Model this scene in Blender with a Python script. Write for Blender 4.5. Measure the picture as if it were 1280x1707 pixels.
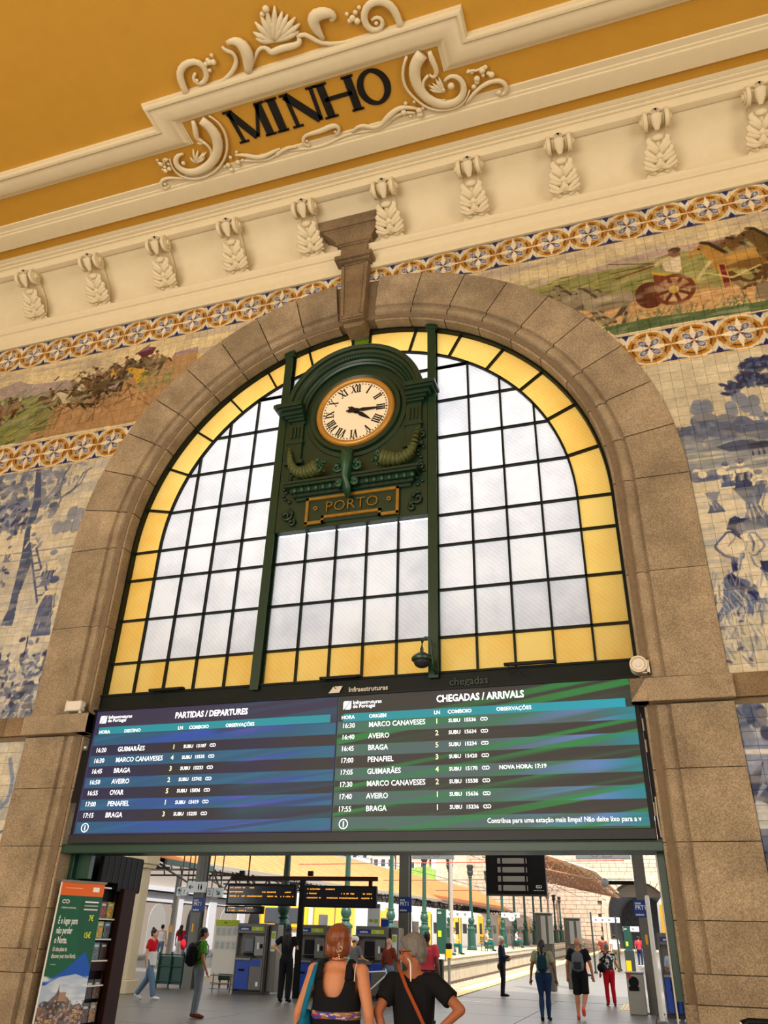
import bpy, bmesh, math, random
import numpy as np
from mathutils import Vector, Matrix
for o in list(bpy.data.objects): bpy.data.objects.remove(o)
SC = bpy.context.scene
COL = SC.collection
PI = math.pi
RND = random.Random(7)
# ---------------------------------------------------------------- camera
cd = bpy.data.cameras.new('camera'); cam = bpy.data.objects.new('camera', cd); COL.objects.link(cam)
cd.sensor_fit = 'VERTICAL'; cd.sensor_height = 24.0; cd.lens = 24.0*1284.96/1707.0
cd.clip_start = .05; cd.clip_end = 600
cam.matrix_world = Matrix([[0.953336, 0.124709, 0.274951, 3.377442], [0.300853, -0.468578, -0.830615, -8.845109], [0.025251, 0.874575, -0.484231, 1.58], [0.0, 0.0, 0.0, 1.0]])
SC.camera = cam
# ---------------------------------------------------------------- world, sun, lamps, exposure
wd = bpy.data.worlds.new('sky'); SC.world = wd; wd.use_nodes = True
nt = wd.node_tree; bg = nt.nodes['Background']
bg.inputs[0].default_value = (0.95, 0.97, 1.0, 1); bg.inputs[1].default_value = 1.35
sd = bpy.data.lights.new('sun', 'SUN'); sd.energy = 4.2; sd.angle = .012; sd.color = (1.0, .95, .86)
sun = bpy.data.objects.new('sun', sd); COL.objects.link(sun)
sun.rotation_euler = Vector((-.36, .50, -.75)).to_track_quat('-Z', 'Y').to_euler()
def area(name, loc, aim, sx, sy, energy, color):
    a = bpy.data.lights.new(name, 'AREA'); a.shape = 'RECTANGLE'; a.size = sx; a.size_y = sy
    a.energy = energy; a.color = color
    o = bpy.data.objects.new(name, a); COL.objects.link(o); o.location = loc
    o.rotation_euler = (Vector(aim)-Vector(loc)).to_track_quat('-Z', 'Y').to_euler()
    return o
area('hall_window_light', (-2, -21.3, 5.5), (0, 0, 9), 16, 7, 1270, (1.0, .94, .84))
area('hall_side_light', (11.5, -9, 5.5), (-3, -2, 10), 8, 6, 370, (1.0, .93, .82))
for k_, x_ in enumerate((-16, -8, 0)): area('concourse_fill', (x_, 10, 5.5), (x_, 10, 0), 6, 5, 125, (1.0, .98, .95))  # fill lights added to brighten the concourse; no real fittings hang here
area('ceiling_fill', (-5, -13, 1.2), (-2, -5, 12.4), 9, 6, 560, (1.0, .92, .80))  # added fill thrown up at the ceiling; no lamp stands there
SC.view_settings.view_transform = 'Standard'; SC.view_settings.look = 'None'
SC.view_settings.exposure = 0.6; SC.view_settings.gamma = 1.0; SC.view_settings.use_curve_mapping = False
# ---------------------------------------------------------------- materials
def lin(c): return tuple(((x/255)/12.92 if x <= 10 else ((x/255+.055)/1.055)**2.4) for x in c)
MATS = {}
def mat(name, rgb, rough=.6, metal=0., spec=.4, noise=0., nscale=20., bump=0., bscale=None, emit=0., dark=.6, coat=0.):
    """procedural material: base colour broken up by two noise octaves, optional fine relief"""
    if name in MATS: return MATS[name]
    m = bpy.data.materials.new(name); m.use_nodes = True; n = m.node_tree; b = n.nodes['Principled BSDF']
    c = lin(rgb)+(1,)
    b.inputs['Base Color'].default_value = c; b.inputs['Roughness'].default_value = rough
    b.inputs['Metallic'].default_value = metal; b.inputs['Specular IOR Level'].default_value = spec
    if coat: b.inputs['Coat Weight'].default_value = coat
    if emit:
        b.inputs['Emission Color'].default_value = c; b.inputs['Emission Strength'].default_value = emit
    if noise or bump:
        g = n.nodes.new('ShaderNodeTexCoord'); t = n.nodes.new('ShaderNodeTexNoise')
        t.inputs['Scale'].default_value = nscale; t.inputs['Detail'].default_value = 6; t.inputs['Roughness'].default_value = .65
        n.links.new(g.outputs['Object'], t.inputs['Vector'])
    if noise:
        r = n.nodes.new('ShaderNodeValToRGB'); r.color_ramp.elements[0].position = .3; r.color_ramp.elements[1].position = .72
        r.color_ramp.elements[0].color = tuple(x*(1-noise*dark) for x in c[:3])+(1,)
        r.color_ramp.elements[1].color = tuple(min(1, x*(1+noise*.5)) for x in c[:3])+(1,)
        n.links.new(t.outputs['Fac'], r.inputs[0]); n.links.new(r.outputs[0], b.inputs['Base Color'])
    if bump:
        t2 = n.nodes.new('ShaderNodeTexNoise'); t2.inputs['Scale'].default_value = bscale or nscale*3; t2.inputs['Detail'].default_value = 4
        n.links.new(g.outputs['Object'], t2.inputs['Vector'])
        bp = n.nodes.new('ShaderNodeBump'); bp.inputs['Strength'].default_value = bump; bp.inputs['Distance'].default_value = .01
        n.links.new(t2.outputs['Fac'], bp.inputs['Height']); n.links.new(bp.outputs[0], b.inputs['Normal'])
    MATS[name] = m; return m
def image_mat(name, arr, ax, x0, x1, z0, z1, emit=0., rough=.35, spec=.35):
    """painted surface: arr (H,W,3 sRGB, row 0 at z0) mapped by world position; ax = indices of the two world axes"""
    h, w, _ = arr.shape
    im = bpy.data.images.new(name, w, h); a = np.ones((h, w, 4), np.float32); a[..., :3] = np.clip(arr, 0, 1)
    im.pixels.foreach_set(a.ravel()); im.pack()
    m = bpy.data.materials.new(name); m.use_nodes = True; n = m.node_tree; b = n.nodes['Principled BSDF']
    g = n.nodes.new('ShaderNodeNewGeometry'); s = n.nodes.new('ShaderNodeSeparateXYZ'); n.links.new(g.outputs['Position'], s.inputs[0])
    cb = n.nodes.new('ShaderNodeCombineXYZ')
    for k, (lo, hi) in enumerate(((x0, x1), (z0, z1))):
        mr = n.nodes.new('ShaderNodeMapRange'); mr.inputs[1].default_value = lo; mr.inputs[2].default_value = hi
        n.links.new(s.outputs[ax[k]], mr.inputs[0]); n.links.new(mr.outputs[0], cb.inputs[k])
    t = n.nodes.new('ShaderNodeTexImage'); t.image = im; t.extension = 'EXTEND'
    n.links.new(cb.outputs[0], t.inputs[0])
    if emit:
        b.inputs['Base Color'].default_value = (.01, .01, .01, 1)
        n.links.new(t.outputs[0], b.inputs['Emission Color']); b.inputs['Emission Strength'].default_value = emit
    else: n.links.new(t.outputs[0], b.inputs['Base Color'])
    b.inputs['Roughness'].default_value = rough; b.inputs['Specular IOR Level'].default_value = spec
    MATS[name] = m; return m
# ---------------------------------------------------------------- mesh builder
class MB:
    def __init__(s): s.v = []; s.f = []
    def add(s, vs, fs):
        o = len(s.v); s.v += [tuple(p) for p in vs]; s.f += [tuple(i+o for i in f) for f in fs]; return s
    def box(s, x0, x1, y0, y1, z0, z1):
        return s.add([(x0,y0,z0),(x1,y0,z0),(x1,y1,z0),(x0,y1,z0),(x0,y0,z1),(x1,y0,z1),(x1,y1,z1),(x0,y1,z1)],
            [(0,3,2,1),(4,5,6,7),(0,1,5,4),(1,2,6,5),(2,3,7,6),(3,0,4,7)])
    def bar(s, p, q, w, h, up=(0,0,1)):
        p = Vector(p); q = Vector(q); d = (q-p).normalized(); u = Vector(up)
        if abs(d.dot(u)) > .98: u = Vector((0,1,0))
        a = d.cross(u).normalized()*w/2; b = a.cross(d).normalized()*h/2
        return s.add([p-a-b,p+a-b,p+a+b,p-a+b,q-a-b,q+a-b,q+a+b,q-a+b],[(3,2,1,0),(4,5,6,7),(0,1,5,4),(1,2,6,5),(2,3,7,6),(3,0,4,7)])
    def tube(s, pts, r, n=8, sq=(1,1), cap=True, up=(0,0,1)):
        """tube along a path; r number or list; sq squashes (side, up)"""
        P = [Vector(p) for p in pts]; k = len(P); R = r if hasattr(r, '__len__') else [r]*k
        vs = []; U = Vector(up)
        for i in range(k):
            d = (P[min(i+1,k-1)]-P[max(i-1,0)])
            d = d.normalized() if d.length > 1e-9 else Vector((0,0,1))
            u = U if abs(d.dot(U)) < .97 else Vector((1,0,0))
            a = d.cross(u).normalized(); b = a.cross(d).normalized()
            for j in range(n):
                t = 2*PI*j/n
                vs.append(P[i]+a*math.cos(t)*R[i]*sq[0]+b*math.sin(t)*R[i]*sq[1])
        fs = [(i*n+j, i*n+(j+1)%n, (i+1)*n+(j+1)%n, (i+1)*n+j) for i in range(k-1) for j in range(n)]
        if cap: fs += [tuple(range(n))[::-1], tuple((k-1)*n+j for j in range(n))]
        return s.add(vs, fs)
    def lathe(s, prof, c, n=16, ax='z'):
        """prof [(r, h)] round an axis through c"""
        vs = []
        for r, h in prof:
            for j in range(n):
                t = 2*PI*j/n; a, b = r*math.cos(t), r*math.sin(t)
                p = (a, b, h) if ax == 'z' else ((a, h, b) if ax == 'y' else (h, a, b))
                vs.append((c[0]+p[0], c[1]+p[1], c[2]+p[2]))
        k = len(prof); fl = (ax == 'y')
        fs = [(i*n+j, i*n+(j+1)%n, (i+1)*n+(j+1)%n, (i+1)*n+j) for i in range(k-1) for j in range(n)]
        fs += [tuple(range(n))[::-1], tuple((k-1)*n+j for j in range(n))]
        if fl: fs = [f[::-1] for f in fs]
        return s.add(vs, fs)
    def ball(s, c, r, n=10, m=7, rot=None):
        r = r if hasattr(r, '__len__') else (r, r, r); vs = []; c = Vector(c)
        for i in range(m+1):
            p = PI*i/m
            for j in range(n):
                t = 2*PI*j/n; q = Vector((r[0]*math.sin(p)*math.cos(t), r[1]*math.sin(p)*math.sin(t), -r[2]*math.cos(p)))
                vs.append(c+(rot @ q if rot else q))
        fs = [(i*n+j, i*n+(j+1)%n, (i+1)*n+(j+1)%n, (i+1)*n+j) for i in range(m) for j in range(n)]
        return s.add(vs, fs)
    def prism(s, poly, d0, d1, ax='y'):
        """poly in the plane across ax ((x,z) for y, (x,y) for z, (y,z) for x) pushed from d0 to d1"""
        n = len(poly); area_ = sum(poly[i][0]*poly[(i+1)%n][1]-poly[(i+1)%n][0]*poly[i][1] for i in range(n))
        if area_ < 0: poly = poly[::-1]
        f = {'y': lambda a, b, d: (a, d, b), 'z': lambda a, b, d: (a, b, d), 'x': lambda a, b, d: (d, a, b)}[ax]
        vs = [f(a, b, d0) for a, b in poly]+[f(a, b, d1) for a, b in poly]
        fs = [tuple(range(n)), tuple(range(2*n-1, n-1, -1))]+[(i, i+n, (i+1)%n+n, (i+1)%n) for i in range(n)]
        if (ax in 'zx') == (d1 > d0): fs = [x[::-1] for x in fs]
        return s.add(vs, fs)
    def extrude_x(s, prof, x0, x1):
        """open profile [(y, z)] swept along x"""
        n = len(prof); vs = [(x0, y, z) for y, z in prof]+[(x1, y, z) for y, z in prof]
        return s.add(vs, [(i, i+1, i+1+n, i+n) for i in range(n-1)])
    def xf(s, M, start=0):
        for i in range(start, len(s.v)): s.v[i] = tuple(M @ Vector(s.v[i]))
        return s
    def build(s, name, m, parent=None, smooth=None, bevel=0, fix=False, loc=None):
        me = bpy.data.meshes.new(name); me.from_pydata(s.v, [], s.f)
        if bevel or fix:
            b = bmesh.new(); b.from_mesh(me)
            if fix: bmesh.ops.remove_doubles(b, verts=b.verts, dist=1e-5); bmesh.ops.recalc_face_normals(b, faces=b.faces)
            if bevel:
                es = [e for e in b.edges if len(e.link_faces) == 2 and e.calc_face_angle(0) > .6]
                bmesh.ops.bevel(b, geom=es, offset=bevel, segments=1, affect='EDGES', clamp_overlap=True)
            b.to_mesh(me); b.free()
        me.materials.append(MATS[m] if isinstance(m, str) else m)
        if smooth is not None:
            if smooth is True or smooth >= 3: me.polygons.foreach_set('use_smooth', [True]*len(me.polygons))
            else:
                me.polygons.foreach_set('use_smooth', [True]*len(me.polygons))
                try: me.set_sharp_from_angle(angle=smooth)
                except Exception: pass
        me.update()
        return link(name, me, parent, loc)
def link(name, me, parent=None, loc=None):
    o = bpy.data.objects.new(name, me); COL.objects.link(o)
    if loc is not None: o.location = loc
    if parent is not None: o.parent = parent
    return o
def tag(o, label=None, cat=None, group=None, kind=None):
    if label: o['label'] = label
    if cat: o['category'] = cat
    if group: o['group'] = group
    if kind: o['kind'] = kind
    return o
def thing(name, label, cat, loc=(0,0,0), rz=0, group=None):
    o = bpy.data.objects.new(name, None); COL.objects.link(o); o.location = loc; o.rotation_euler = (0,0,rz)
    o.empty_display_size = .1
    return tag(o, label, cat, group)
KIDS = {}
def copy_tree(o, parent=None, kids=None):
    c = o.copy(); COL.objects.link(c); c.parent = parent
    for ch in (kids or CHILD(o)): copy_tree(ch, c)
    return c
def CHILD(o): return [x for x in COL.objects if x.parent == o]
def setting(o, label, cat): return tag(o, label, cat, kind='structure')
FONT_CACHE = {}
def text_mesh(txt, size, extrude=0., bold=0., sx=1., align='LEFT', shear=0.):
    c = bpy.data.curves.new('t', 'FONT'); c.body = txt; c.size = size; c.extrude = extrude; c.offset = bold
    c.align_x = align; c.resolution_u = 2; c.shear = shear
    o = bpy.data.objects.new('t', c); COL.objects.link(o)
    me = bpy.data.meshes.new_from_object(o.evaluated_get(bpy.context.evaluated_depsgraph_get()))
    bpy.data.objects.remove(o); bpy.data.curves.remove(c)
    if sx != 1:
        me.transform(Matrix.Diagonal((sx, 1, 1, 1)))
    return me
def wall_text(txt, x, z, y, size, m, parent, name='lettering', sx=1., bold=0., align='LEFT', extrude=.001, face=-1, shear=0., rot=0):
    """flat text on a plane facing -y (face=-1)"""
    me = text_mesh(txt, size, extrude, bold, sx, align, shear)
    me.transform(Matrix.Translation((x, y, z)) @ Matrix.Rotation(rot, 4, 'Y') @ Matrix.Rotation(PI/2, 4, 'X'))
    me.materials.append(MATS[m] if isinstance(m, str) else m); me.name = name
    return link(name, me, parent)
def arc(cx, cz, r, a0, a1, n): return [(cx+r*math.cos(math.radians(a0+(a1-a0)*i/n)), cz+r*math.sin(math.radians(a0+(a1-a0)*i/n))) for i in range(n+1)]
def clip(poly, inside, inter):
    out = []
    for i in range(len(poly)):
        a, b = poly[i-1], poly[i]; ia, ib = inside(a), inside(b)
        if ib:
            if not ia: out.append(inter(a, b))
            out.append(b)
        elif ia: out.append(inter(a, b))
    return out
def clip_circle(poly, cx, cz, r):
    """keep the part of a polygon inside the circle; edges first cut fine"""
    fine = []
    for i in range(len(poly)):
        a, b = poly[i], poly[(i+1)%len(poly)]
        k = max(1, int(math.dist(a, b)/.08))
        fine += [(a[0]+(b[0]-a[0])*j/k, a[1]+(b[1]-a[1])*j/k) for j in range(k)]
    ins = [p for p in fine if math.hypot(p[0]-cx, p[1]-cz) <= r]
    if not ins: return []
    if len(ins) == len(fine): return list(poly)
    def inter(a, b):
        lo, hi = 0., 1.
        for _ in range(30):
            m = (lo+hi)/2; p = (a[0]+(b[0]-a[0])*m, a[1]+(b[1]-a[1])*m)
            if (math.hypot(p[0]-cx, p[1]-cz) <= r) == (math.hypot(a[0]-cx, a[1]-cz) <= r): lo = m
            else: hi = m
        m = (lo+hi)/2; return (a[0]+(b[0]-a[0])*m, a[1]+(b[1]-a[1])*m)
    k0 = next(i for i in range(len(fine)) if math.hypot(fine[i][0]-cx, fine[i][1]-cz) <= r and math.hypot(fine[i-1][0]-cx, fine[i-1][1]-cz) > r)
    fine = fine[k0:]+fine[:k0]
    n = len(fine); out = []
    for i in range(1, n):
        a, b = fine[i-1], fine[i]
        if i == 1: out.append(a)
        ia = math.hypot(a[0]-cx, a[1]-cz) <= r; ib = math.hypot(b[0]-cx, b[1]-cz) <= r
        if ib:
            if not ia:
                p = inter(b, a)
                if out:   # walk along the circle between exit and entry
                    q = out[-1]; t0 = math.atan2(q[1]-cz, q[0]-cx); t1 = math.atan2(p[1]-cz, p[0]-cx)
                    for j in range(1, 5): t = t0+(t1-t0)*j/5; out.append((cx+r*math.cos(t), cz+r*math.sin(t)))
                out.append(p)
            out.append(b)
        elif ia: out.append(inter(a, b))
    p = inter(fine[0], fine[-1]); q = out[-1]
    t0 = math.atan2(q[1]-cz, q[0]-cx); t1 = math.atan2(p[1]-cz, p[0]-cx)
    for j in range(1, 5): t = t0+(t1-t0)*j/5; out.append((cx+r*math.cos(t), cz+r*math.sin(t)))
    out.append(p)
    return out

# ================================================================ THE HALL SHELL
ZC, R0, R1 = 6.544, 3.5, 4.38            # springing height, glass radius, outer radius of the stone arch
mat('mortar', (120, 102, 78), .9, noise=.3)
mat('plaster_cream', (226, 210, 174), .55, noise=.05, nscale=6, bump=.08, bscale=60)
mat('ceiling_ochre', (204, 152, 52), .6, noise=.06, nscale=4, bump=.06, bscale=50)
mat('hall_wall_paint', (226, 208, 168), .7)
mat('granite_floor', (168, 160, 148), .35, noise=.25, nscale=60)
def stone_material(name, rgb, rough=.85, var=.22):
    m = mat(name, rgb, rough, spec=.2, noise=.55, nscale=2.2, bump=.5, bscale=70); n = m.node_tree
    b = n.nodes['Principled BSDF']; src = b.inputs['Base Color'].links[0].from_socket
    g = n.nodes.new('ShaderNodeTexCoord')
    t = n.nodes.new('ShaderNodeTexNoise'); t.inputs['Scale'].default_value = 75; t.inputs['Detail'].default_value = 3
    n.links.new(g.outputs['Object'], t.inputs['Vector'])
    r = n.nodes.new('ShaderNodeValToRGB'); r.color_ramp.elements[0].position = .35; r.color_ramp.elements[1].position = .66
    r.color_ramp.elements[0].color = (.62, .58, .52, 1); r.color_ramp.elements[1].color = (1.28, 1.26, 1.2, 1)
    n.links.new(t.outputs['Fac'], r.inputs[0])
    mx = n.nodes.new('ShaderNodeMix'); mx.data_type = 'RGBA'; mx.blend_type = 'MULTIPLY'; mx.inputs[0].default_value = .8
    n.links.new(src, mx.inputs[6]); n.links.new(r.outputs[0], mx.inputs[7])
    oi = n.nodes.new('ShaderNodeObjectInfo'); mr = n.nodes.new('ShaderNodeMapRange'); mr.inputs[3].default_value = 1-var; mr.inputs[4].default_value = 1+var*.7
    n.links.new(oi.outputs['Random'], mr.inputs[0])
    hs = n.nodes.new('ShaderNodeHueSaturation'); n.links.new(mr.outputs[0], hs.inputs['Value']); n.links.new(mx.outputs[2], hs.inputs['Color'])
    n.links.new(hs.outputs[0], b.inputs['Base Color'])
    return m
stone_material('granite', (158, 142, 118), var=.12)
stone_material('granite_dark', (134, 114, 88), var=.1)
# front wall with the arched opening
w = MB()
RW = R0+.03
w.box(-16, -RW, -.28, .5, -.02, ZC).box(RW, 13, -.28, .5, -.02, ZC)
pts = [(-16, ZC)]+[p for p in arc(0, ZC, RW, 180, 0, 48)]+[(13, ZC)]
for a, b in zip(pts[:-1], pts[1:]):
    if b[0]-a[0] > 1e-6: w.add([(a[0],-.28,a[1]),(b[0],-.28,b[1]),(b[0],-.28,12.7),(a[0],-.28,12.7),(a[0],.5,a[1]),(b[0],.5,b[1]),(b[0],.5,12.7),(a[0],.5,12.7)],
        [(0,1,2,3),(7,6,5,4),(0,4,5,1),(3,2,6,7)])
wall_front = w.build('wall_front', 'mortar')
setting(wall_front, 'tiled front wall round the big stone arch', 'wall')
setting(MB().box(-16.3, -16, -22, .5, 0, 12.7).build('wall_left', 'hall_wall_paint'), 'plain left side wall of the hall', 'wall')
setting(MB().box(13, 13.3, -22, .5, 0, 12.7).build('wall_right', 'hall_wall_paint'), 'plain right side wall of the hall', 'wall')
setting(MB().box(-16.3, 13.3, -22.3, -22, 0, 12.7).build('wall_back', 'hall_wall_paint'), 'plain back wall of the hall behind the viewer', 'wall')
CZ = 12.4
ceiling = setting(MB().box(-16.3, 13.3, -22.3, .5, CZ, 12.9).build('ceiling', 'ceiling_ochre'), 'flat ochre yellow ceiling of the station hall', 'ceiling')
setting(MB().box(-16.3, 13.3, -22.3, .6, -.3, 0).build('floor', 'granite_floor'), 'grey stone floor of the station hall', 'floor')
# ---------------------------------------------------------------- stone arch
arch = thing('trim_1', 'brown granite arch of cut blocks round the big window', 'arch'); arch['kind'] = 'structure'
PROF = [(R0, .30), (R0, -.262), (R0+.008, -.27), (R0+.105, -.27), (R0+.112, -.29), (R0+.13, -.315), (R0+.165, -.322), (R0+.205, -.312), (R0+.235, -.288),
        (R0+.25, -.285), (R0+.262, -.33), (R0+.27, -.338), (R1-.008, -.338), (R1, -.33), (R1, -.27)]
def arch_block(a0, a1, name='voussoir', steps=3, g=.0022, prof=PROF, m='granite'):
    mb = MB(); n = len(prof); A = [a0+(a1-a0)*i/steps for i in range(steps+1)]
    for i, t in enumerate(A):
        for (r, y) in prof:
            e = (g/ r*3.9) if i == 0 else (-g/r*3.9 if i == steps else 0)
            tt = math.radians(t)+e; mb.v.append((r*math.cos(tt), y, ZC+r*math.sin(tt)))
    for i in range(steps):
        for j in range(n-1): mb.f.append((i*n+j, i*n+j+1, (i+1)*n+j+1, (i+1)*n+j))
    mb.f += [tuple(range(n))[::-1], tuple(steps*n+j for j in range(n))]
    return mb.build(name, m, arch, fix=True, smooth=.5)
ST = 180/19
for i in range(19):
    if i != 9: arch_block(i*ST, (i+1)*ST)
def jamb_block(s, z0, z1, prof=PROF, name='jamb_block', m='granite', g=.004, parent=arch):
    mb = MB(); n = len(prof)
    for z in (z0+g, z1-g):
        for r, y in prof: mb.v.append((s*r, y, z))
    mb.f = [(j, j+1, n+j+1, n+j) for j in range(n-1)]+[tuple(range(n))[::-1], tuple(range(n, 2*n))]
    return mb.build(name, m, parent, fix=True, smooth=.5)
for s in (-1, 1):
    for z0, z1 in ((4.075, 5.32), (5.32, ZC)): jamb_block(s, z0, z1)
    for z0, z1 in ((1.376, 1.80), (1.80, 2.47), (2.47, 3.15), (3.15, 3.80)): jamb_block(s, z0, z1)
    P2 = [(R0, .30), (R0, -.27), (R0+.10, -.27), (R0+.105, -.338), (R1, -.338), (R1, -.27)]
    jamb_block(s, 1.14, 1.376, P2)
    P3 = [(R0-.005, .30), (R0-.005, -.30), (R0+.095, -.30), (R0+.10, -.375), (R1+.6, -.375), (R1+.6, -.27)]
    jamb_block(s, .0, 1.14, P3, 'plinth_block')
    # impost: one long projecting block with its return into the reveal, then flush string course blocks
    x0, x1 = (3.385, 4.40)
    mb = MB().box(min(s*x0, s*x1), max(s*x0, s*x1), -.43, -.25, 3.815, 4.065).box(min(s*x0, s*3.56), max(s*x0, s*3.56), -.43, .1, 3.815, 4.065)
    mb.build('impost_block', 'granite', arch, bevel=.008, fix=True)
    for k in range(12):
        a = 4.404+k*.37; b = a+.364
        if s*b > 13 or s*b < -16: break
        MB().box(min(s*a, s*b), max(s*a, s*b), -.335, -.27, 3.835, 4.085).build('string_course_block', 'granite_dark', arch, bevel=.004)
# keystone console
def taper_block(x0, x1, x2, x3, z0, z1, y0, y1, mb=None):
    """front-view trapezoid: bottom x0..x1 at z0, top x2..x3 at z1, front y0, back y1"""
    mb = mb or MB()
    return mb.add([(x0,y0,z0),(x1,y0,z0),(x1,y1,z0),(x0,y1,z0),(x2,y0,z1),(x3,y0,z1),(x3,y1,z1),(x2,y1,z1)],
        [(0,3,2,1),(4,5,6,7),(0,1,5,4),(1,2,6,5),(2,3,7,6),(3,0,4,7)])
key = MB()
kx = -.03
taper_block(kx-.19, kx+.19, kx-.235, kx+.235, 10.02, 11.30, -.42, -.2, key)
taper_block(kx-.15, kx+.15, kx-.19, kx+.19, 9.94, 10.06, -.34, .30, key)
key.build('keystone', 'granite_dark', arch, bevel=.006, fix=True)
for q in ([(kx-.19,10.08),(kx-.14,10.08),(kx-.18,11.24),(kx-.235,11.24)], [(kx+.14,10.08),(kx+.19,10.08),(kx+.235,11.24),(kx+.18,11.24)],
          [(kx-.19,10.04),(kx+.19,10.04),(kx+.19,10.10),(kx-.19,10.10)], [(kx-.235,11.20),(kx+.235,11.20),(kx+.235,11.26),(kx-.235,11.26)]):
    MB().prism(q, -.445, -.41).build('keystone_border', 'granite_dark', arch, bevel=.004)
pn = MB()   # faceted drop inside the panel
a = [(kx-.125,-.425,10.12),(kx+.125,-.425,10.12),(kx+.165,-.425,11.18),(kx-.165,-.425,11.18),(kx,-.455,10.3),(kx,-.44,11.1)]
pn.add(a, [(0,1,4),(1,2,5,4),(2,3,5),(3,0,4,5)]).build('keystone_panel', 'granite_dark', arch)
cap = MB()
def cap_layer(hw, y, z0, z1, hw2=None, y2=None):
    hw2 = hw2 or hw; y2 = y2 or y
    cap.add([(kx-hw,y,z0),(kx+hw,y,z0),(kx+hw,-.2,z0),(kx-hw,-.2,z0),(kx-hw2,y2,z1),(kx+hw2,y2,z1),(kx+hw2,-.2,z1),(kx-hw2,-.2,z1)],
        [(0,3,2,1),(4,5,6,7),(0,1,5,4),(1,2,6,5),(2,3,7,6),(3,0,4,7)])
cap_layer(.27, -.50, 11.22, 11.26); cap_layer(.32, -.55, 11.26, 11.34); cap_layer(.26, -.52, 11.34, 11.37)
cap_layer(.23, -.51, 11.37, 11.56)
cap_layer(.26, -.53, 11.56, 11.60); cap_layer(.31, -.55, 11.60, 11.64)
for i in range(5):
    t0, t1 = i/5, (i+1)/5; f = lambda t: (.31+.17*(1-math.cos(t*PI/2)), .55+.12*(1-math.cos(t*PI/2)))
    cap_layer(f(t0)[0], -f(t0)[1], 11.64+.14*t0, 11.64+.14*t1, f(t1)[0], -f(t1)[1])
cap_layer(.50, -.68, 11.78, 11.82); cap_layer(.53, -.71, 11.82, 11.96, .58, -.745); cap_layer(.58, -.745, 11.96, 12.0)
cap.build('keystone_capital', 'granite_dark', arch, fix=True)
# ---------------------------------------------------------------- cornice mouldings
X0, X1 = -16, 13
def cornice(name, label, prof, cat='cornice', smooth=.6):
    o = MB().extrude_x(prof, X0, X1).build(name, 'plaster_cream', smooth=smooth); return setting(o, label, cat)
led = [(-.27, 11.165), (-.315, 11.165), (-.318, 11.20), (-.335, 11.215), (-.34, 11.30), (-.355, 11.34), (-.38, 11.37), (-.385, 11.42), (-.40, 11.435), (-.43, 11.44), (-.45, 11.46), (-.455, 11.52),
       (-.475, 11.545), (-.475, 11.565), (-.41, 11.575)]
cove = [(-.41, 11.575)]+[(-.41-.66*(1-math.cos(t*PI/24))**1.0, 11.60+.66*math.sin(t*PI/24)) for t in range(0, 11)]+[(-1.03, 12.30)]
cornice('trim_2', 'cream moulded ledge above the upper tile band', led)
trim_cove = cornice('trim_3', 'cream hollow cove under the ceiling, set with scroll brackets', cove)
fas = [(-.95, 12.24), (-1.03, 12.235), (-1.055, 12.24), (-1.065, 12.26), (-1.075, 12.34), (-1.10, 12.352), (-1.125, 12.345), (-1.145, 12.355), (-1.15, 12.37), (-1.185, 12.365), (-1.21, 12.372), (-1.215, 12.385), (-1.26, 12.385), (-1.30, 12.402)]
fas = [(y+.0, z) for y, z in fas]
cornice('trim_4', 'cream moulded fascia at the edge of the ceiling', fas)
CB = [(-6.556,-1.505),(-6.336,-1.756),(-6.258,-1.845),(-6.178,-1.936)]
yb = [p[1] for p in CB]
cornice('trim_5', 'flat cream band moulding between ochre ceiling strips',
    [(yb[0], CZ+.002), (yb[0], 12.33), (yb[1], 12.328), (yb[1]-.03, 12.335), (yb[1]-.035, 12.36), (yb[1]-.075, 12.362), (yb[1]-.085, 12.375), (yb[3], 12.38), (yb[3]-.01, CZ+.002)])
# outer ceiling moulding with the stepped frame round the name
mold = [(0, .0), (.004, -.022), (.03, -.024), (.034, -.04), (.06, -.042), (.064, -.06), (.09, -.075), (.13, -.098), (.18, -.112), (.235, -.115), (.285, -.108), (.325, -.09), (.345, -.085), (.35, -.10), (.365, -.112), (.39, -.112), (.41, -.10), (.415, -.055), (.43, -.05), (.435, 0.0)]
path = [(X0, -2.42), (-2.05, -2.42), (-2.05, -2.795), (1.952, -2.795), (1.952, -2.42), (X1, -2.42)]
def mitre_sweep(path, prof, z):
    k = len(path); n = len(prof); vs = []
    for i in range(k):
        def nrm(a, b):
            d = (b[0]-a[0], b[1]-a[1]); l = math.hypot(*d); return (d[1]/l, -d[0]/l)
        n0 = nrm(path[i-1], path[i]) if i else nrm(path[0], path[1])
        n1 = nrm(path[i], path[i+1]) if i < k-1 else n0
        mx, my = n0[0]+n1[0], n0[1]+n1[1]; q = 2/(mx*mx+my*my)
        for t, h in prof: vs.append((path[i][0]+mx*q*t, path[i][1]+my*q*t, z+h))
    return MB().add(vs, [(i*n+j, i*n+j+1, (i+1)*n+j+1, (i+1)*n+j) for i in range(k-1) for j in range(n-1)])
setting(mitre_sweep(path, mold, CZ).build('trim_6', 'plaster_cream', smooth=.6), 'cream ceiling moulding that steps outward round the name MINHO', 'cornice')
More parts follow.
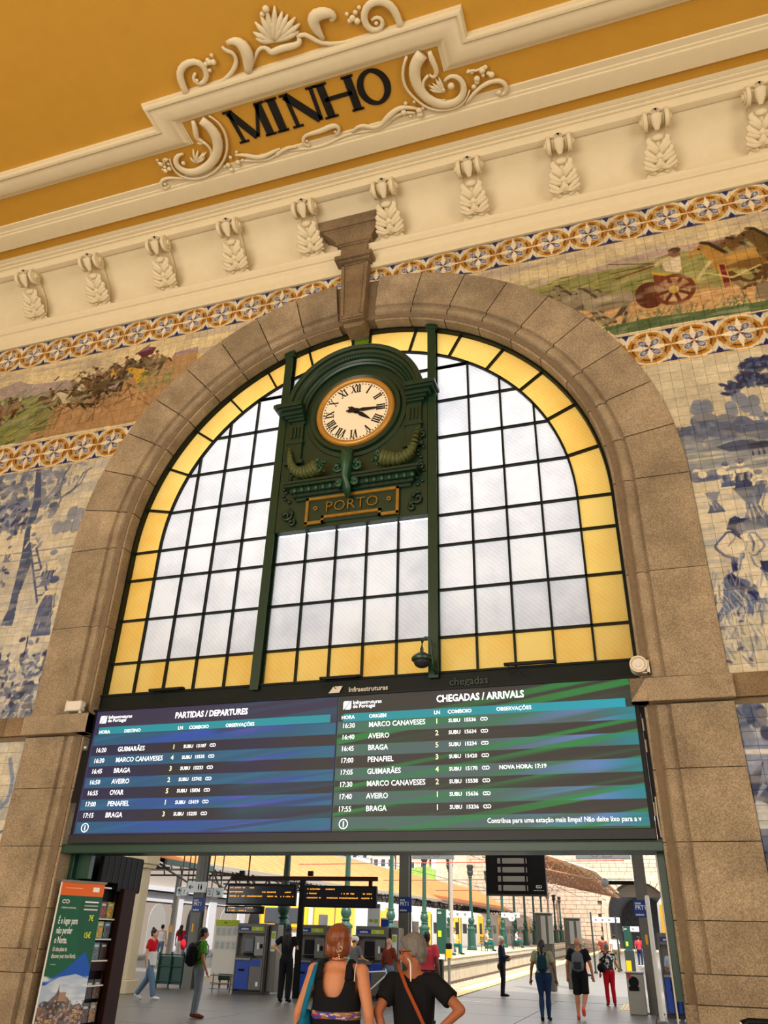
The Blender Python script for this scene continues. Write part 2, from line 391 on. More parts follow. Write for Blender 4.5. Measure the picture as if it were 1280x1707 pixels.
# ---------------------------------------------------------------- scroll brackets in the cove
def spiral(cx, cz, r0, r1, a0, turns, n): return [(cx+(r0+(r1-r0)*i/n)*math.cos(a0+turns*2*PI*i/n), cz+(r0+(r1-r0)*i/n)*math.sin(a0+turns*2*PI*i/n)) for i in range(n+1)]
def make_corbel(x, parent):
    c = thing('bracket', None, None, (x, 0, 0)); c.parent = parent
    for k in ('label', 'category'):
        if k in c: del c[k]
    yt, zt = -.985, 12.135                     # centre of the volutes
    m = MB()                                   # back rib following the cove
    rib = [(-.41-.66*(1-math.cos(t*PI/24)), 11.60+.66*math.sin(t*PI/24)) for t in range(0, 10)]
    vs = []
    for y, z in rib: vs += [(-.075, y-.015, z-.0), (.075, y-.015, z), (.075, y-.05, z-.025), (-.075, y-.05, z-.025)]
    n = len(rib); m.add(vs, [(i*4+j, i*4+(j+1)%4, (i+1)*4+(j+1)%4, (i+1)*4+j) for i in range(n-1) for j in range(4)]+[(0,1,2,3)])
    m.build('back_rib', 'plaster_cream', c, fix=True, bevel=.006)
    for s in (-1, 1):                          # rolled volutes left and right
        v = MB()
        v.lathe([(.02,.075),(.135,.075),(.145,.085),(.145,.105),(.135,.112),(.10,.112),(.095,.105),(.09,.122),(.06,.124),(.055,.12),(.045,.138),(.012,.144)], (0, yt, zt), 18, 'x')
        if s < 0: v.xf(Matrix.Diagonal((-1, 1, 1, 1))); v.f = [f[::-1] for f in v.f]
        v.build('volute', 'plaster_cream', c, smooth=.7, fix=True)
    r = MB()
    r.lathe([(.01,-.075),(.085,-.072),(.095,-.05),(.085,-.045),(.08,-.03),(.105,-.02),(.11,0),(.105,.02),(.08,.03),(.085,.045),(.095,.05),(.085,.072),(.01,.075)], (0, yt+.02, zt+.03), 16, 'x')
    r.tube([(0, -1.04, 12.24), (0, -1.10, 12.18), (0, -1.10, 12.10), (0, -1.03, 12.02), (0, -.95, 11.96)], [.035,.045,.05,.042,.018], 10)
    r.box(-.12, .12, -1.02, -.93, 12.20, 12.27)
    r.build('scroll_roll', 'plaster_cream', c, smooth=.7, fix=True)
    MB().ball((0, -.845, 11.93), (.055, .05, .06), 12, 8).build('bead', 'plaster_cream', c, smooth=True)
    lf = MB()                                  # acanthus leaf: ribs that fan out and curl
    for s in (-1, 1):
        for k, (sx, zz, yy) in enumerate(((.085, 11.88, -.80), (.11, 11.77, -.70), (.125, 11.68, -.61))):
            lf.tube([(s*.012, -.60-.05*(2-k)*1.2, 11.62+.07*(2-k)), (s*sx*.45, yy+.02, zz-.07), (s*sx*.85, yy-.03, zz-.02), (s*sx, yy-.055, zz+.02), (s*sx*.86, yy-.085, zz+.035)], [.03,.036,.036,.026,.012], 7, (1, .7))
            lf.tube([(s*.01, -.57-.05*(2-k), 11.60+.07*(2-k)), (s*sx*.55, yy+.03, zz-.11), (s*sx*1.02, yy, zz-.07), (s*sx*1.1, yy-.03, zz-.055)], [.025,.03,.026,.01], 7, (1, .7))
    lf.tube([(0, -.52, 11.60), (0, -.62, 11.68), (0, -.72, 11.80), (0, -.80, 11.90)], [.04,.045,.04,.028], 8)
    lf.build('acanthus_leaf', 'plaster_cream', c, smooth=True)
    pk = MB()                                  # pointed foot on the ledge
    pk.add([(-.13,-.47,11.57),(.13,-.47,11.57),(.03,-.60,11.70),(-.03,-.60,11.70),(-.12,-.40,11.57),(.12,-.40,11.57),(.06,-.50,11.66),(-.06,-.50,11.66)],
        [(0,1,2,3),(1,5,6,2),(4,0,3,7),(3,2,6,7)])
    for s in (-1, 1): pk.tube([(s*.05,-.5,11.59),(s*.10,-.56,11.61),(s*.135,-.55,11.60)], [.03,.03,.012], 7)
    pk.build('foot', 'plaster_cream', c, fix=True)
    return c
c0 = make_corbel(-.08+1.387*.5, trim_cove); c0.scale = (1.62, 1, 1)
c0kids = CHILD(c0)
for k in range(-9, 8):
    if k == 0: continue
    c = c0.copy(); COL.objects.link(c); c.location.x = -.08+1.387*(k+.5); c.parent = trim_cove
    for ch in c0kids: d = ch.copy(); COL.objects.link(d); d.parent = c

# ================================================================ PAINTED TILES (azulejos) ON THE FRONT WALL
PX = 105                                       # painting resolution, dots per metre
WX0, WX1, WZ0, WZ1 = -8.6, 7.4, 2.0, 11.2
NR = np.random.RandomState(3)
class Canvas:
    def __init__(s, x0, x1, z0, z1, ppm, bgc):
        s.x0, s.z0, s.p = x0, z0, ppm; s.W = int((x1-x0)*ppm); s.H = int((z1-z0)*ppm)
        s.a = np.zeros((s.H, s.W, 3), np.float32); s.a[:] = np.array(bgc)/255.
        s.X = x0+(np.arange(s.W)+.5)/ppm; s.Z = z0+(np.arange(s.H)+.5)/ppm
    def win(s, x0, x1, z0, z1):
        i0 = max(0, int((x0-s.x0)*s.p)); i1 = min(s.W, int((x1-s.x0)*s.p)+2)
        j0 = max(0, int((z0-s.z0)*s.p)); j1 = min(s.H, int((z1-s.z0)*s.p)+2)
        if i1 <= i0 or j1 <= j0: return None
        X, Z = np.meshgrid(s.X[i0:i1], s.Z[j0:j1]); return (slice(j0, j1), slice(i0, i1)), X, Z
    def put(s, sl, al, c):
        al = np.clip(al, 0, 1)[..., None]; s.a[sl] = s.a[sl]*(1-al)+np.array(c, np.float32)/255.*al
    def poly(s, P, c, al=1., soft=.4):
        xs = [p[0] for p in P]; zs = [p[1] for p in P]; w = s.win(min(xs)-.02, max(xs)+.02, min(zs)-.02, max(zs)+.02)
        if not w: return
        sl, X, Z = w; ins = np.zeros(X.shape, bool)
        for i in range(len(P)):
            (ax, az), (bx, bz) = P[i-1], P[i]
            if az == bz: continue
            ins ^= ((az > Z) != (bz > Z)) & (X < (bx-ax)*(Z-az)/(bz-az)+ax)
        s.put(sl, ins*al, c)
    def rect(s, x0, x1, z0, z1, c, al=1.): s.poly([(x0, z0), (x1, z0), (x1, z1), (x0, z1)], c, al)
    def ell(s, x, z, rx, rz, c, al=1., rot=0.):
        r = max(rx, rz)+.02; w = s.win(x-r, x+r, z-r, z+r)
        if not w: return
        sl, X, Z = w; cs, sn = math.cos(rot), math.sin(rot); u = ((X-x)*cs+(Z-z)*sn)/rx; v = (-(X-x)*sn+(Z-z)*cs)/rz
        d = np.sqrt(u*u+v*v); s.put(sl, np.clip((1-d)*min(rx, rz)*s.p+.5, 0, 1)*al, c)
    def ring(s, x, z, r, t, c, al=1.):
        w = s.win(x-r-t, x+r+t, z-r-t, z+r+t)
        if not w: return
        sl, X, Z = w; d = np.abs(np.hypot(X-x, Z-z)-r); s.put(sl, np.clip((t/2-d)*s.p+.5, 0, 1)*al, c)
    def line(s, P, wd, c, al=1.):
        for (ax, az), (bx, bz) in zip(P[:-1], P[1:]):
            w = s.win(min(ax, bx)-wd, max(ax, bx)+wd, min(az, bz)-wd, max(az, bz)+wd)
            if not w: continue
            sl, X, Z = w; dx, dz = bx-ax, bz-az; L = dx*dx+dz*dz+1e-12
            t = np.clip(((X-ax)*dx+(Z-az)*dz)/L, 0, 1); d = np.hypot(X-ax-t*dx, Z-az-t*dz)
            s.put(sl, np.clip((wd/2-d)*s.p+.5, 0, 1)*al, c)
    def fnoise(s, sc):
        """smooth value noise over the whole canvas, feature size sc metres (x, z)"""
        nx = int((s.W/s.p)/sc[0])+3; nz = int((s.H/s.p)/sc[1])+3; g = NR.rand(nz, nx).astype(np.float32)
        fx = (s.X-s.x0)/sc[0]; fz = (s.Z-s.z0)/sc[1]; ix = fx.astype(int); iz = fz.astype(int); tx = fx-ix; tz = fz-iz
        tx = tx*tx*(3-2*tx); tz = tz*tz*(3-2*tz)
        A = g[iz][:, ix]; B = g[iz][:, ix+1]; C_ = g[iz+1][:, ix]; D = g[iz+1][:, ix+1]
        return (A*(1-tx)+B*tx)*(1-tz[:, None])+(C_*(1-tx)+D*tx)*tz[:, None]
    def blotch(s, x0, x1, z0, z1, c, sc, lo, hi, al=1., mask=None):
        w = s.win(x0, x1, z0, z1)
        if not w: return
        sl, X, Z = w; n = s.fnoise(sc)[sl]*.6+s.fnoise((sc[0]/2.3, sc[1]/2.3))[sl]*.4
        m = np.clip((n-lo)/(hi-lo), 0, 1)*al
        if mask is not None: m = m*mask(X, Z)
        s.put(sl, m, c)
    def dabs(s, x0, x1, z0, z1, n, cols, r, al=.9, rot=None, asp=.5, inside=None):
        for _ in range(n):
            x = NR.uniform(x0, x1); z = NR.uniform(z0, z1)
            if inside and not inside(x, z): continue
            k = NR.uniform(.5, 1.2)*r
            s.ell(x, z, k, k*asp, cols[NR.randint(len(cols))], al, rot if rot is not None else NR.uniform(0, 3.14))
    def strokes(s, x0, x1, z0, z1, n, cols, L, wd, ang, spread=.4, al=.8):
        for _ in range(n):
            x = NR.uniform(x0, x1); z = NR.uniform(z0, z1); a = ang+NR.uniform(-spread, spread); l = L*NR.uniform(.5, 1.2)
            s.line([(x, z), (x+l*math.cos(a), z+l*math.sin(a))], wd*NR.uniform(.6, 1.3), cols[NR.randint(len(cols))], al)
cv = Canvas(WX0, WX1, WZ0, WZ1, PX, (236, 222, 186))
NAVY, BLUE, MID, PALE, CRM = (46, 56, 94), (84, 98, 134), (130, 140, 160), (182, 184, 184), (238, 226, 192)
# --- coloured frieze: common sky and ground
FZ0, FZ1 = 8.86, 10.54
cv.rect(WX0, WX1, FZ0, FZ1, (232, 212, 164))
cv.blotch(WX0, WX1, 10.0, FZ1, (188, 172, 158), (1.2, .18), .45, .8, .8)
# ---- left frieze: horsemen charging down a dusty road
cv.poly([(-6.913,10.194),(-6.696,10.234),(-6.517,10.292),(-6.304,10.172),(-6.025,10.123),(-5.735,10.092),(-5.454,10.084),(-5.175,9.992),(-4.942,10.066),(-4.780,10.113),(-4.288,10.045),(-3.923,10.087),(-3.736,9.173),(-6.780,9.786)], (172, 156, 150), .9)
cv.poly([(-3.276,10.198),(-2.837,10.230),(-2.776,9.849),(-3.097,10.022),(-3.338,10.043)], (150, 122, 142), .7)
cv.poly([(-3.189,10.043),(-2.784,10.083),(-2.724,9.706),(-3.006,9.835)], (222, 184, 70), .9)
cv.poly([(-8.881,10.208),(-6.824,9.920),(-6.289,9.853),(-5.810,9.795),(-5.499,9.813),(-5.206,9.590),(-5.216,9.194),(-5.505,8.861),(-5.893,8.873),(-6.478,8.862),(-8.346,8.891)], (140, 146, 84), 1)
cv.poly([(-6.157,8.844),(-5.726,9.096),(-5.405,9.469),(-5.363,9.744),(-5.274,9.848),(-4.923,9.532),(-4.370,9.577),(-3.915,10.044),(-2.844,10.144),(-2.690,9.188),(-3.337,8.943),(-3.847,8.854),(-5.131,8.878),(-5.698,8.867)], (186, 146, 100), 1)
cv.strokes(-8.6, -5.6, 8.86, 9.9, 260, [(96, 118, 66), (70, 96, 70), (176, 160, 90), (60, 76, 50), (112, 132, 96)], .28, .03, .35, .35, .7)
for k in range(70):                         # furrows of dust
    a = NR.uniform(-2.9, -.4); L = NR.uniform(.3, .9); ox = -5.0+NR.uniform(-.8, 1.3); oz = 9.55+NR.uniform(-.1, .2)
    cv.line([(ox, oz), (ox+L*math.cos(a)*.9, max(8.9, oz+L*math.sin(a)*.75))], NR.uniform(.01, .035), [(118, 82, 52), (210, 172, 122), (152, 112, 76), (96, 66, 44)][k % 4], .6)
cv.dabs(-7.6, -6.3, 9.62, 9.86, 90, [(92, 66, 60), (120, 78, 72), (74, 58, 48), (200, 180, 160)], .05, .8)
def horse(c, x, z, s, body, dark, face=-1, ang=0., mane=None, legs=(.9, .3, -.4, -.9), rider=None):
    """painted galloping horse; x, z centre of the trunk, s trunk half length in metres"""
    def T(a, b):
        a *= face*-1; ca, sa = math.cos(ang), math.sin(ang); return (x+s*(a*ca-b*sa), z+s*(a*sa+b*ca))
    for i, l in enumerate(legs):
        hx = -.75 if i < 2 else .75; kx = hx+l*.45; fx = kx+l*.5
        c.line([T(hx, -.2), T(kx, -.75)], .22*s, dark if i % 2 else body); c.line([T(kx, -.75), T(fx, -1.25+abs(l)*.15)], .13*s, dark)
        c.ell(*T(fx, -1.28+abs(l)*.15), .1*s, .07*s, dark)
    c.line([T(.9, .1), T(1.25, .1), T(1.5, -.3)], .14*s, dark)
    c.ell(x, z, s, .42*s, body, 1, ang); c.ell(*T(-.62, .02), .42*s, .44*s, body); c.ell(*T(.62, .05), .44*s, .43*s, body)
    c.ell(*T(.1, -.22), .75*s, .18*s, dark, .55, ang)
    c.poly([T(-.55, .38), T(-1.0, .95), T(-1.3, .85), T(-1.02, .1), T(-.8, -.15)], body)
    c.poly([T(-1.0, .98), T(-1.25, 1.0), T(-1.72, .62), T(-1.62, .48), T(-1.2, .68)], body)
    c.line([T(-.5, .42), T(-.95, 1.0), T(-1.15, 1.08)], .13*s, mane or dark); c.ell(*T(-1.28, .82), .04*s, .04*s, (20, 16, 12))
    c.ell(*T(-.1, .2), .5*s, .12*s, tuple(min(255, int(v*1.25)) for v in body), .5, ang)
    if rider:
        c.poly([T(-.1, .3), T(.25, .3), T(.3, .9), T(.05, 1.05), T(-.12, .9)], rider); c.line([T(.1, .4), T(-.15, .0), T(0, -.4)], .16*s, dark)
        c.line([T(.05, .85), T(-.3, .62), T(-.55, .6)], .1*s, (150, 110, 80)); c.ell(*T(.02, 1.18), .13*s, .15*s, (140, 98, 70)); c.ell(*T(.03, 1.26), .16*s, .1*s, (60, 46, 36))
horse(cv, -6.55, 9.62, .23, (112, 70, 40), (56, 38, 28), -1, .15, rider=(70, 60, 52))
cv.line([(-5.641,9.863),(-5.510,10.033)], .02, (96, 84, 66)); cv.line([(-5.694,10.125),(-5.633,10.192)], .03, (70, 60, 44))
cv.ell(*[(-5.805,9.846)][0], .07, .09, (150, 146, 130))
horse(cv, -7.05, 9.4, .2, (120, 66, 60), (70, 46, 36), 1, 0); horse(cv, -7.5, 9.3, .2, (106, 58, 56), (64, 40, 34), -1, 0)
horse(cv, -5.62, 9.72, .2, (104, 84, 60), (60, 46, 32), -1, .5, rider=(112, 52, 42)); horse(cv, -5.15, 9.72, .27, (208, 196, 160), (92, 74, 52), -1, .45, rider=(86, 74, 60))
horse(cv, -4.85, 9.66, .27, (88, 76, 50), (50, 40, 26), -1, .4, rider=(120, 96, 66)); horse(cv, -4.72, 9.9, .26, (112, 88, 58), (58, 44, 30), -1, .4, rider=(150, 116, 84))
horse(cv, -4.42, 9.85, .26, (96, 80, 56), (54, 44, 32), -1, .35, rider=(220, 170, 50)); horse(cv, -4.2, 10.05, .22, (118, 98, 68), (60, 48, 34), -1, .2, rider=(130, 96, 70))
horse(cv, -3.9, 10.08, .2, (104, 90, 66), (56, 46, 34), -1, .15, rider=(96, 80, 60)); horse(cv, -3.62, 10.06, .2, (128, 108, 76), (62, 52, 38), -1, .1, rider=(140, 110, 70))
cv.poly([(-4.231,10.026),(-4.100,10.065),(-3.734,9.915),(-3.759,9.738),(-3.927,9.675),(-4.034,9.898)], (224, 172, 48), .95)
cv.poly([(-4.035,10.341),(-3.877,10.477),(-3.680,10.413),(-3.728,10.269),(-3.923,10.246)], (96, 44, 60), 1); cv.line([(-4.068,10.348),(-3.834,10.495)], .03, (84, 40, 56))
cv.dabs(-5.3, -3.5, 9.8, 10.25, 90, [(74, 56, 40), (150, 120, 84), (46, 36, 28), (196, 170, 120), (112, 74, 50)], .045, .8)
cv.dabs(-3.9, -3.2, 9.5, 9.9, 60, [(128, 134, 78), (96, 110, 60), (176, 170, 110)], .05, .8)
cv.dabs(-5.2, -4.0, 9.45, 9.7, 46, [(222, 196, 150), (150, 116, 80), (92, 70, 46)], .05, .6)
# ---- right frieze: horses, chariot and oxen on a road
cv.poly([(3.214,10.097),(3.673,10.156),(4.170,10.232),(4.609,10.258),(4.989,10.236),(5.302,10.233),(5.976,10.238),(6.219,10.253),(6.105,9.707),(3.175,9.637)], (188, 164, 150), .9)
cv.poly([(5.010,10.103),(5.193,10.204),(5.317,10.197),(5.462,10.198),(5.513,10.255),(5.560,10.233),(5.568,10.165),(5.734,10.128),(5.763,10.072),(5.294,10.063)], (140, 108, 96), 1)
cv.poly([(2.509,9.975),(3.212,10.066),(3.886,10.062),(4.451,10.053),(4.764,10.147),(5.087,10.064),(5.957,10.042),(6.365,10.019),(6.158,9.056),(3.149,9.340),(2.474,9.362)], (150, 148, 84), 1)
cv.strokes(1.8, 6.6, 9.5, 10.1, 220, [(120, 128, 66), (172, 168, 100), (96, 106, 54), (190, 180, 120)], .3, .03, .08, .15, .6)
cv.poly([(3.289,9.424),(3.828,9.552),(4.654,9.415),(5.249,9.338),(6.209,9.297),(6.112,8.847),(5.373,8.933),(4.312,9.040),(3.680,8.999)], (214, 172, 116), 1)
cv.strokes(2.6, 6.4, 9.1, 9.5, 120, [(190, 140, 92), (228, 190, 138), (168, 122, 80)], .4, .02, .03, .08, .6)
cv.poly([(3.661,9.018),(4.312,9.040),(4.794,9.001),(5.592,8.973),(6.138,8.964),(6.090,8.743),(5.546,8.832),(4.572,8.860),(3.789,8.843)], (86, 108, 70), 1)
cv.strokes(3.2, 6.5, 8.88, 9.12, 220, [(60, 84, 60), (112, 132, 84), (76, 104, 74)], .1, .015, 1.2, .7, .7)
GREY, GRD = (166, 152, 124), (84, 72, 54)
horse(cv, 3.16, 9.60, .17, (146, 112, 84), (92, 56, 42), -1, 0); horse(cv, 3.36, 9.70, .24, (140, 128, 104), GRD, -1, 0); horse(cv, 3.5, 9.52, .3, (150, 138, 112), GRD, -1, 0)
horse(cv, 3.78, 9.46, .33, GREY, GRD, -1, 0, legs=(.9, .5, -.3, -.9))
P = [(3.853,10.167),(4.466,10.001),(3.929,9.861),(4.439,9.962),(3.854,9.976),(4.444,9.998),(4.641,9.463),(4.619,9.454),(4.785,9.662),(4.486,9.840),(4.775,9.665),(4.722,9.455),(4.390,9.608),(4.764,10.147),(4.607,9.944),(4.795,9.796)]
cv.line(P[0:2], .015, (90, 66, 46)); cv.line(P[2:4], .03, (120, 64, 44)); cv.line(P[4:6], .015, (90, 66, 46))
cv.poly([(4.422,9.843),(4.583,9.781),(4.675,9.694),(4.872,9.622),(4.860,9.417),(4.459,9.499),(4.400,9.605)], (128, 62, 38))
cv.line([(4.420,9.828),(4.599,9.746),(4.768,9.622),(4.943,9.557)], .05, (206, 168, 62))
hx, hz = P[6]; cv.ell(hx-.32, hz-.02, .19, .24, (92, 48, 34)); cv.ring(hx, hz, .25, .06, (118, 62, 40)); cv.ell(hx, hz, .22, .22, (196, 168, 128), .6)
for k in range(8): cv.line([(hx, hz), (hx+.24*math.cos(k*PI/4+.2), hz+.24*math.sin(k*PI/4+.2))], .05, (106, 54, 36))
cv.ell(hx, hz, .07, .07, (210, 176, 96))
cv.poly([(4.574,10.016),(4.694,10.106),(4.813,10.054),(4.795,9.796),(4.746,9.749),(4.589,9.825),(4.557,9.897)], (226, 208, 172)); cv.line([(4.652,10.040),(4.556,10.037),(4.484,9.980)], .06, (206, 184, 140))
cv.ell(*[(4.741,10.138)][0], .075, .09, (150, 104, 74)); cv.ell(*[(4.752,10.182)][0], .085, .05, (84, 64, 46))
OCH = (182, 136, 62)
horse(cv, 5.86, 9.82, .36, (124, 88, 44), (64, 46, 30), -1, .0); horse(cv, 5.60, 9.76, .42, OCH, (92, 64, 34), -1, .0, mane=(58, 42, 30), legs=(.5, .9, -.5, -.9))
cv.poly([(5.241,9.756),(5.342,9.751),(5.363,9.306),(5.263,9.305)], (206, 160, 80)); cv.poly([(5.264,9.744),(5.336,9.740),(5.340,9.336),(5.271,9.326)], (112, 28, 32))
cv.line([(4.953,9.554),(5.161,9.826)], .05, (206, 188, 140)); cv.line([(5.062,9.658),(5.393,9.473),(5.753,9.605)], .03, (210, 190, 120))
horse(cv, 6.2, 9.86, .42, (108, 82, 40), (56, 42, 26), -1, .0, legs=(.6, .2, -.3, -.8)); horse(cv, 6.9, 9.8, .45, (150, 112, 56), (70, 50, 30), -1, 0)
cv.poly([(5.652,9.283),(5.809,9.296),(5.745,8.973),(5.587,9.044)], (138, 122, 96)); cv.dabs(6.0, 6.4, 9.1, 9.2, 12, [(60, 48, 36)], .06, .9)
# ---- left blue panel: tree, ladder, fruit pickers, vines
BX0, BX1 = -8.6, -3.9
cv.rect(BX0, BX1, 4.08, 8.25, (226, 214, 184)); cv.rect(BX0, BX1, 4.08, 6.4, (216, 208, 186))
cv.blotch(BX0, BX1, 4.9, 8.2, PALE, (.5, .12), .45, .8, .6)
tree = lambda x, z: ((x+6.35)/1.55)**2+((z-7.75)/.75)**2 < 1.1+NR.uniform(-.25, .25)
cv.dabs(-8.3, -4.9, 6.95, 8.25, 620, [MID, PALE, MID, (140, 150, 170), BLUE], .085, .8, asp=.6, inside=tree)
cv.dabs(-7.6, -5.3, 7.0, 7.6, 260, [BLUE, NAVY, MID], .06, .8, asp=.6, inside=lambda x, z: ((x+6.3)/1.1)**2+((z-7.3)/.4)**2 < 1)
cv.poly([(-5.407,7.589),(-5.534,8.228),(-5.437,8.212),(-5.250,7.566),(-5.257,7.285),(-5.331,7.184),(-5.259,6.846),(-5.114,6.456),(-5.188,5.953),(-5.148,5.556),(-5.159,5.460),(-5.374,5.479),(-5.311,5.717),(-5.328,6.222),(-5.343,6.642),(-5.402,7.027)], (78, 92, 124))
cv.strokes(-6.6, -5.9, 5.2, 7.0, 60, [NAVY, MID, (96, 108, 136)], .2, .015, 1.25, .2, .5)
for L in ([(-5.248,7.509),(-5.076,7.741),(-4.956,7.955),(-4.843,8.203)], [(-4.880,7.568),(-4.945,7.750),(-4.939,7.894)], [(-4.901,7.430),(-4.858,7.594),(-4.661,7.735),(-4.555,8.008),(-4.425,8.074)], [(-4.862,7.608),(-4.729,7.660),(-4.562,7.806),(-4.502,8.028)]): cv.line(L, .03, (110, 118, 140))
cv.dabs(-5.3, -4.5, 7.85, 8.2, 40, [MID, PALE], .05, .7)
for q in [(-4.794,7.042),(-4.638,7.048),(-4.461,7.024),(-4.443,7.226),(-4.569,7.271)]: cv.ell(q[0], q[1], .10, .12, (150, 156, 168), .9)
cv.rect(-6.0, BX1, 6.66, 6.69, MID, .6); cv.blotch(-6.2, BX1, 5.3, 6.6, PALE, (.4, .05), .5, .8, .7)
cv.line([(-5.263,6.860),(-4.778,5.727)], .035, BLUE); cv.line([(-5.107,6.746),(-4.693,5.977)], .035, BLUE)
for a, b in zip([(-5.142,6.591),(-5.078,6.452),(-5.019,6.329),(-4.960,6.207),(-4.891,6.048),(-4.838,5.905)], [(-5.025,6.603),(-4.956,6.464),(-4.892,6.340),(-4.832,6.231),(-4.751,6.083),(-4.686,5.914)]): cv.line([a, b], .025, BLUE)
cv.dabs(-6.0, -5.5, 6.1, 6.45, 50, [BLUE, NAVY, MID], .04, .8)
def woman(c, P, dark, light):
    """P head centre, waist, feet and scale in metres"""
    (hx, hz), (wx, wz), (fx, fz), s = P
    c.poly([(wx-.10*s, wz), (wx+.10*s, wz), (fx+.17*s, fz), (fx-.19*s, fz)], dark); c.strokes(fx-.18*s, fx+.18*s, fz+.1, wz-.1, 22, [NAVY, light, MID], .2*s, .02, 1.5, .2, .55)
    c.poly([(hx-.15*s, hz-.14*s), (hx+.15*s, hz-.14*s), (wx+.11*s, wz), (wx-.11*s, wz)], light); c.ell(hx, hz, .075*s, .095*s, light); c.ell(hx, hz+.05*s, .09*s, .065*s, dark)
    c.line([(hx+.13*s, hz-.17*s), (hx+.26*s, hz-.34*s), (hx+.14*s, hz-.46*s)], .06*s, light); c.line([(hx-.12*s, hz-.18*s), (hx-.2*s, hz-.38*s)], .06*s, light); c.line([(hx-.13*s, hz-.15*s), (wx-.1*s, wz)], .02*s, dark)
Q = [(-4.734,6.568),(-4.703,6.306),(-4.715,6.054),(-4.601,6.092),(-4.657,5.899),(-4.589,5.257),(-5.622,6.783),(-5.617,6.675),(-5.597,6.539),(-5.217,6.949),(-5.145,6.804),(-5.120,6.721)]
woman(cv, (Q[0], Q[1], Q[2], .75), (124, 134, 158), CRM); woman(cv, (Q[3], Q[4], Q[5], .95), (92, 104, 142), CRM); woman(cv, (Q[6], Q[7], Q[8], .4), MID, CRM); woman(cv, (Q[9], Q[10], Q[11], .5), MID, CRM)
cv.rect(BX0, BX1, 4.08, 4.95, (196, 194, 190), .8)
cv.dabs(BX0, BX1, 4.08, 5.0, 900, [NAVY, BLUE, MID, CRM, (92, 106, 140), (206, 204, 196)], .075, .85, asp=.5)
cv.dabs(BX0, BX1, 4.9, 5.25, 90, [NAVY, BLUE, MID], .05, .85, asp=.6); cv.line([(-4.812,5.264),(-4.796,5.123),(-4.801,4.963)], .02, NAVY)
# ---- right blue panel: harvest landscape, woman with a hat in the corn
RX0, RX1 = 3.6, 7.4
cv.rect(RX0, RX1, 4.08, 8.25, (224, 212, 180)); cv.blotch(RX0, RX1, 7.2, 8.25, (196, 186, 160), (.6, .2), .5, .85, .7)
cv.poly([(4.334,7.086),(4.443,7.124),(4.611,7.108),(4.767,7.166),(4.948,7.117),(5.134,7.169),(5.232,7.107),(5.378,7.079),(5.706,7.116),(5.536,6.322),(4.250,6.529)], (150, 156, 158))
cv.poly([(4.725,6.856),(4.932,6.905),(5.127,6.898),(5.223,6.838),(5.163,6.751),(4.884,6.758)], (76, 86, 110))
cv.blotch(RX0, RX1, 6.55, 7.05, BLUE, (.25, .08), .5, .8, .6); cv.blotch(RX0, RX1, 6.3, 6.8, CRM, (.6, .05), .5, .8, .7)
for x, z0, z1, w_ in [(q[0], q[1], p[1], .03) for q, p in zip([(4.609,6.891),(4.665,7.025),(5.001,7.165),(5.092,7.177),(5.139,7.168),(5.232,7.107)], [(4.654,7.441),(4.720,7.428),(4.999,7.402),(5.074,7.447),(5.144,7.403),(5.267,7.408)])]: cv.line([(x, z0), (x, z1)], w_, (196, 186, 160))
for q in [(4.627,7.492),(4.601,7.437),(4.729,7.479),(4.731,7.426),(4.999,7.402),(4.997,7.328),(5.090,7.534),(5.128,7.496),(5.161,7.430),(5.161,7.370),(5.262,7.439),(5.256,7.292),(4.655,7.381)]: cv.ell(q[0], q[1], .07, .09, MID, .85)
for q in [(4.662,7.245),(4.635,7.258),(4.701,7.245),(4.896,7.200),(4.819,7.142),(4.993,7.123),(5.062,7.139),(4.496,7.100),(4.560,7.073),(4.447,7.079),(4.757,7.109),(5.108,7.087),(5.174,7.031),(5.283,6.982),(5.263,7.043),(4.908,7.140)]: cv.ell(q[0], q[1], .13, .11, (96, 106, 130), .9)
cv.dabs(4.3, 5.9, 6.95, 7.25, 90, [MID, BLUE, (90, 98, 118)], .05, .7)
for k, L in enumerate(([(5.000,7.660),(5.103,7.730),(5.223,7.766),(5.356,7.753),(5.503,7.705)], [(5.232,7.936),(5.331,7.976),(5.445,7.982),(5.559,7.987)])):
    for a, b in zip(L[:-1], L[1:]):
        for j in range(26): t = NR.rand(); cv.ell(a[0]+(b[0]-a[0])*t+NR.uniform(-.05, .05), a[1]+(b[1]-a[1])*t+NR.uniform(-.09, .09), .05, .025, [NAVY, (40, 48, 84), BLUE][j % 3], .9, NR.uniform(0, 3))
for q in [(5.174,6.805),(5.238,6.807)]: cv.ell(q[0], q[1], .09, .05, (60, 66, 88)); cv.rect(q[0]-.07, q[0]-.05, q[1]-.14, q[1], (60, 66, 88)); cv.rect(q[0]+.05, q[0]+.07, q[1]-.14, q[1], (60, 66, 88))
cv.rect(RX0, RX1, 4.08, 6.5, (222, 212, 184), .75); cv.blotch(RX0, RX1, 4.3, 6.4, (176, 178, 176), (.5, .07), .5, .8, .8)
Q = [(4.792,6.579),(4.787,6.456),(4.790,6.294),(4.951,6.593),(4.937,6.459),(4.945,6.270),(5.120,6.416),(5.112,6.323),(5.110,6.152)]
woman(cv, (Q[0], Q[1], Q[2], .5), BLUE, CRM); woman(cv, (Q[3], Q[4], Q[5], .55), (56, 68, 104), CRM); woman(cv, (Q[6], Q[7], Q[8], .5), MID, CRM)
for q in [(4.402,6.505),(4.539,6.469),(4.616,6.470),(4.671,6.475),(4.462,6.468)]: cv.ell(q[0], q[1], .09, .07, BLUE, .8); cv.ell(q[0]+.06, q[1]+.03, .05, .05, CRM)
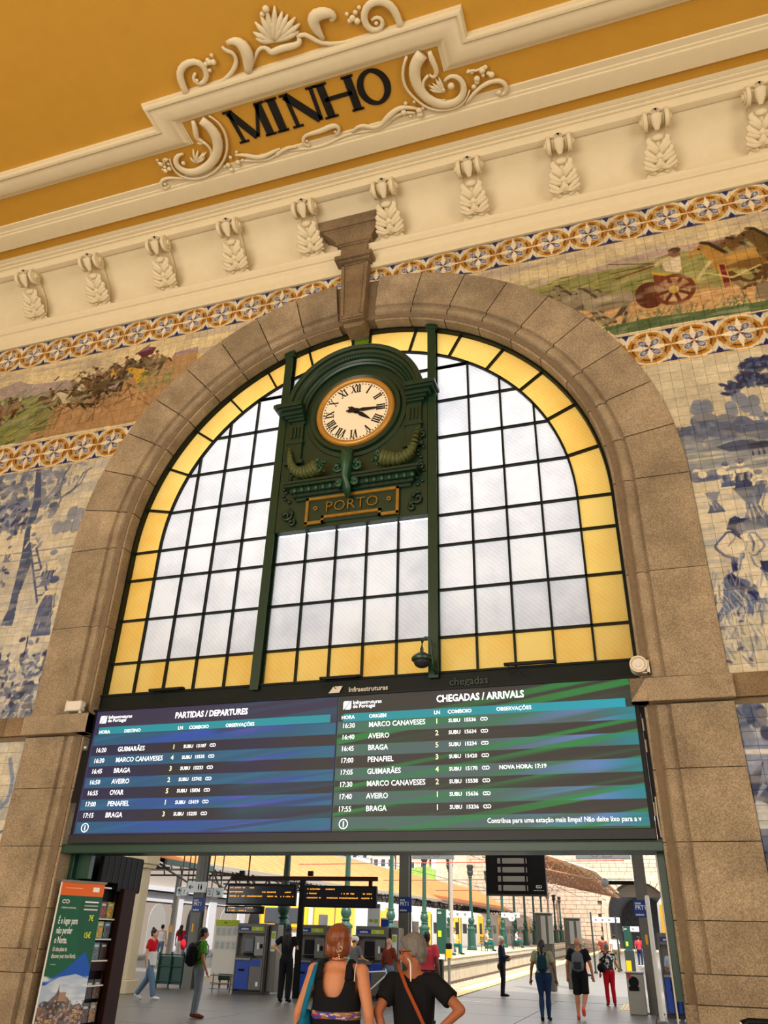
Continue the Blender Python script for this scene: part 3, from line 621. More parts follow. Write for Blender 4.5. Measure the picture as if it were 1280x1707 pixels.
for q, s in zip([(4.590,6.125),(4.991,6.014)], (.5, 1.)):
    cv.poly([(q[0]-.2*s, q[1]-.3*s), (q[0]+.2*s, q[1]-.3*s), (q[0]+.05*s, q[1]), (q[0]+.18*s, q[1]+.25*s), (q[0]-.18*s, q[1]+.25*s), (q[0]-.05*s, q[1])], (100, 110, 134))
    cv.strokes(q[0]-.1*s, q[0]+.1*s, q[1]-.25*s, q[1]+.1*s, 26, [BLUE, CRM, MID], .2*s, .015, 1.57, .4, .7)
W8 = [(4.656,5.750),(4.710,5.874),(4.770,5.906),(4.818,5.872),(4.895,5.855),(4.864,5.833),(4.776,5.760),(4.696,5.732)]
cv.poly([(4.643,5.380),(4.705,5.372),(4.681,5.238),(4.625,5.220),(4.625,5.307)], (40, 52, 112))
cv.poly([(4.640,5.661),(4.708,5.678),(4.827,5.688),(4.894,5.653),(4.970,5.554),(4.943,5.469),(4.882,5.426),(4.899,5.349),(4.920,5.248),(4.693,5.249),(4.740,5.393),(4.648,5.404),(4.549,5.505),(4.542,5.557)], (232, 220, 190))
cv.line([(4.672,5.657),(4.554,5.536),(4.615,5.459),(4.723,5.414)], .125, BLUE); cv.line([(4.676,5.650),(4.566,5.541),(4.623,5.473),(4.726,5.430)], .095, (230, 218, 190)); cv.line([(4.910,5.626),(4.959,5.511),(4.885,5.438)], .11, MID); cv.line([(4.904,5.620),(4.946,5.513),(4.876,5.446)], .085, (230, 218, 190)); cv.line([(4.703,5.248),(4.741,5.368),(4.757,5.429)], .02, MID); cv.line([(4.834,5.559),(4.808,5.473),(4.747,5.430),(4.711,5.347)], .018, PALE); cv.line([(4.843,5.381),(4.865,5.279),(4.916,5.224)], .018, MID); cv.line([(4.882,5.642),(4.904,5.537),(4.877,5.452)], .02, BLUE)
cv.poly([(4.482,5.088),(4.545,5.180),(4.638,5.231),(4.746,5.255),(4.920,5.248),(5.007,5.068),(4.951,4.790),(4.803,4.851),(4.733,4.695),(4.615,4.823),(4.454,4.721),(4.361,4.601),(4.373,4.728),(4.452,4.827),(4.489,4.978)], (98, 114, 152))
cv.poly([(4.547,5.192),(4.621,5.196),(4.719,5.051),(4.841,4.942),(4.805,4.863),(4.759,4.939),(4.657,4.997),(4.569,5.079)], (30, 42, 96))
cv.poly([(4.623,5.208),(4.746,5.255),(4.900,5.250),(4.963,5.049),(4.930,4.886),(4.849,4.882),(4.829,5.039),(4.732,5.122),(4.655,5.155)], (236, 224, 196))
cv.poly(W8, (52, 64, 104)); cv.poly([(4.705,5.756),(4.777,5.766),(4.840,5.790),(4.831,5.713),(4.776,5.643),(4.726,5.663),(4.696,5.705)], (70, 82, 118)); cv.ell(*[(4.805,5.743)][0], .05, .07, (150, 150, 160))
cv.poly([(4.728,5.675),(4.778,5.656),(4.798,5.589),(4.761,5.619)], (60, 70, 110)); cv.poly([(4.924,5.321),(5.055,5.306),(5.021,5.139),(4.921,5.199)], (46, 58, 104))
cv.strokes(4.2, 7.2, 4.12, 5.1, 1100, [BLUE, CRM, MID, (150, 158, 176), (226, 220, 200), CRM, PALE], .17, .014, 1.6, .6, .75)
cv.dabs(4.3, 6.6, 4.12, 4.9, 26, [(84, 84, 110)], .03, .9)
# ---- panels under the string course
cv.rect(RX0, RX1, 2.0, 3.84, (150, 160, 186)); cv.rect(RX0, RX1, 3.6, 3.84, (220, 216, 200)); cv.blotch(RX0, RX1, 2, 3.5, (66, 82, 130), (.35, .2), .4, .75, .9); cv.blotch(RX0, RX1, 2, 3.6, (222, 222, 214), (.3, .16), .5, .75, .9)
cv.dabs(RX0, RX1, 3.4, 3.72, 160, [BLUE, NAVY, MID], .06, .85, asp=1.4, rot=0); cv.line([(RX0, 3.32), (4.8, 3.28), (RX1, 3.4)], .05, (226, 224, 216))
for _ in range(70):
    x, z = NR.uniform(4.2, 7), NR.uniform(2, 3.2); cv.poly([(x, z), (x+NR.uniform(.1, .3), z+NR.uniform(-.1, .2)), (x+NR.uniform(0, .2), z-.25), (x-.12, z-.12)], [BLUE, MID, (204, 206, 206), NAVY][_ % 4], .7)
cv.rect(BX0, BX1, 2.0, 3.84, (230, 220, 194)); cv.blotch(BX0, BX1, 2.0, 3.84, (176, 186, 204), (.3, .5), .5, .8, .8)
cv.line([(-4.575,3.535),(-4.461,3.288),(-4.439,3.133),(-4.462,3.009),(-4.542,2.929)], .06, (130, 150, 182), .8); cv.dabs(BX0, -4.3, 2.1, 3.0, 90, [BLUE, MID, (60, 84, 140)], .1, .7, asp=.3)
# ---- patterned bands: one painted motif repeated
def motif(n):
    m = Canvas(0, .5565, 0, .5565, n/.5565, (232, 216, 178)); c = .27825
    ORG, BRN = (196, 130, 36), (118, 82, 44)
    for sx in (0, .5565):
        for sz in (0, .5565):
            for d in ((1, 1),):
                k = 1 if sx == 0 else -1; q = 1 if sz == 0 else -1
                m.poly([(sx, sz), (sx+k*.19, sz), (sx+k*.05, sz+q*.045), (sx, sz+q*.16)], (74, 86, 128)); m.ell(sx+k*.02, sz+q*.06, .028, .06, (30, 42, 96)); m.poly([(sx, sz+q*.12), (sx+k*.05, sz+q*.03), (sx+k*.07, sz+q*.03), (sx+k*.01, sz+q*.19)], (236, 228, 204))
    m.ell(c, c, .272, .272, (238, 226, 196)); m.ell(c, c, .26, .26, ORG); m.ring(c, c, .215, .012, (92, 66, 40))
    for k in range(44): a = 2*PI*k/44; m.ell(c+.205*math.cos(a), c+.205*math.sin(a), .009, .009, (60, 48, 56))
    m.ell(c, c, .19, .19, (204, 158, 92))
    for k in range(4):
        a = PI/4+k*PI/2; px, pz = c+.20*math.cos(a), c+.20*math.sin(a); m.ell(px, pz, .06, .045, (222, 190, 124), .9, a); m.ring(px, pz, .025, .01, (176, 116, 60))
        px, pz = c+.112*math.cos(a), c+.112*math.sin(a); m.ell(px, pz, .068, .052, (240, 230, 204), 1, a); m.ell(px, pz, .056, .041, (98, 104, 136), 1, a)
        m.line([(px-.03*math.cos(a+.6), pz-.03*math.sin(a+.6)), (px+.03*math.cos(a+.6), pz+.03*math.sin(a+.6))], .012, (226, 222, 212)); m.ring(px, pz, .022, .008, (214, 212, 210))
        m.poly([(c, c), (c+.06*math.cos(a-.35), c+.06*math.sin(a-.35)), (c+.06*math.cos(a+.35), c+.06*math.sin(a+.35))], (92, 56, 60))
    for k in range(4):
        a = k*PI/2; L = .27; ca, sa = math.cos(a), math.sin(a); w_ = .038
        m.poly([(c, c), (c+L*.42*ca-w_*sa, c+L*.42*sa+w_*ca), (c+L*ca, c+L*sa), (c+L*.42*ca+w_*sa, c+L*.42*sa-w_*ca)], (244, 232, 202))
    for sx in (0, .5565):
        k = 1 if sx == 0 else -1
        for q in (1, -1): m.poly([(sx, c), (sx+k*.03, c+q*.11), (sx+k*.055, c+q*.09), (sx+k*.04, c+q*.03)], (172, 110, 34)); m.poly([(sx, c+q*.02), (sx+k*.02, c+q*.13), (sx, c+q*.15)], (238, 226, 196))
    return m.a
mo = motif(116); mh, mw = mo.shape[:2]
for zc_ in (8.53, 10.852):
    j0 = int((zc_-.295-WZ0)*PX); j1 = int((zc_+.295-WZ0)*PX); cv.a[j0:j1] = np.array((232, 200, 134))/255
    j0 = int((zc_-.27825-WZ0)*PX); hh = int(.5565*PX)
    xi = ((((cv.X-4.745+.27825) % .5565)/.5565)*(mw-1)).astype(int); zi = (np.arange(hh)/hh*(mh-1)).astype(int)
    cv.a[j0:j0+hh] = mo[zi][:, xi]
    for e in (-.288, .288): cv.rect(WX0, WX1, zc_+e-.006, zc_+e+.006, (204, 160, 84))
    cv.rect(WX0, WX1, zc_-.285, zc_-.277, (244, 232, 200)); cv.rect(WX0, WX1, zc_+.277, zc_+.285, (244, 232, 200))
# brushwork: fine broken strokes over every painted field
for (z0_, z1_, am) in ((FZ0, FZ1, .11), (4.08, 8.24, .08), (2.0, 3.84, .1)):
    j0, j1 = int((z0_-WZ0)*PX), int((z1_-WZ0)*PX); nn = (cv.fnoise((.07, .02))*.5+cv.fnoise((.03, .035))*.5)[j0:j1]; cv.a[j0:j1] *= (1+am*(nn-.5)*2)[..., None]
    n2_ = cv.fnoise((.25, .06))[j0:j1]; lum = cv.a[j0:j1].mean(2); k_ = (np.clip((n2_-.55)*4, 0, 1)*np.clip((.62-lum)*4, 0, 1)*.4)[..., None]; cv.a[j0:j1] = cv.a[j0:j1]*(1-k_)+k_*np.array((226, 212, 176))/255
# age: each tile slightly different, uneven glaze
tx = ((cv.X+50)/.1391).astype(int); tz = ((cv.Z-.01)/.1391).astype(int)
tv = 1-.09*NR.rand(200, 600)[tz % 200][:, tx % 600]; cv.a *= tv[..., None]
gl = cv.fnoise((.9, .7))*.08+cv.fnoise((.15, .12))*.06; cv.a *= (1-gl)[..., None]
image_mat('painted_tiles', cv.a, (0, 2), WX0, WX1, WZ0, WZ1, rough=.30, spec=.35)
# ---- the tiles themselves
TS = .1391
def tile_mesh():
    g = TS/2-.0008; h = g-.003
    m = MB().add([(-g,0,-g),(g,0,-g),(g,0,g),(-g,0,g),(-h,-.0035,-h),(h,-.0035,-h),(h,-.0035,h),(-h,-.0035,h)],
        [(4,5,6,7),(0,1,5,4),(1,2,6,5),(2,3,7,6),(3,0,4,7)])
    me = bpy.data.meshes.new('tile'); me.from_pydata(m.v, [], m.f); me.materials.append(MATS['painted_tiles']); return m, me
tm, tme = tile_mesh()
cells = []
for iz in range(15, 82):
    z = (iz+.5)*TS+.01
    if z > 11.19: break
    for ix in range(-62, 54):
        x = (ix+.5)*TS-50+int(50/TS)*TS
        if not (WX0 < x < WX1): continue
        r = math.hypot(x, z-ZC) if z > ZC else abs(x)
        if r < 4.27: continue
        if 3.80 < z < 4.1 and abs(x) > 4.3: continue
        cells.append((x, z))
cp_ = (3.4, -8.8, 1.6)
def vis(c): x, z = c; return (x > -7.2) and (x < 6.2) and (r_ := math.hypot(x, max(0, z-ZC))) > 4.4 and 2.2 < z < 11.1
cells.sort(key=lambda c: (not vis(c), (c[0]-cp_[0])**2+77+(c[1]-cp_[2])**2))
for x, z in cells[:300]:
    o = link('tile', tme, wall_front, (x, -.296, z)); o.rotation_euler = (RND.uniform(-.006, .006), 0, RND.uniform(-.006, .006))
mb = MB()
for x, z in cells[300:]:
    a, b = RND.uniform(-.006, .006), RND.uniform(-.006, .006); n0 = len(mb.v)
    for v in tm.v: mb.v.append((x+v[0], -.296+v[1]+a*v[2]+b*v[0], z+v[2]))
    mb.f += [tuple(i+n0 for i in f) for f in tm.f]
o = mb.build('painted_wall_tiles', 'painted_tiles', wall_front); tag(o, kind='stuff')

# ================================================================ THE ARCHED WINDOW
mat('green_black_iron', (10, 20, 13), .5, spec=.2)
mat('mullion_green', (12, 48, 26), .4, spec=.5, noise=.2, nscale=9)
mat('clock_green', (8, 44, 24), .38, spec=.6, noise=.35, nscale=7, bump=.1)
mat('clock_green_light', (20, 70, 44), .4, spec=.6, noise=.3, nscale=12)
mat('gilt', (190, 140, 62), .35, metal=.35, noise=.2)
mat('old_gilt', (150, 112, 34), .45, metal=.2, noise=.4, nscale=14)
mat('verdigris_gold', (78, 86, 42), .5, noise=.4, nscale=20)
def glass_mat(name, rgb, rgb2, tr=.8):
    m = bpy.data.materials.new(name); m.use_nodes = True; n = m.node_tree; n.nodes.clear()
    out = n.nodes.new('ShaderNodeOutputMaterial'); t = n.nodes.new('ShaderNodeBsdfTranslucent'); d = n.nodes.new('ShaderNodeBsdfPrincipled')
    d.inputs['Roughness'].default_value = .35; mx = n.nodes.new('ShaderNodeMixShader'); mx.inputs[0].default_value = 1-tr
    g = n.nodes.new('ShaderNodeNewGeometry'); ns = n.nodes.new('ShaderNodeTexNoise'); ns.inputs['Scale'].default_value = 1.6; ns.inputs['Detail'].default_value = 8; ns.inputs['Roughness'].default_value = .7
    wv = n.nodes.new('ShaderNodeTexWave'); wv.inputs['Scale'].default_value = 9; wv.inputs['Distortion'].default_value = 2; wv.bands_direction = 'DIAGONAL'
    oi = n.nodes.new('ShaderNodeObjectInfo'); mp = n.nodes.new('ShaderNodeVectorMath'); mp.operation = 'ADD'
    n.links.new(g.outputs['Position'], mp.inputs[0]); n.links.new(oi.outputs['Random'], mp.inputs[1])
    n.links.new(g.outputs['Position'], ns.inputs['Vector']); n.links.new(mp.outputs[0], wv.inputs['Vector'])
    ad = n.nodes.new('ShaderNodeMath'); ad.operation = 'MULTIPLY_ADD'; ad.inputs[1].default_value = .12
    n.links.new(wv.outputs['Fac'], ad.inputs[0]); n.links.new(ns.outputs['Fac'], ad.inputs[2])
    a2 = n.nodes.new('ShaderNodeMath'); a2.operation = 'MULTIPLY_ADD'; a2.inputs[1].default_value = .22
    n.links.new(oi.outputs['Random'], a2.inputs[0]); n.links.new(ad.outputs[0], a2.inputs[2])
    r = n.nodes.new('ShaderNodeValToRGB'); r.color_ramp.elements[0].position = .42; r.color_ramp.elements[1].position = .78
    r.color_ramp.elements[0].color = lin(rgb2)+(1,); r.color_ramp.elements[1].color = lin(rgb)+(1,)
    n.links.new(a2.outputs[0], r.inputs[0]); n.links.new(r.outputs[0], t.inputs[0]); n.links.new(r.outputs[0], d.inputs['Base Color'])
    n.links.new(t.outputs[0], mx.inputs[1]); n.links.new(d.outputs[0], mx.inputs[2]); n.links.new(mx.outputs[0], out.inputs[0])
    MATS[name] = m; return m
glass_mat('obscured_glass', (250, 250, 250), (228, 230, 234)); glass_mat('amber_glass', (255, 236, 172), (250, 218, 138)); glass_mat('green_glass', (150, 178, 60), (120, 150, 50))
win = thing('window_1', 'great arched window of small white panes edged in amber glass', 'window'); win['kind'] = 'structure'
ROWS = [4.385, 4.841, 5.473, 6.103, 6.556, 7.189, 7.814, 8.452, 9.073, 9.70]
V4, SIDE, CEN = 1.688, .454, .4475
RI = 3.05                                   # inner edge of the amber border
BARW = .026
def pane(poly, m):
    if len(poly) < 3: return
    a = abs(sum(poly[i][0]*poly[(i+1)%len(poly)][1]-poly[(i+1)%len(poly)][0]*poly[i][1] for i in range(len(poly))))/2
    if a < .003: return
    MB().prism(poly, 0.0, .006).build('pane', m, win)
side_x = [1.235, V4, V4+SIDE, V4+2*SIDE, V4+3*SIDE, R0]
for s in (-1, 1):
    for i in range(5):
        xa, xb = side_x[i], side_x[i+1]
        for j in range(len(ROWS)-1):
            za, zb = ROWS[j], ROWS[j+1]
            q = [(s*xa, za), (s*xb, za), (s*xb, zb), (s*xa, zb)]
            if j < 4:
                pane(q, 'amber_glass' if (j == 0 or i == 4) else 'obscured_glass')
            elif i < 4 or True:
                if i < 4: pane(clip_circle(q, 0, ZC, RI), 'obscured_glass')
    if True:
        q = [(s*1.235, 9.70), (s*V4, 9.70), (s*V4, 9.9), (s*1.235, 9.9)]
cx_ = [-1.118, -1.5*CEN, -.5*CEN, .5*CEN, 1.5*CEN, 1.118]
for i in range(5):
    for j in range(4):
        zb = ROWS[j+1] if j < 3 else 6.535
        pane([(cx_[i], ROWS[j]), (cx_[i+1], ROWS[j]), (cx_[i+1], zb), (cx_[i], zb)], 'amber_glass' if j == 0 else 'obscured_glass')
for j in range(7, 9):                        # slivers of glass seen over the clock case
    for i in range(5):
        pane(clip_circle([(cx_[i], ROWS[j]), (cx_[i+1], ROWS[j]), (cx_[i+1], ROWS[j+1] if j < 8 else 9.6), (cx_[i], ROWS[j+1] if j < 8 else 9.6)], 0, ZC, RI), 'obscured_glass')
radial = [12.5*k for k in range(0, 8)]
angs = radial+[180-a for a in radial[::-1]]
for k in range(len(angs)-1):
    a0, a1 = angs[k], angs[k+1]
    poly = arc(0, ZC, RI, a0, a1, 4)+arc(0, ZC, R0, a1, a0, 4)
    pane(poly, 'green_glass' if a0 == 87.5 else 'amber_glass')
def gbar(p, q, w=BARW, d=.05, name='glazing_bar', m='green_black_iron', y=-.02):
    return MB().bar((p[0], y, p[1]), (q[0], y, q[1]), d, w, (0, 1, 0)).build(name, m, win) if False else \
        MB().bar((p[0], y, p[1]), (q[0], y, q[1]), w, d, (0, 1, 0)).build(name, m, win)
def xin(z, r=RI): return math.sqrt(max(0, r*r-(z-ZC)**2)) if z > ZC else r
for s in (-1, 1):
    for j, z in enumerate(ROWS[1:-1], 1):
        xe = R0 if j <= 4 else xin(z)
        if xe > 1.24: gbar((s*1.235, z), (s*xe, z))
    for k in range(4):
        x = V4+SIDE*k; top = ZC+math.sqrt(max(0, RI*RI-x*x)) if x < RI else ROWS[4]
        gbar((s*x, ROWS[0]), (s*x, top))
for z in ROWS[1:4]: gbar((-1.118, z), (1.118, z))
for k in range(4): gbar(((k-1.5)*CEN, ROWS[0]), ((k-1.5)*CEN, 6.535))
for z in ROWS[8:9]: gbar((-xin(z), z), (xin(z), z))
for k in range(4): gbar(((k-1.5)*CEN, 9.0), ((k-1.5)*CEN, ZC+math.sqrt(RI*RI-((k-1.5)*CEN)**2)))
for a in angs[1:-1]:
    t = math.radians(a); gbar((RI*math.cos(t), ZC+RI*math.sin(t)), (R0*math.cos(t), ZC+R0*math.sin(t)), .03)
def ring_bar(r0, r1, y0, y1, a0, a1, n, name, m, parent, cx=0, cz=ZC):
    mb = MB(); A = [math.radians(a0+(a1-a0)*i/n) for i in range(n+1)]
    for t in A:
        for r, y in ((r0, y0), (r1, y0), (r1, y1), (r0, y1)): mb.v.append((cx+r*math.cos(t), y, cz+r*math.sin(t)))
    for i in range(n):
        for j in range(4): mb.f.append((i*4+j, i*4+(j+1)%4, (i+1)*4+(j+1)%4, (i+1)*4+j))
    mb.f += [(0,1,2,3), (n*4+3, n*4+2, n*4+1, n*4)]
    return mb.build(name, m, parent, fix=True)
ring_bar(RI-.014, RI+.014, -.045, .01, 0, 180, 60, 'inner_hoop', 'green_black_iron', win)
ring_bar(R0-.035, R0+.01, -.09, .03, 0, 180, 72, 'outer_hoop', 'green_black_iron', win)
for s in (-1, 1): MB().box(min(s*(R0-.035), s*(R0+.01)), max(s*(R0-.035), s*(R0+.01)), -.09, .03, 4.2, ZC).build('frame_stile', 'green_black_iron', win)
for s in (-1, 1):                            # two tall green mullions with flanges and bolts
    top = ZC+math.sqrt(R0**2-1.2**2)+.02
    m = MB().box(s*1.176-.062, s*1.176+.062, -.16, -.14, 4.3, top).box(s*1.176-.012, s*1.176+.012, -.14, .02, 4.3, top).box(s*1.176-.055, s*1.176+.055, -.02, .03, 4.3, top)
    m.box(s*1.176-.085, s*1.176+.085, -.175, -.11, top-.10, top)
    m.build('mullion', 'mullion_green', win, bevel=.004)
MB().box(-R0, R0, -.10, .02, 4.19, 4.375).box(-R0, R0, -.12, -.09, 4.36, 4.385).build('transom_beam', 'green_black_iron', win)
# ---------------------------------------------------------------- the clock in its cast iron case
ck = thing('station_clock', 'round white station clock with roman numerals in a dark green cast iron case', 'clock', (0, 0, 0))
def ckb(mb, name, m='clock_green', **k): return mb.build(name, m, ck, **k)
AX, AZ = .02, 8.47                           # centre of the pediment arch
p = MB().prism([(-1.11, 6.54), (1.11, 6.54), (1.11, AZ)]+arc(AX, AZ, 1.02, 0, 180, 20)+[(-1.11, AZ)], -.15, -.03)
ckb(p, 'back_plate', 'clock_green', bevel=.004)
def arch_sweep(prof, a0, a1, n, cx, cz):
    mb = MB(); k = len(prof)
    for i in range(n+1):
        t = math.radians(a0+(a1-a0)*i/n)
        for r, y in prof: mb.v.append((cx+r*math.cos(t), y, cz+r*math.sin(t)))
    mb.f = [(i*k+j, i*k+(j+1)%k, (i+1)*k+(j+1)%k, (i+1)*k+j) for i in range(n) for j in range(k)]
    if abs(a1-a0) < 359.9: mb.f += [tuple(range(k)), tuple(n*k+j for j in range(k))[::-1]]
    return mb
hood = arch_sweep([(.80,-.10),(.80,-.20),(.83,-.215),(.86,-.20),(.885,-.22),(.90,-.26),(.93,-.27),(.95,-.30),(.99,-.31),(1.0,-.35),(1.035,-.36),(1.06,-.345),(1.075,-.35),(1.08,-.33),(1.08,-.10)], 4, 176, 44, AX, AZ)
ckb(hood, 'arched_hood', 'clock_green', fix=True, smooth=.5)
d = MB()
for i in range(60):
    t = math.radians(8+164*i/59); c = (AX+.915*math.cos(t), -.275, AZ+.915*math.sin(t)); d.ball(c, (.014, .012, .014), 6, 4)
tag(ckb(d, 'bead_row', 'clock_green_light', smooth=True), kind='stuff')
ckb(arch_sweep([(.62,-.13),(.62,-.20),(.65,-.22),(.70,-.22),(.72,-.17),(.78,-.165),(.79,-.15),(.79,-.10)], 0, 360, 56, AX, 8.40), 'dial_surround', fix=True, smooth=.5)
for s in (-1, 1):                            # side cornices and pilasters under the hood
    m = MB()
    for (w, y, z0, z1) in ((1.02,.20,8.33,8.38),(1.06,.24,8.38,8.42),(1.10,.27,8.42,8.46),(1.16,.31,8.46,8.52),(1.22,.36,8.52,8.56),(1.255,.39,8.56,8.62),(1.235,.37,8.62,8.645)):
        m.box(min(s*.80, s*w)+AX, max(s*.80, s*w)+AX, -y, -.08, z0, z1)
    ckb(m, 'side_cornice', bevel=.004)
    m = MB().box(min(s*.80, s*1.03), max(s*.80, s*1.03), -.20, -.1, 7.62, 8.34).box(min(s*.78, s*1.05), max(s*.78, s*1.05), -.22, -.1, 7.98, 8.03).box(min(s*.76, s*1.06), max(s*.76, s*1.06), -.22, -.1, 7.62, 7.68)
    for k in range(3): x = s*(.86+.055*k); m.box(x-.014, x+.014, -.225, -.19, 8.08, 8.28)
    ckb(m, 'side_pilaster', bevel=.004)
    # horn of plenty with rings, flowers and a curled tail
    h = MB(); P = [(s*x+AX, y, z) for x, y, z in ((.98,-.26,7.86),(.95,-.28,7.70),(.92,-.28,7.56),(.84,-.28,7.44),(.72,-.29,7.38),(.60,-.31,7.38),(.50,-.33,7.41))]
    h.tube(P, [.018,.035,.05,.065,.078,.09,.10], 10)
    for i in range(14):
        t = i/13*(len(P)-1); a = int(min(t, len(P)-2)); u = t-a; q = Vector(P[a]).lerp(Vector(P[a+1]), u); r = [.018,.035,.05,.065,.078,.09,.10]; rr = r[a]*(1-u)+r[a+1]*u
        h.ball(q, (rr*1.28, rr*1.28, rr*.55), 10, 5, (Vector(P[a+1])-Vector(P[a])).to_track_quat('Z','Y').to_matrix())
    ckb(h, 'horn_of_plenty', 'verdigris_gold', smooth=True)
    f = MB()
    for i in range(26):
        a = RND.uniform(0, 6.28); r = RND.uniform(0, .11); f.ball((s*.45+AX+r*math.cos(a), -.33+RND.uniform(-.06, .03), 7.42+r*math.sin(a)), RND.uniform(.018, .038), 6, 4)
    tag(ckb(f, 'flowers', 'clock_green_light', smooth=True), kind='stuff')
    v = MB()
    for cx, cz, r, t in ((s*.92, 7.93, .10, 1.4), (s*1.02, 7.82, .07, 1.2), (s*1.0, 7.30, .07, 1.3), (s*.96, 6.78, .10, 1.3), (s*.88, 6.66, .06, 1.1)):
        v.tube([(x+AX, -.18, z) for x, z in spiral(cx, cz, r, .015, 1.2, s*t, 22)], [.02]*23, 6)
    for i in range(12): v.ball((s*(1.0+RND.uniform(-.06, .05))+AX, -.17, 7.0+i*.055), (.035, .02, .02), 6, 4, Matrix.Rotation(RND.uniform(-.8, .8), 3, 'Y'))
    tag(ckb(v, 'foliage_scroll', 'clock_green', smooth=True), kind='stuff')
sh = MB()
for (w, y, z0, z1) in ((.86,.20,6.98,7.03),(.90,.24,7.03,7.08),(.93,.28,7.08,7.15),(.98,.34,7.15,7.19),(1.0,.36,7.19,7.23)): sh.box(-w+.05, w+.03, -y, -.1, z0, z1)
ckb(sh, 'shelf', bevel=.005)
eg = MB()
for i in range(17):
    if 7 <= i <= 9: continue
    eg.ball((-.82+.108*i+.02, -.285, 7.11), (.036, .03, .045), 8, 5)
tag(ckb(eg, 'egg_moulding', 'clock_green_light', smooth=True), kind='stuff')
cs = MB().tube([(.0,-.28,7.60),(.0,-.36,7.56),(.0,-.41,7.45),(.0,-.38,7.30),(.0,-.36,7.16),(.0,-.33,7.02),(.0,-.24,6.90)], [.05,.085,.095,.075,.06,.055,.03], 12, (1.15, 1))
cs.ball((0,-.37,7.56), (.085,.06,.085), 12, 8)
for s in (-1, 1):
    for a, b, r in ((.15, 7.36, .09), (.12, 7.10, .06)): cs.tube([(x, -.33, z) for x, z in spiral(s*a, b, r, .012, PI/2, s*1.5, 24)], [.026]*25, 6)
for i in range(5): cs.ball((0, -.40+.012*i, 7.44-.085*i), (.075-.008*i, .035, .022), 8, 5)
ckb(cs, 'shield_console', 'clock_green_light', smooth=True)
# name plaque PORTO: stepped gilt border
fr = MB(); o_ = [(-.625, 6.585), (-.625, 6.985), (.70, 6.985), (.70, 6.585), (.46, 6.585), (.46, 6.655), (-.39, 6.655), (-.39, 6.585)]
for (a, b) in (((-.625,6.575),(-.625,7.0)), ((-.645,6.98),(.72,6.98)), ((.70,7.0),(.70,6.575)), ((.72,6.60),(.43,6.60)), ((.45,6.58),(.45,6.69)), ((.47,6.67),(-.40,6.67)), ((-.38,6.69),(-.38,6.58)), ((-.36,6.60),(-.645,6.60))):
    fr.bar((a[0],-.19,a[1]), (b[0],-.19,b[1]), .04, .03, (0,1,0))
ckb(MB().box(-.62, .70, -.175, -.14, 6.60, 6.98), 'name_plaque', 'clock_green')
ckb(fr, 'gilt_border', 'old_gilt')
t = wall_text('PORTO', .04, 6.745, -.195, .235, 'old_gilt', ck, sx=1.0, bold=-.004, align='CENTER', extrude=.008)
for x in (-.50, .575):
    ckb(arch_sweep([(.016,-.18),(.016,-.20),(.032,-.20),(.032,-.18)], 0, 360, 14, x, 6.825), 'dot_ring', 'old_gilt', fix=True)
# dial
mat('dial_cream', (248, 234, 204), .4, spec=.3); mat('enamel_black', (12, 12, 14), .4)
DX, DZ = .02, 8.40
ckb(MB().lathe([(.001,-.20),(.53,-.20),(.53,-.17),(.001,-.17)], (DX, 0, DZ), 56, 'y'), 'dial', 'dial_cream', fix=True)
ckb(arch_sweep([(.52,-.17),(.52,-.215),(.545,-.24),(.575,-.245),(.605,-.225),(.615,-.19),(.615,-.15)], 0, 360, 64, DX, DZ), 'gilt_bezel', 'gilt', fix=True, smooth=.8)
dots = MB()
for i in range(60):
    t = 2*PI*i/60; r = .49; dots.lathe([(.001,-.206),(.0105 if i % 5 else .015,-.206),(.0105 if i % 5 else .015,-.199)], (DX+r*math.cos(t), 0, DZ+r*math.sin(t)), 6, 'y')
tag(ckb(dots, 'minute_dots', 'enamel_black'), kind='stuff')
for k, s in enumerate(['XII','I','II','III','IIII','V','VI','VII','VIII','IX','X','XI']):
    a = -2*PI*k/12
    nu = MB(); w_ = {'I': .036, 'V': .078, 'X': .084}; tot = sum(w_[c] for c in s); x = -tot/2; h0, h1 = -.066, .066
    for c in s:
        w1 = w_[c]
        if c == 'I': nu.box(x+.008, x+w1-.008, -.006, 0, h0, h1); nu.box(x+.001, x+w1-.001, -.006, 0, h0, h0+.008); nu.box(x+.001, x+w1-.001, -.006, 0, h1-.008, h1)
        elif c == 'V': nu.bar((x+.014,-.003,h1), (x+w1/2,-.003,h0), .02, .006, (0,1,0)); nu.bar((x+w1-.014,-.003,h1), (x+w1/2,-.003,h0), .008, .006, (0,1,0)); nu.box(x, x+.03, -.006, 0, h1-.008, h1); nu.box(x+w1-.026, x+w1, -.006, 0, h1-.008, h1)
        else:
            nu.bar((x+.012,-.003,h1), (x+w1-.012,-.003,h0), .02, .006, (0,1,0)); nu.bar((x+w1-.012,-.003,h1), (x+.012,-.003,h0), .008, .006, (0,1,0))
            for xx in (x, x+w1-.026):
                for hh in (h0, h1-.008): nu.box(xx, xx+.026, -.006, 0, hh, hh+.008)
        x += w1
    nu.xf(Matrix.Translation((DX+.40*math.sin(-a), -.201, DZ+.405*math.cos(a))) @ Matrix.Rotation(-a, 4, 'Y'))
    ckb(nu, 'numeral', 'enamel_black')
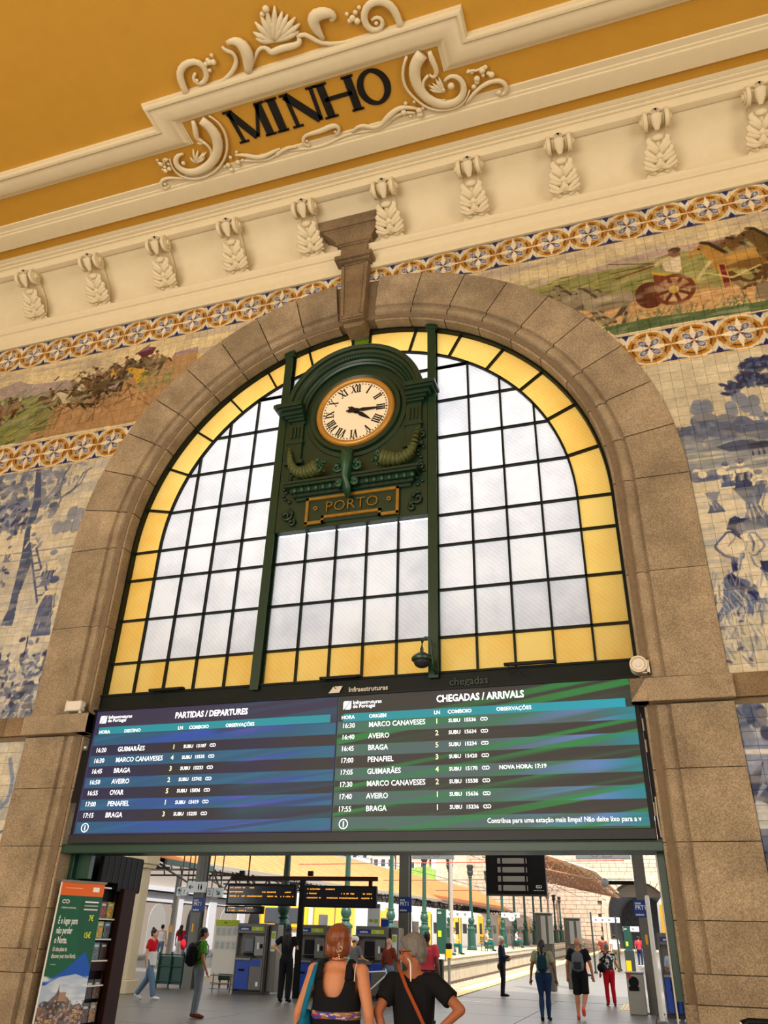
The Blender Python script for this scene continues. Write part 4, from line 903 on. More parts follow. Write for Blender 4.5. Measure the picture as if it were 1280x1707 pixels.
def hand(ang, L, w, name, y):
    m = MB(); m.add([(-w*.5,0,-.1),(w*.5,0,-.1),(w*.55,0,.03),(w*.28,0,.08),(w*.5,0,.12),(w*.28,0,L*.72),(0,0,L),(-w*.28,0,L*.72),(-w*.5,0,.12),(-w*.28,0,.08),(-w*.55,0,.03)], [tuple(range(11))])
    n = len(m.v); m.v += [(a, .006, c) for a, b, c in m.v]; m.f += [tuple(range(2*n-1, n-1, -1))]+[(i, (i+1)%n, (i+1)%n+n, i+n) for i in range(n)]
    m.lathe([(.001,-.008),(.028,-.008),(.028,.006)], (0,0,0), 12, 'y')
    m.ball((0, 0, -.11), (.018, .005, .026), 8, 5)
    m.xf(Matrix.Translation((DX, y, DZ)) @ Matrix.Rotation(ang, 4, 'Y')); ckb(m, name, 'enamel_black', fix=True)
hand(math.radians(92.5), .43, .06, 'minute_hand', -.225); hand(math.radians(128), .33, .07, 'hour_hand', -.215)

# ================================================================ DEPARTURE BOARD, BEAM, CAMERAS
mat('casing_black', (14, 14, 17), .45, spec=.2); mat('casing_grey', (38, 38, 43), .45, spec=.3); mat('beam_green', (16, 58, 40), .35, spec=.5, noise=.15, nscale=6)
mat('screen_white', (236, 240, 246), .5, emit=.7); mat('screen_cream', (238, 232, 190), .5, emit=.62); mat('white_metal', (222, 216, 200), .5); mat('cable_black', (14, 14, 14), .6)
SL, SR, SB, ST_ = -3.335, 3.405, 2.60, 4.10
SYM = .045                                   # seam between the two halves
cs_ = Canvas(SL, SR, SB, ST_, 150, (40, 36, 60))
X, Z = np.meshgrid(cs_.X, cs_.Z)
dg = NR.rand(4, 64)
def streak(sc, slope, seed):
    r = np.random.RandomState(seed); g = r.rand(400)
    t = (Z-slope*X)*sc+50; i = t.astype(int); f = t-i; f = f*f*(3-2*f); return g[i % 400]*(1-f)+g[(i+1) % 400]*f
n1 = streak(24, .15, 1); n2 = streak(22, .10, 2); n3 = streak(40, .10, 5); n4 = streak(26, .15, 8)
def mixc(m, a, b): return a*(1-m[..., None])+np.array(b)/255.*m[..., None]
L_ = X < SYM
base = np.zeros(X.shape+(3,)); base[:] = np.array((46, 40, 62))/255
rowi = ((3.655-Z)/.1307); alt = (np.floor(rowi).astype(int) % 2 == 1)
u = (X-SL)/(SYM-SL)
brown, indig, teal, bluE, lil = (46, 40, 40), (40, 38, 92), (26, 88, 118), (32, 76, 168), (84, 78, 168)
A = np.zeros_like(base); A[:] = np.array(indig)/255
A = mixc(np.clip((u-.12)*4, 0, 1)*np.clip(1-np.abs(u-.42)*3.2, 0, 1)*1.2*np.clip(.3+n2, 0, 1), A, brown)
A = mixc(np.clip((u-.55)*9, 0, 1)*np.clip((n2-.35)*3, 0, 1), A, (30, 92, 108)); A = mixc(np.clip((u-.66)*4, 0, 1)*np.clip((.6-n2)*3, 0, 1), A, (56, 48, 54))
B = np.zeros_like(base); B[:] = np.array(teal)/255
B = mixc(np.clip((u-.05)*3, 0, 1)*np.clip((n2-.3)*2.6, 0, 1), B, bluE); B = mixc(np.clip((u-.2)*5, 0, 1)*np.clip((.34-u)*9, 0, 1)*n1, B, (52, 50, 140)); B = mixc(np.clip((u-.55)*12, 0, 1)*np.clip((n2-.42)*5, 0, 1)*np.clip((.88-u)*5, 0, 1), B, lil)
B = mixc(np.clip((n1-.55)*3, 0, 1)*.5, B, (30, 110, 150)); B = mixc(np.clip((u-.82)*7, 0, 1)*.8, B, (28, 104, 132))
A = A*.72; B = mixc(np.clip((n2-.62)*6, 0, 1)*np.clip((u-.5)*20, 0, 1)*.8, B, (34, 60, 96)); left = np.where(alt[..., None], B, A)
v = (X-SYM)/(SR-SYM)
Gr = np.zeros_like(base); Gr[:] = np.array((46, 44, 40))/255
gm = np.clip((n4-.5)*4, 0, 1)*np.clip(.55+np.abs(v-.45)*1.3, 0, 1)
Gr = mixc(gm, Gr, (32, 124, 54)); Gr = mixc(np.clip((n3-.6)*2, 0, 1)*.5, Gr, (58, 62, 54))
G2 = np.zeros_like(base); G2[:] = np.array((74, 100, 98))/255
G2 = mixc(np.clip((n4-.42)*4, 0, 1)*np.clip(.3+v*.9, 0, 1), G2, (28, 132, 64)); G2 = mixc(np.clip((v-.55)*3, 0, 1)*np.clip((n1-.35)*3, 0, 1), G2, (98, 132, 190)); G2 = mixc(np.clip((v-.86)*8, 0, 1)*.9, G2, (20, 132, 140)); G2 = mixc(np.clip((n3-.6)*2, 0, 1)*.45, G2, (84, 96, 92))
alt2 = (np.floor((3.79-Z)/.1307).astype(int) % 2 == 0) & (Z > 2.62) & (Z < 3.80)
right = np.where(alt2[..., None], G2, Gr)
img = np.where(L_[..., None], left, right)
top = (Z > 3.66) & L_; img[top] = (mixc(np.clip((n2-.3)*2, 0, 1)*np.clip((u-.5)*3, 0, .6), np.zeros_like(base)+np.array((46, 40, 70))/255, (30, 84, 104)))[top]
r1 = (Z > 3.655) & (Z < 3.79) & L_; img[r1] = B[r1]
top = (Z > 3.79) & ~L_; img[top] = Gr[top]
hb = (Z > 3.795) & (Z < 3.885) & (np.where(L_, u, v) > .022) & (np.where(L_, u, v) < .975)
img[hb] = (np.array((10, 150, 160))/255+np.clip(v-.5, 0, 1)[..., None]*np.array((0, .12, .2)))[hb]
edge = (np.abs(X-SYM) < .014) | (X < SL+.03) | (Z < SB+.015); img[edge & L_] = np.array((44, 40, 96))/255; img[edge & ~L_] = np.array((40, 92, 48))/255
cs_.a = img.astype(np.float32)
image_mat('led_screen', cs_.a, (0, 2), SL, SR, SB, ST_, emit=.6, rough=.5)
bd = thing('departure_board', 'wide led departures and arrivals board hung across the archway', 'display board')
MB().box(SL-.055, SR+.05, -.30, -.20, 2.50, 4.115).build('casing', 'casing_black', bd, bevel=.006)
MB().box(SL-.05, SR+.045, -.325, -.29, 2.495, 2.595).build('lower_rail', 'casing_grey', bd, bevel=.005)
MB().box(SL-.055, SR+.05, -.335, -.28, 4.10, 4.125).build('upper_rail', 'casing_black', bd)
MB().box(SL, SYM-.004, -.31, -.29, SB, ST_).build('departures_panel', 'led_screen', bd)
MB().box(SYM+.004, SR, -.31, -.29, SB, ST_).build('arrivals_panel', 'led_screen', bd)
TY = -.313
def st(s, x, z, size, m='screen_white', sx=1., bold=.0008, align='LEFT'): return wall_text(s, x, z, TY, size, m, bd, sx=sx, bold=bold, align=align, extrude=.001)
def cp_mark(x, z, h, m, parent, y, s=1.0):   # two interlocked hooks
    mb = MB(); w = h*.5
    q = [(x-.48*h+.42*h*math.cos(math.radians(a)), z+.40*h*math.sin(math.radians(a))) for a in range(60, 301, 20)]+[(x+.1*h, z-.34*h), (x+.28*h, z+.02*h)]
    mb.tube([(a, y, b) for a, b in q], [h*.10]*len(q), 5, (1, .4), up=(0, 1, 0))
    q = [(x+.48*h-.42*h*math.cos(math.radians(a)), z-.40*h*math.sin(math.radians(a))) for a in range(60, 301, 20)]+[(x-.1*h, z+.34*h), (x-.28*h, z-.02*h)]
    mb.tube([(a, y, b) for a, b in q], [h*.10]*len(q), 5, (1, .4), up=(0, 1, 0))
    mb.build('emblem', m, parent)
def infra_mark(x, z, s):
    mb = MB().prism([(x, z), (x+.55*s, z), (x+.62*s, z+.1*s), (x+.62*s, z+.62*s), (x+.07*s, z+.62*s), (x, z+.5*s)], TY-.001, TY)
    mb.build('emblem', 'screen_white', bd)
    MB().prism([(x+.05*s, z+.0), (x+.14*s, z), (x+.56*s, z+.6*s), (x+.5*s, z+.62*s), (x+.3*s, z+.3*s)], TY-.002, TY-.001).build('emblem_stripe', 'casing_grey', bd)
    st('Infraestruturas', x+.75*s, z+.36*s, .075*s/.2, bold=.0008); st('de Portugal', x+.75*s, z+.08*s, .075*s/.2, bold=.0008)
infra_mark(-3.27, 3.94, .16); infra_mark(.115, 3.94, .16)
st('PARTIDAS / DEPARTURES', -2.155, 3.955, .105, sx=.86, bold=.003); st('CHEGADAS / ARRIVALS', 1.25, 3.965, .112, sx=.86, bold=.003)
for s, x in (('HORA', -3.25), ('DESTINO', -2.87), ('LN', -2.09), ('COMBOIO', -1.93), ('OBSERVAÇÕES', -1.42)): st(s, x, 3.81, .058, bold=.001)
for s, x in (('HORA', .10), ('ORIGEM', .44), ('LN', 1.22), ('COMBOIO', 1.38), ('OBSERVAÇÕES', 1.935)): st(s, x, 3.828, .058, bold=.001)
dep = [('16:20','GUIMARÃES','1','15187'),('16:30','MARCO CANAVESES','4','15535'),('16:45','BRAGA','3','15233'),('16:50','AVEIRO','2','15742'),('16:55','OVAR','5','15836'),('17:00','PENAFIEL','1','15419'),('17:15','BRAGA','3','15235')]
arr = [('16:30','MARCO CANAVESES','1','15536'),('16:40','AVEIRO','2','15634'),('16:45','BRAGA','5','15234'),('17:00','PENAFIEL','3','15420'),('17:05','GUIMARÃES','4','15170'),('17:30','MARCO CANAVESES','2','15538'),('17:40','AVEIRO','1','15636'),('17:55','BRAGA','1','15236')]
for rows, x0, z0 in ((dep, -3.245, 3.573), (arr, .113, 3.723)):
    dz = .1307 if rows is dep else .1313
    for i, (t, d, ln, nu) in enumerate(rows):
        z = z0-i*dz
        st(t, x0, z, .078, sx=.92); st(d, x0+.328, z, .082, sx=.90); st(ln, x0+1.12, z, .08, 'screen_cream'); st('SUBU', x0+1.275, z+.006, .056, bold=.001); st(nu, x0+1.45, z+.006, .056, bold=.001)
        cp_mark(x0+1.68, z+.025, .042, 'screen_white', bd, TY)
st('NOVA HORA: 17:19', 1.937, 3.203, .058, bold=.0015); st('Contribua para uma estação mais limpa! Não deite lixo para a v', 1.787, 2.665, .068, sx=.88, bold=.0005)
for x in (-3.178, .186):
    arch_sweep([(.043,TY),(.043,TY-.002),(.053,TY-.002),(.053,TY)], 0, 360, 28, x, 2.675).build('info_ring', 'screen_white', bd, fix=True)
    st('i', x, 2.648, .085, align='CENTER', bold=.003)
st('Infraestruturas', -.02, 4.27, .10, 'white_metal', bold=.001) if False else None
tr = wall_text('Infraestruturas', .10, 4.205, -.125, .085, 'white_metal', win, bold=.001, extrude=.001)
MB().prism([(-.16, 4.205), (-.02, 4.205), (.02, 4.285), (-.10, 4.285)], -.126, -.124).build('emblem', 'white_metal', win)
wall_text('chegadas', 1.36, 4.205, -.125, .13, 'mullion_green', win, bold=.001, extrude=.001)
tag(MB().box(-3.54, 3.50, -.24, .12, 2.395, 2.50).box(-3.54, 3.50, -.26, -.24, 2.485, 2.50).box(-3.54, 3.5, -.26, -.24, 2.395, 2.405).build('green_steel_beam', 'beam_green', bevel=.003), 'green painted steel beam under the departure board', 'beam')
# service strip and unlit letters behind the screen edge
bx = thing('control_box', 'black control box fixed beside the left end of the board', 'control box', (0, 0, 0))
MB().box(-3.52, -3.40, -.25, -.05, 3.02, 3.62).build('body', 'casing_black', bx, bevel=.004); MB().box(-3.50, -3.41, -.27, -.25, 2.98, 3.12).build('lid', 'casing_black', bx, bevel=.003); MB().box(-3.47, -3.44, -.27, -.25, 3.64, 3.67).build('white_tab', 'white_metal', bx)
sv = thing('cable_tray', 'black cable tray behind the right end of the board', 'cable tray')
MB().box(3.46, 3.52, -.22, -.12, 2.5, 3.80).build('tray', 'casing_black', sv)
for z in (3.56, 3.34, 2.72): MB().box(3.455, 3.475, -.225, -.20, z, z+.13).build('connector', 'white_metal', sv, bevel=.003)
MB().tube([(3.49, -.235, 2.9), (3.485, -.24, 2.7), (3.495, -.235, 2.52)], .008, 6).build('cable', 'white_metal', sv)
# lamp bars lying on the transom, cables
for i, (x0, x1, z) in enumerate(((-2.72, -2.2, 4.378), (-.28, .27, 4.376), (2.02, 2.62, 4.39))):
    lb = thing('lamp_bar', ('short black lamp bar over the departures heading', 'short black lamp bar above the middle of the board', 'short black lamp bar above the arrivals side')[i], 'lamp bar', (x0, -.14, z))
    MB().box(0, x1-x0, -.03, .03, 0, .03).box(.05, x1-x0-.05, -.045, -.03, -.012, .02).build('body', 'casing_black', lb, bevel=.003)
    MB().tube([(.1,-.03,.0),(.02,-.05,-.05),(.08,-.05,-.12),(.17,-.05,-.08),(.24,-.05,-.14)], .005, 5).build('cable', 'cable_black', lb)
dc = thing('dome_camera', 'green dome camera on a curved arm above the arrivals board', 'camera', (1.15, -.34, 4.48))
MB().tube([(0.06,.18,-.13),(.06,.05,-.11),(.06,0,-.05),(.06,-.02,.1),(.05,-.02,.2),(.02,-.02,.245),(-.02,-.02,.25),(-.055,-.02,.22),(-.06,-.02,.12),(-.06,-.02,.05)], .02, 10).build('arm', 'beam_green', dc, smooth=True)
MB().lathe([(.02,.07),(.05,.065),(.10,.03),(.125,0),(.12,-.025),(.10,-.03)], (-.06,-.02,0), 20).build('housing', 'beam_green', dc, smooth=.7)
MB().lathe([(.10,-.025),(.098,-.05),(.08,-.085),(.05,-.105),(.005,-.115)], (-.06,-.02,0), 18).build('dome', 'casing_grey', dc, smooth=True)
sc_ = thing('security_camera', 'white box camera on the left impost stone', 'camera', (-3.60, -.40, 4.075))
MB().box(-.13, .09, -.06, .05, .02, .15).box(-.15, -.12, -.07, .06, .01, .16).build('housing', 'white_metal', sc_, bevel=.012); MB().tube([(.05,0,.03),(.06,0,-.01)], .02, 8).build('bracket', 'white_metal', sc_); MB().tube([(.09,.02,.08),(.13,.05,.04),(.16,.1,.0)], .006, 6).build('cable', 'cable_black', sc_)
lp = thing('round_speaker', 'round cream loudspeaker standing on the right impost stone', 'speaker', (3.50, -.37, 4.215))
MB().lathe([(.001,-.07),(.03,-.07),(.032,-.06),(.072,-.055),(.078,-.07),(.09,-.07),(.092,-.03),(.088,.08),(.001,.08)], (0,0,0), 26, 'y').build('drum', 'white_metal', lp, smooth=.6); MB().lathe([(.0,-.056),(.07,-.056),(.07,-.05)], (0,0,0), 20, 'y').build('grille', 'gilt', lp); MB().box(.08, .11, -.02, .03, -.09, .05).box(-.02,.1,-.02,.03,-.09,-.08).build('bracket', 'white_metal', lp)

# ================================================================ THE NAME CARTOUCHE ON THE CEILING
mat('letter_black', (14, 12, 12), .5)
ct = thing('name_cartouche', 'cream stucco scroll cartouche with black letters MINHO on the ochre ceiling', 'cartouche', (0, 0, 0))
def letter(strokes, ell=None):
    m = MB(); z0, z1 = CZ-.018, CZ-.001
    for s in strokes:
        if len(s) == 3:
            (ax, ay), (bx, by), w = s; w *= 1.18; d = Vector((bx-ax, by-ay, 0)).normalized(); n = Vector((-d.y, d.x, 0))*w/2
            m.prism([(ax+n.x, ay+n.y), (ax-n.x, ay-n.y), (bx-n.x, by-n.y), (bx+n.x, by+n.y)], z0, z1, 'z')
        else: m.prism(s, z0, z1, 'z')
    if ell:
        cx, cy, rx, ry, t0, t1 = ell; n = 40; vs = []
        for i in range(n):
            a = 2*PI*i/n; th = t1+(t0-t1)*abs(math.cos(a))
            for r in (0, 1):
                for z in (z0, z1): vs.append((cx+(rx-(th if r else 0))*math.cos(a), cy+(ry-(th if r else 0))*math.sin(a), z))
        m.add(vs, [(i*4+a, i*4+b, ((i+1)%n)*4+b, ((i+1)%n)*4+a) for i in range(n) for a, b in ((0,1),(1,3),(3,2),(2,0))])
    m.build('letter', 'letter_black', ct, fix=True)
B, T = -2.225, -2.742                     # baseline and top; letters read with their heads away from the wall
def serif(x, y, w): return [(x-w/2, y-.016), (x+w/2, y-.016), (x+w/2, y+.016), (x-w/2, y+.016)]
letter([((-1.28,B),(-1.30,T+.02),.05), ((-1.30,T+.01),(-1.04,B-.02),.095), ((-1.035,B-.02),(-.82,T+.01),.045), ((-.83,B),(-.82,T),.10), serif(-1.277,B,.16), serif(-.822,B,.18), serif(-1.315,T,.15), serif(-.79,T,.16)])
letter([((-.615,B),(-.60,T),.105), serif(-.617,B,.19), serif(-.60,T,.19)])
letter([((-.367,B),(-.367,T+.02),.05), ((-.38,T+.01),(.0,B-.01),.10), ((.01,B),(.035,T),.05), serif(-.367,B,.17), serif(-.395,T,.13), serif(.04,T,.16)])
letter([((.18,B),(.18,T),.10), ((.60,B),(.60,T),.10), ((.18,-2.50),(.60,-2.50),.05), serif(.18,B,.21), serif(.18,T,.20), serif(.60,B,.18), serif(.60,T,.18)])
letter([], (.93, -2.485, .245, .275, .10, .05))
def rel(pts, r, name, sq=.62, dz=.0, n=9, extra=None):
    k = len(pts); R = [r[0]+(r[1]-r[0])*i/(k-1) for i in range(k)] if len(r) == 2 else ([np.interp(i/(k-1)*(len(r)-1), range(len(r)), r) for i in range(k)])
    # smooth the path once with Chaikin-like insertion
    P, Q = [], []
    for i in range(k-1):
        a, b = pts[i], pts[i+1]
        for t in (0, .5): P.append((a[0]+(b[0]-a[0])*t, a[1]+(b[1]-a[1])*t)); Q.append(R[i]+(R[i+1]-R[i])*t)
    P.append(pts[-1]); Q.append(R[-1])
    for _ in range(2): P = [P[0]]+[((P[i-1][0]+2*P[i][0]+P[i+1][0])/4, (P[i-1][1]+2*P[i][1]+P[i+1][1])/4) for i in range(1, len(P)-1)]+[P[-1]]
    m = MB().tube([(x, y, CZ-dz-.012-.8*Q[i]*sq) for i, (x, y) in enumerate(P)], Q, n, (1, sq))
    if extra: extra(m)
    return m.build(name, 'plaster_cream', ct, smooth=True)
def lump(L, r, name, dz=.01, sq=.7):
    m = MB()
    for i, (x, y) in enumerate(L): q = r if not hasattr(r, '__len__') else r[i % len(r)]; m.ball((x, y, CZ-dz-q*.6), (q, q, q*sq), 10, 6)
    return m.build(name, 'plaster_cream', ct, smooth=True)
def leaf(root, tips, w, name):
    m = MB(); rx, ry = root
    for (x, y) in tips:
        mx, my = (rx+x)/2, (ry+y)/2
        m.tube([(rx, ry, CZ-.025), ((rx+mx)/2, (ry+my)/2, CZ-.035), (mx, my, CZ-.045), ((mx+x)/2, (my+y)/2, CZ-.05), (x, y, CZ-.03)], [w*.5, w*.8, w, w*.8, w*.25], 7, (1, .6))
    return m.build(name, 'plaster_cream', ct, smooth=True)
# lower left scroll
rel([(-1.583,-2.796),(-1.497,-2.691),(-1.467,-2.537),(-1.493,-2.381),(-1.577,-2.203),(-1.707,-2.051),(-1.913,-1.916),(-2.134,-1.854),(-2.338,-1.859),(-2.502,-1.935),(-2.585,-2.060),(-2.592,-2.206),(-2.543,-2.315)], (.012,.02,.02,.02,.02,.012), 'rim', .9, .03)
rel([(-1.722,-2.774),(-1.644,-2.655),(-1.616,-2.500),(-1.665,-2.331),(-1.774,-2.175),(-1.933,-2.065),(-2.124,-1.996),(-2.301,-1.985),(-2.439,-2.044),(-2.506,-2.163),(-2.472,-2.277),(-2.384,-2.339),(-2.290,-2.328)], (.07,.085,.075,.07,.06,.045,.022), 'scroll_band', .6, .02)
rel([(-1.854,-2.797),(-1.867,-2.689),(-1.922,-2.591),(-1.943,-2.497),(-1.880,-2.462),(-1.886,-2.422),(-1.945,-2.406),(-1.971,-2.447)], (.03,.05,.035,.03,.022,.015), 'curl', .8, .03)
rel([(-1.874,-2.444),(-1.822,-2.361),(-1.821,-2.241),(-1.915,-2.130),(-2.089,-2.058),(-2.220,-2.007)], (.022,.02,.016), 'inner_rim', .9, .045)
lump([(-2.368,-2.193)], .036, 'bead', .045)
leaf([(-2.197,-2.107)][0], [(-2.104,-2.359),(-2.049,-2.309),(-1.980,-2.254),(-1.922,-2.254),(-2.223,-2.239),(-1.993,-2.171)], .024, 'acanthus_spray')
rel([(-2.270,-1.857),(-2.487,-1.902),(-2.626,-1.962),(-2.754,-2.009),(-2.858,-2.012),(-2.941,-1.962),(-2.961,-1.873),(-2.915,-1.832),(-2.829,-1.872)], (.016,.022,.03,.03,.022), 'tail_curl', .8, .015)
lump([(-2.869,-1.922)], .03, 'bead', .035); lump([(-2.728,-2.138),(-2.705,-2.204),(-2.755,-2.290),(-2.756,-2.343),(-2.735,-2.266),(-2.626,-2.305),(-2.619,-2.232),(-2.762,-2.167),(-2.650,-2.152)], (0.039,0.031,0.026,0.023), 'flower', .025)
rel([(-2.573,-2.307),(-2.627,-2.358),(-2.679,-2.303),(-2.677,-2.249)], (.018,.012), 'petal', .9, .03)
# lower right scroll
rel([(1.517,-2.804),(1.417,-2.667),(1.366,-2.495),(1.381,-2.331),(1.462,-2.176),(1.549,-2.033),(1.677,-1.919),(1.851,-1.859),(2.038,-1.854),(2.178,-1.929),(2.254,-2.070)], (.02,.022,.02,.02,.018,.012), 'rim', .9, .03)
rel([(1.735,-2.783),(1.604,-2.687),(1.551,-2.550),(1.539,-2.396),(1.584,-2.221),(1.671,-2.080),(1.816,-1.971),(1.979,-1.939),(2.113,-1.982),(2.193,-2.105),(2.184,-2.235),(2.116,-2.334),(2.000,-2.353),(1.933,-2.294)], (.09,.085,.07,.07,.06,.045,.035,.022), 'scroll_band', .6, .02)
rel([(1.838,-2.782),(1.840,-2.677),(1.867,-2.548),(1.866,-2.455),(1.815,-2.400),(1.767,-2.422),(1.756,-2.465)], (.03,.045,.035,.03,.02,.015), 'curl', .8, .03)
rel([(1.740,-2.462),(1.654,-2.425),(1.608,-2.311),(1.648,-2.170),(1.773,-2.050),(1.892,-2.031)], (.022,.02,.016), 'inner_rim', .9, .045)
lump([(2.014,-2.222)], .05, 'bead', .045)
leaf([(1.900,-2.127)][0], [(1.698,-2.301),(1.696,-2.237),(1.820,-2.360),(1.869,-2.376),(1.890,-2.211),(1.762,-2.313)], .028, 'acanthus_spray')
rel([(2.150,-1.871),(2.246,-1.959),(2.354,-2.040),(2.486,-2.097),(2.623,-2.112),(2.735,-2.071),(2.783,-1.961),(2.746,-1.875),(2.652,-1.854),(2.620,-1.929)], (.02,.03,.035,.035,.03,.022), 'tail_curl', .8, .015)
lump([(2.656,-1.918)], .034, 'bead', .04); lump([(2.388,-2.206),(2.377,-2.154),(2.336,-2.315),(2.297,-2.342),(2.482,-2.302),(2.532,-2.333),(2.557,-2.233),(2.481,-2.225),(2.596,-2.206),(2.321,-2.099)], (0.047,0.036,0.031,0.029), 'flower', .025)
rel([(2.266,-2.336),(2.345,-2.359),(2.409,-2.309),(2.476,-2.350),(2.535,-2.348)], (.02,.014), 'petal', .9, .03)
# garland along the lower edge
lump([(1.469,-1.973),(1.307,-2.130),(1.438,-2.117),(1.240,-2.007),(1.537,-1.987),(1.325,-1.913),(1.467,-1.905)], (0.047,0.029,0.026), 'flower', .02)
rel([(1.459,-1.993),(1.336,-2.063),(1.218,-2.098),(1.097,-2.066),(0.974,-1.983),(0.914,-1.948)], (0.020,0.032,0.043,0.049,0.020), 'garland_leaf', .7, .012)
rel([(1.412,-1.939),(1.284,-1.994),(1.157,-1.997),(1.048,-1.961),(0.934,-1.907)], (0.017,0.029,0.029,0.017), 'garland_leaf', .7, .012)
lump([(-1.704,-1.944),(-1.469,-2.111),(-1.605,-2.056),(-1.528,-1.945),(-1.441,-1.955),(-1.771,-1.928),(-1.694,-1.851),(-1.545,-1.879)], (0.042,0.026,0.031), 'flower', .02)
rel([(-1.516,-2.068),(-1.336,-2.032),(-1.223,-1.929),(-1.065,-1.917),(-0.915,-1.960),(-0.781,-1.971)], (0.020,0.038,0.043,0.035,0.017), 'garland_leaf', .7, .012)
rel([(-1.476,-1.951),(-1.303,-1.900),(-1.101,-1.840),(-0.929,-1.860),(-0.830,-1.934)], (0.017,0.026,0.017), 'garland_leaf', .7, .012)
rel([(-0.936,-1.844),(-0.802,-1.926),(-0.620,-1.975),(-0.520,-1.911)], (0.017,0.038,0.017), 'garland_leaf', .7, .012)
rel([(-0.310,-1.883),(-0.394,-1.908),(-0.393,-2.025),(-0.306,-2.082),(-0.169,-2.074),(0.020,-2.084),(0.157,-2.123),(0.242,-2.066),(0.204,-1.964),(0.118,-1.940)], (.02,.025,.028,.045,.045,.028,.022), 'scroll_band', .6, .015)
lump([(-0.326,-1.982)], .022, 'bead', .035); lump([(0.152,-2.005)], .022, 'bead', .035)
rel([(-0.688,-1.892),(-0.505,-1.872),(-0.272,-1.821),(-0.017,-1.830),(0.229,-1.907),(0.434,-1.879)], (0.014,0.023,0.029,0.023,0.014), 'garland_leaf', .6, .01)
rel([(0.397,-1.906),(0.470,-1.982),(0.622,-1.986),(0.707,-1.880),(0.863,-1.898),(0.967,-1.994),(1.097,-2.080),(1.274,-2.089)], (0.017,0.029,0.038,0.032,0.043,0.043,0.020), 'garland_leaf', .7, .012)
rel([(0.434,-1.879),(0.614,-1.875),(0.812,-1.832),(0.990,-1.924),(1.160,-2.000)], (0.014,0.029,0.017), 'garland_leaf', .7, .012)
# crest above the frame
rel([(-1.728,-3.180),(-1.712,-3.368),(-1.671,-3.514),(-1.543,-3.602),(-1.360,-3.609),(-1.268,-3.506),(-1.290,-3.357),(-1.404,-3.261),(-1.516,-3.280),(-1.532,-3.386),(-1.445,-3.432)], (.05,.055,.05,.045,.035,.028,.02), 'crest_scroll', .6, .02)
lump([(-1.473,-3.340)], .026, 'bead', .05); lump([(-1.171,-3.519),(-1.100,-3.594),(-1.183,-3.550),(-1.120,-3.504),(-1.230,-3.410),(-1.235,-3.510)], (0.044,0.029,0.036), 'flower', .03)
rel([(-1.379,-3.195),(-1.174,-3.207),(-0.998,-3.255),(-0.844,-3.351),(-0.776,-3.456),(-0.797,-3.558),(-0.885,-3.584),(-0.905,-3.658)], (.014,.022,.03,.034,.03,.03,.03,.02), 'crest_stem', .6, .015)
rel([(-0.713,-3.228),(-0.647,-3.362),(-0.588,-3.482),(-0.605,-3.621),(-0.682,-3.697),(-0.818,-3.685)], (.05,.075,.09,.085,.06,.03), 'crest_shell', .6, .02)
rel([(-0.676,-3.245),(-0.534,-3.384),(-0.439,-3.491),(-0.322,-3.496),(-0.292,-3.407),(-0.260,-3.384),(-0.133,-3.413),(0.028,-3.391),(0.138,-3.385),(0.188,-3.436),(0.143,-3.463)], (.02,.022,.03,.045,.05,.05,.035,.025), 'crest_ribbon', .6, .02)
rel([(0.148,-3.475),(0.276,-3.514),(0.372,-3.342),(0.532,-3.254),(0.794,-3.215),(1.139,-3.190)], (.03,.034,.034,.03,.022,.012), 'crest_stem', .6, .015)
rel([(0.485,-3.347),(0.442,-3.516),(0.439,-3.644),(0.515,-3.696),(0.643,-3.682),(0.743,-3.628),(0.717,-3.560),(0.660,-3.552)], (.03,.07,.09,.085,.06,.04,.025), 'crest_shell', .6, .02)
leaf([(-0.176,-3.506)][0], [(-0.406,-3.706),(-0.322,-3.822),(-0.408,-3.615),(-0.207,-3.888),(-0.104,-3.932),(0.019,-3.932),(0.086,-3.838),(0.144,-3.783),(0.226,-3.721),(0.253,-3.624),(0.202,-3.536),(-0.060,-3.819),(0.056,-3.709)], .05, 'acanthus_crest')
lump([(-0.093,-3.953),(-0.172,-3.903)], (.05,.035), 'bead', .05)
rel([(1.552,-3.183),(1.551,-3.360),(1.509,-3.520),(1.384,-3.618),(1.228,-3.617),(1.115,-3.516),(1.093,-3.372),(1.171,-3.246),(1.308,-3.256),(1.353,-3.356),(1.284,-3.428),(1.193,-3.392)], (.045,.055,.055,.05,.045,.035,.028,.02), 'crest_scroll', .6, .02)
lump([(1.251,-3.350)], .028, 'bead', .05); lump([(0.963,-3.499),(1.023,-3.556),(0.907,-3.566),(1.011,-3.447),(0.915,-3.476),(1.090,-3.597)], (0.044,0.034,0.029), 'flower', .03)

# ================================================================ BEYOND THE ARCH: CONCOURSE, PLATFORMS, TRAINS
mat('concourse_paving', (114, 109, 100), .36, spec=.35, noise=.18, nscale=1.2, bump=.05); mat('joint_dark', (96, 94, 92), .8); mat('yellow_line', (232, 196, 110), .6); mat('platform_concrete', (186, 172, 146), .8, noise=.35, nscale=2)
mat('ballast', (166, 146, 122), .95, noise=.8, nscale=30, bump=.6); mat('rail_steel', (116, 92, 76), .45, metal=.6); mat('kerb_light', (224, 204, 160), .7, noise=.1)
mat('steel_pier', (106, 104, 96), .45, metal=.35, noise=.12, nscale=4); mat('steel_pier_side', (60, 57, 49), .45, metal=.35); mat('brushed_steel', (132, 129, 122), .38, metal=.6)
mat('iron_green', (18, 66, 52), .45, spec=.5, noise=.15, nscale=6); mat('iron_dark', (40, 50, 48), .5); mat('teal_green', (30, 140, 110), .5, noise=.1)
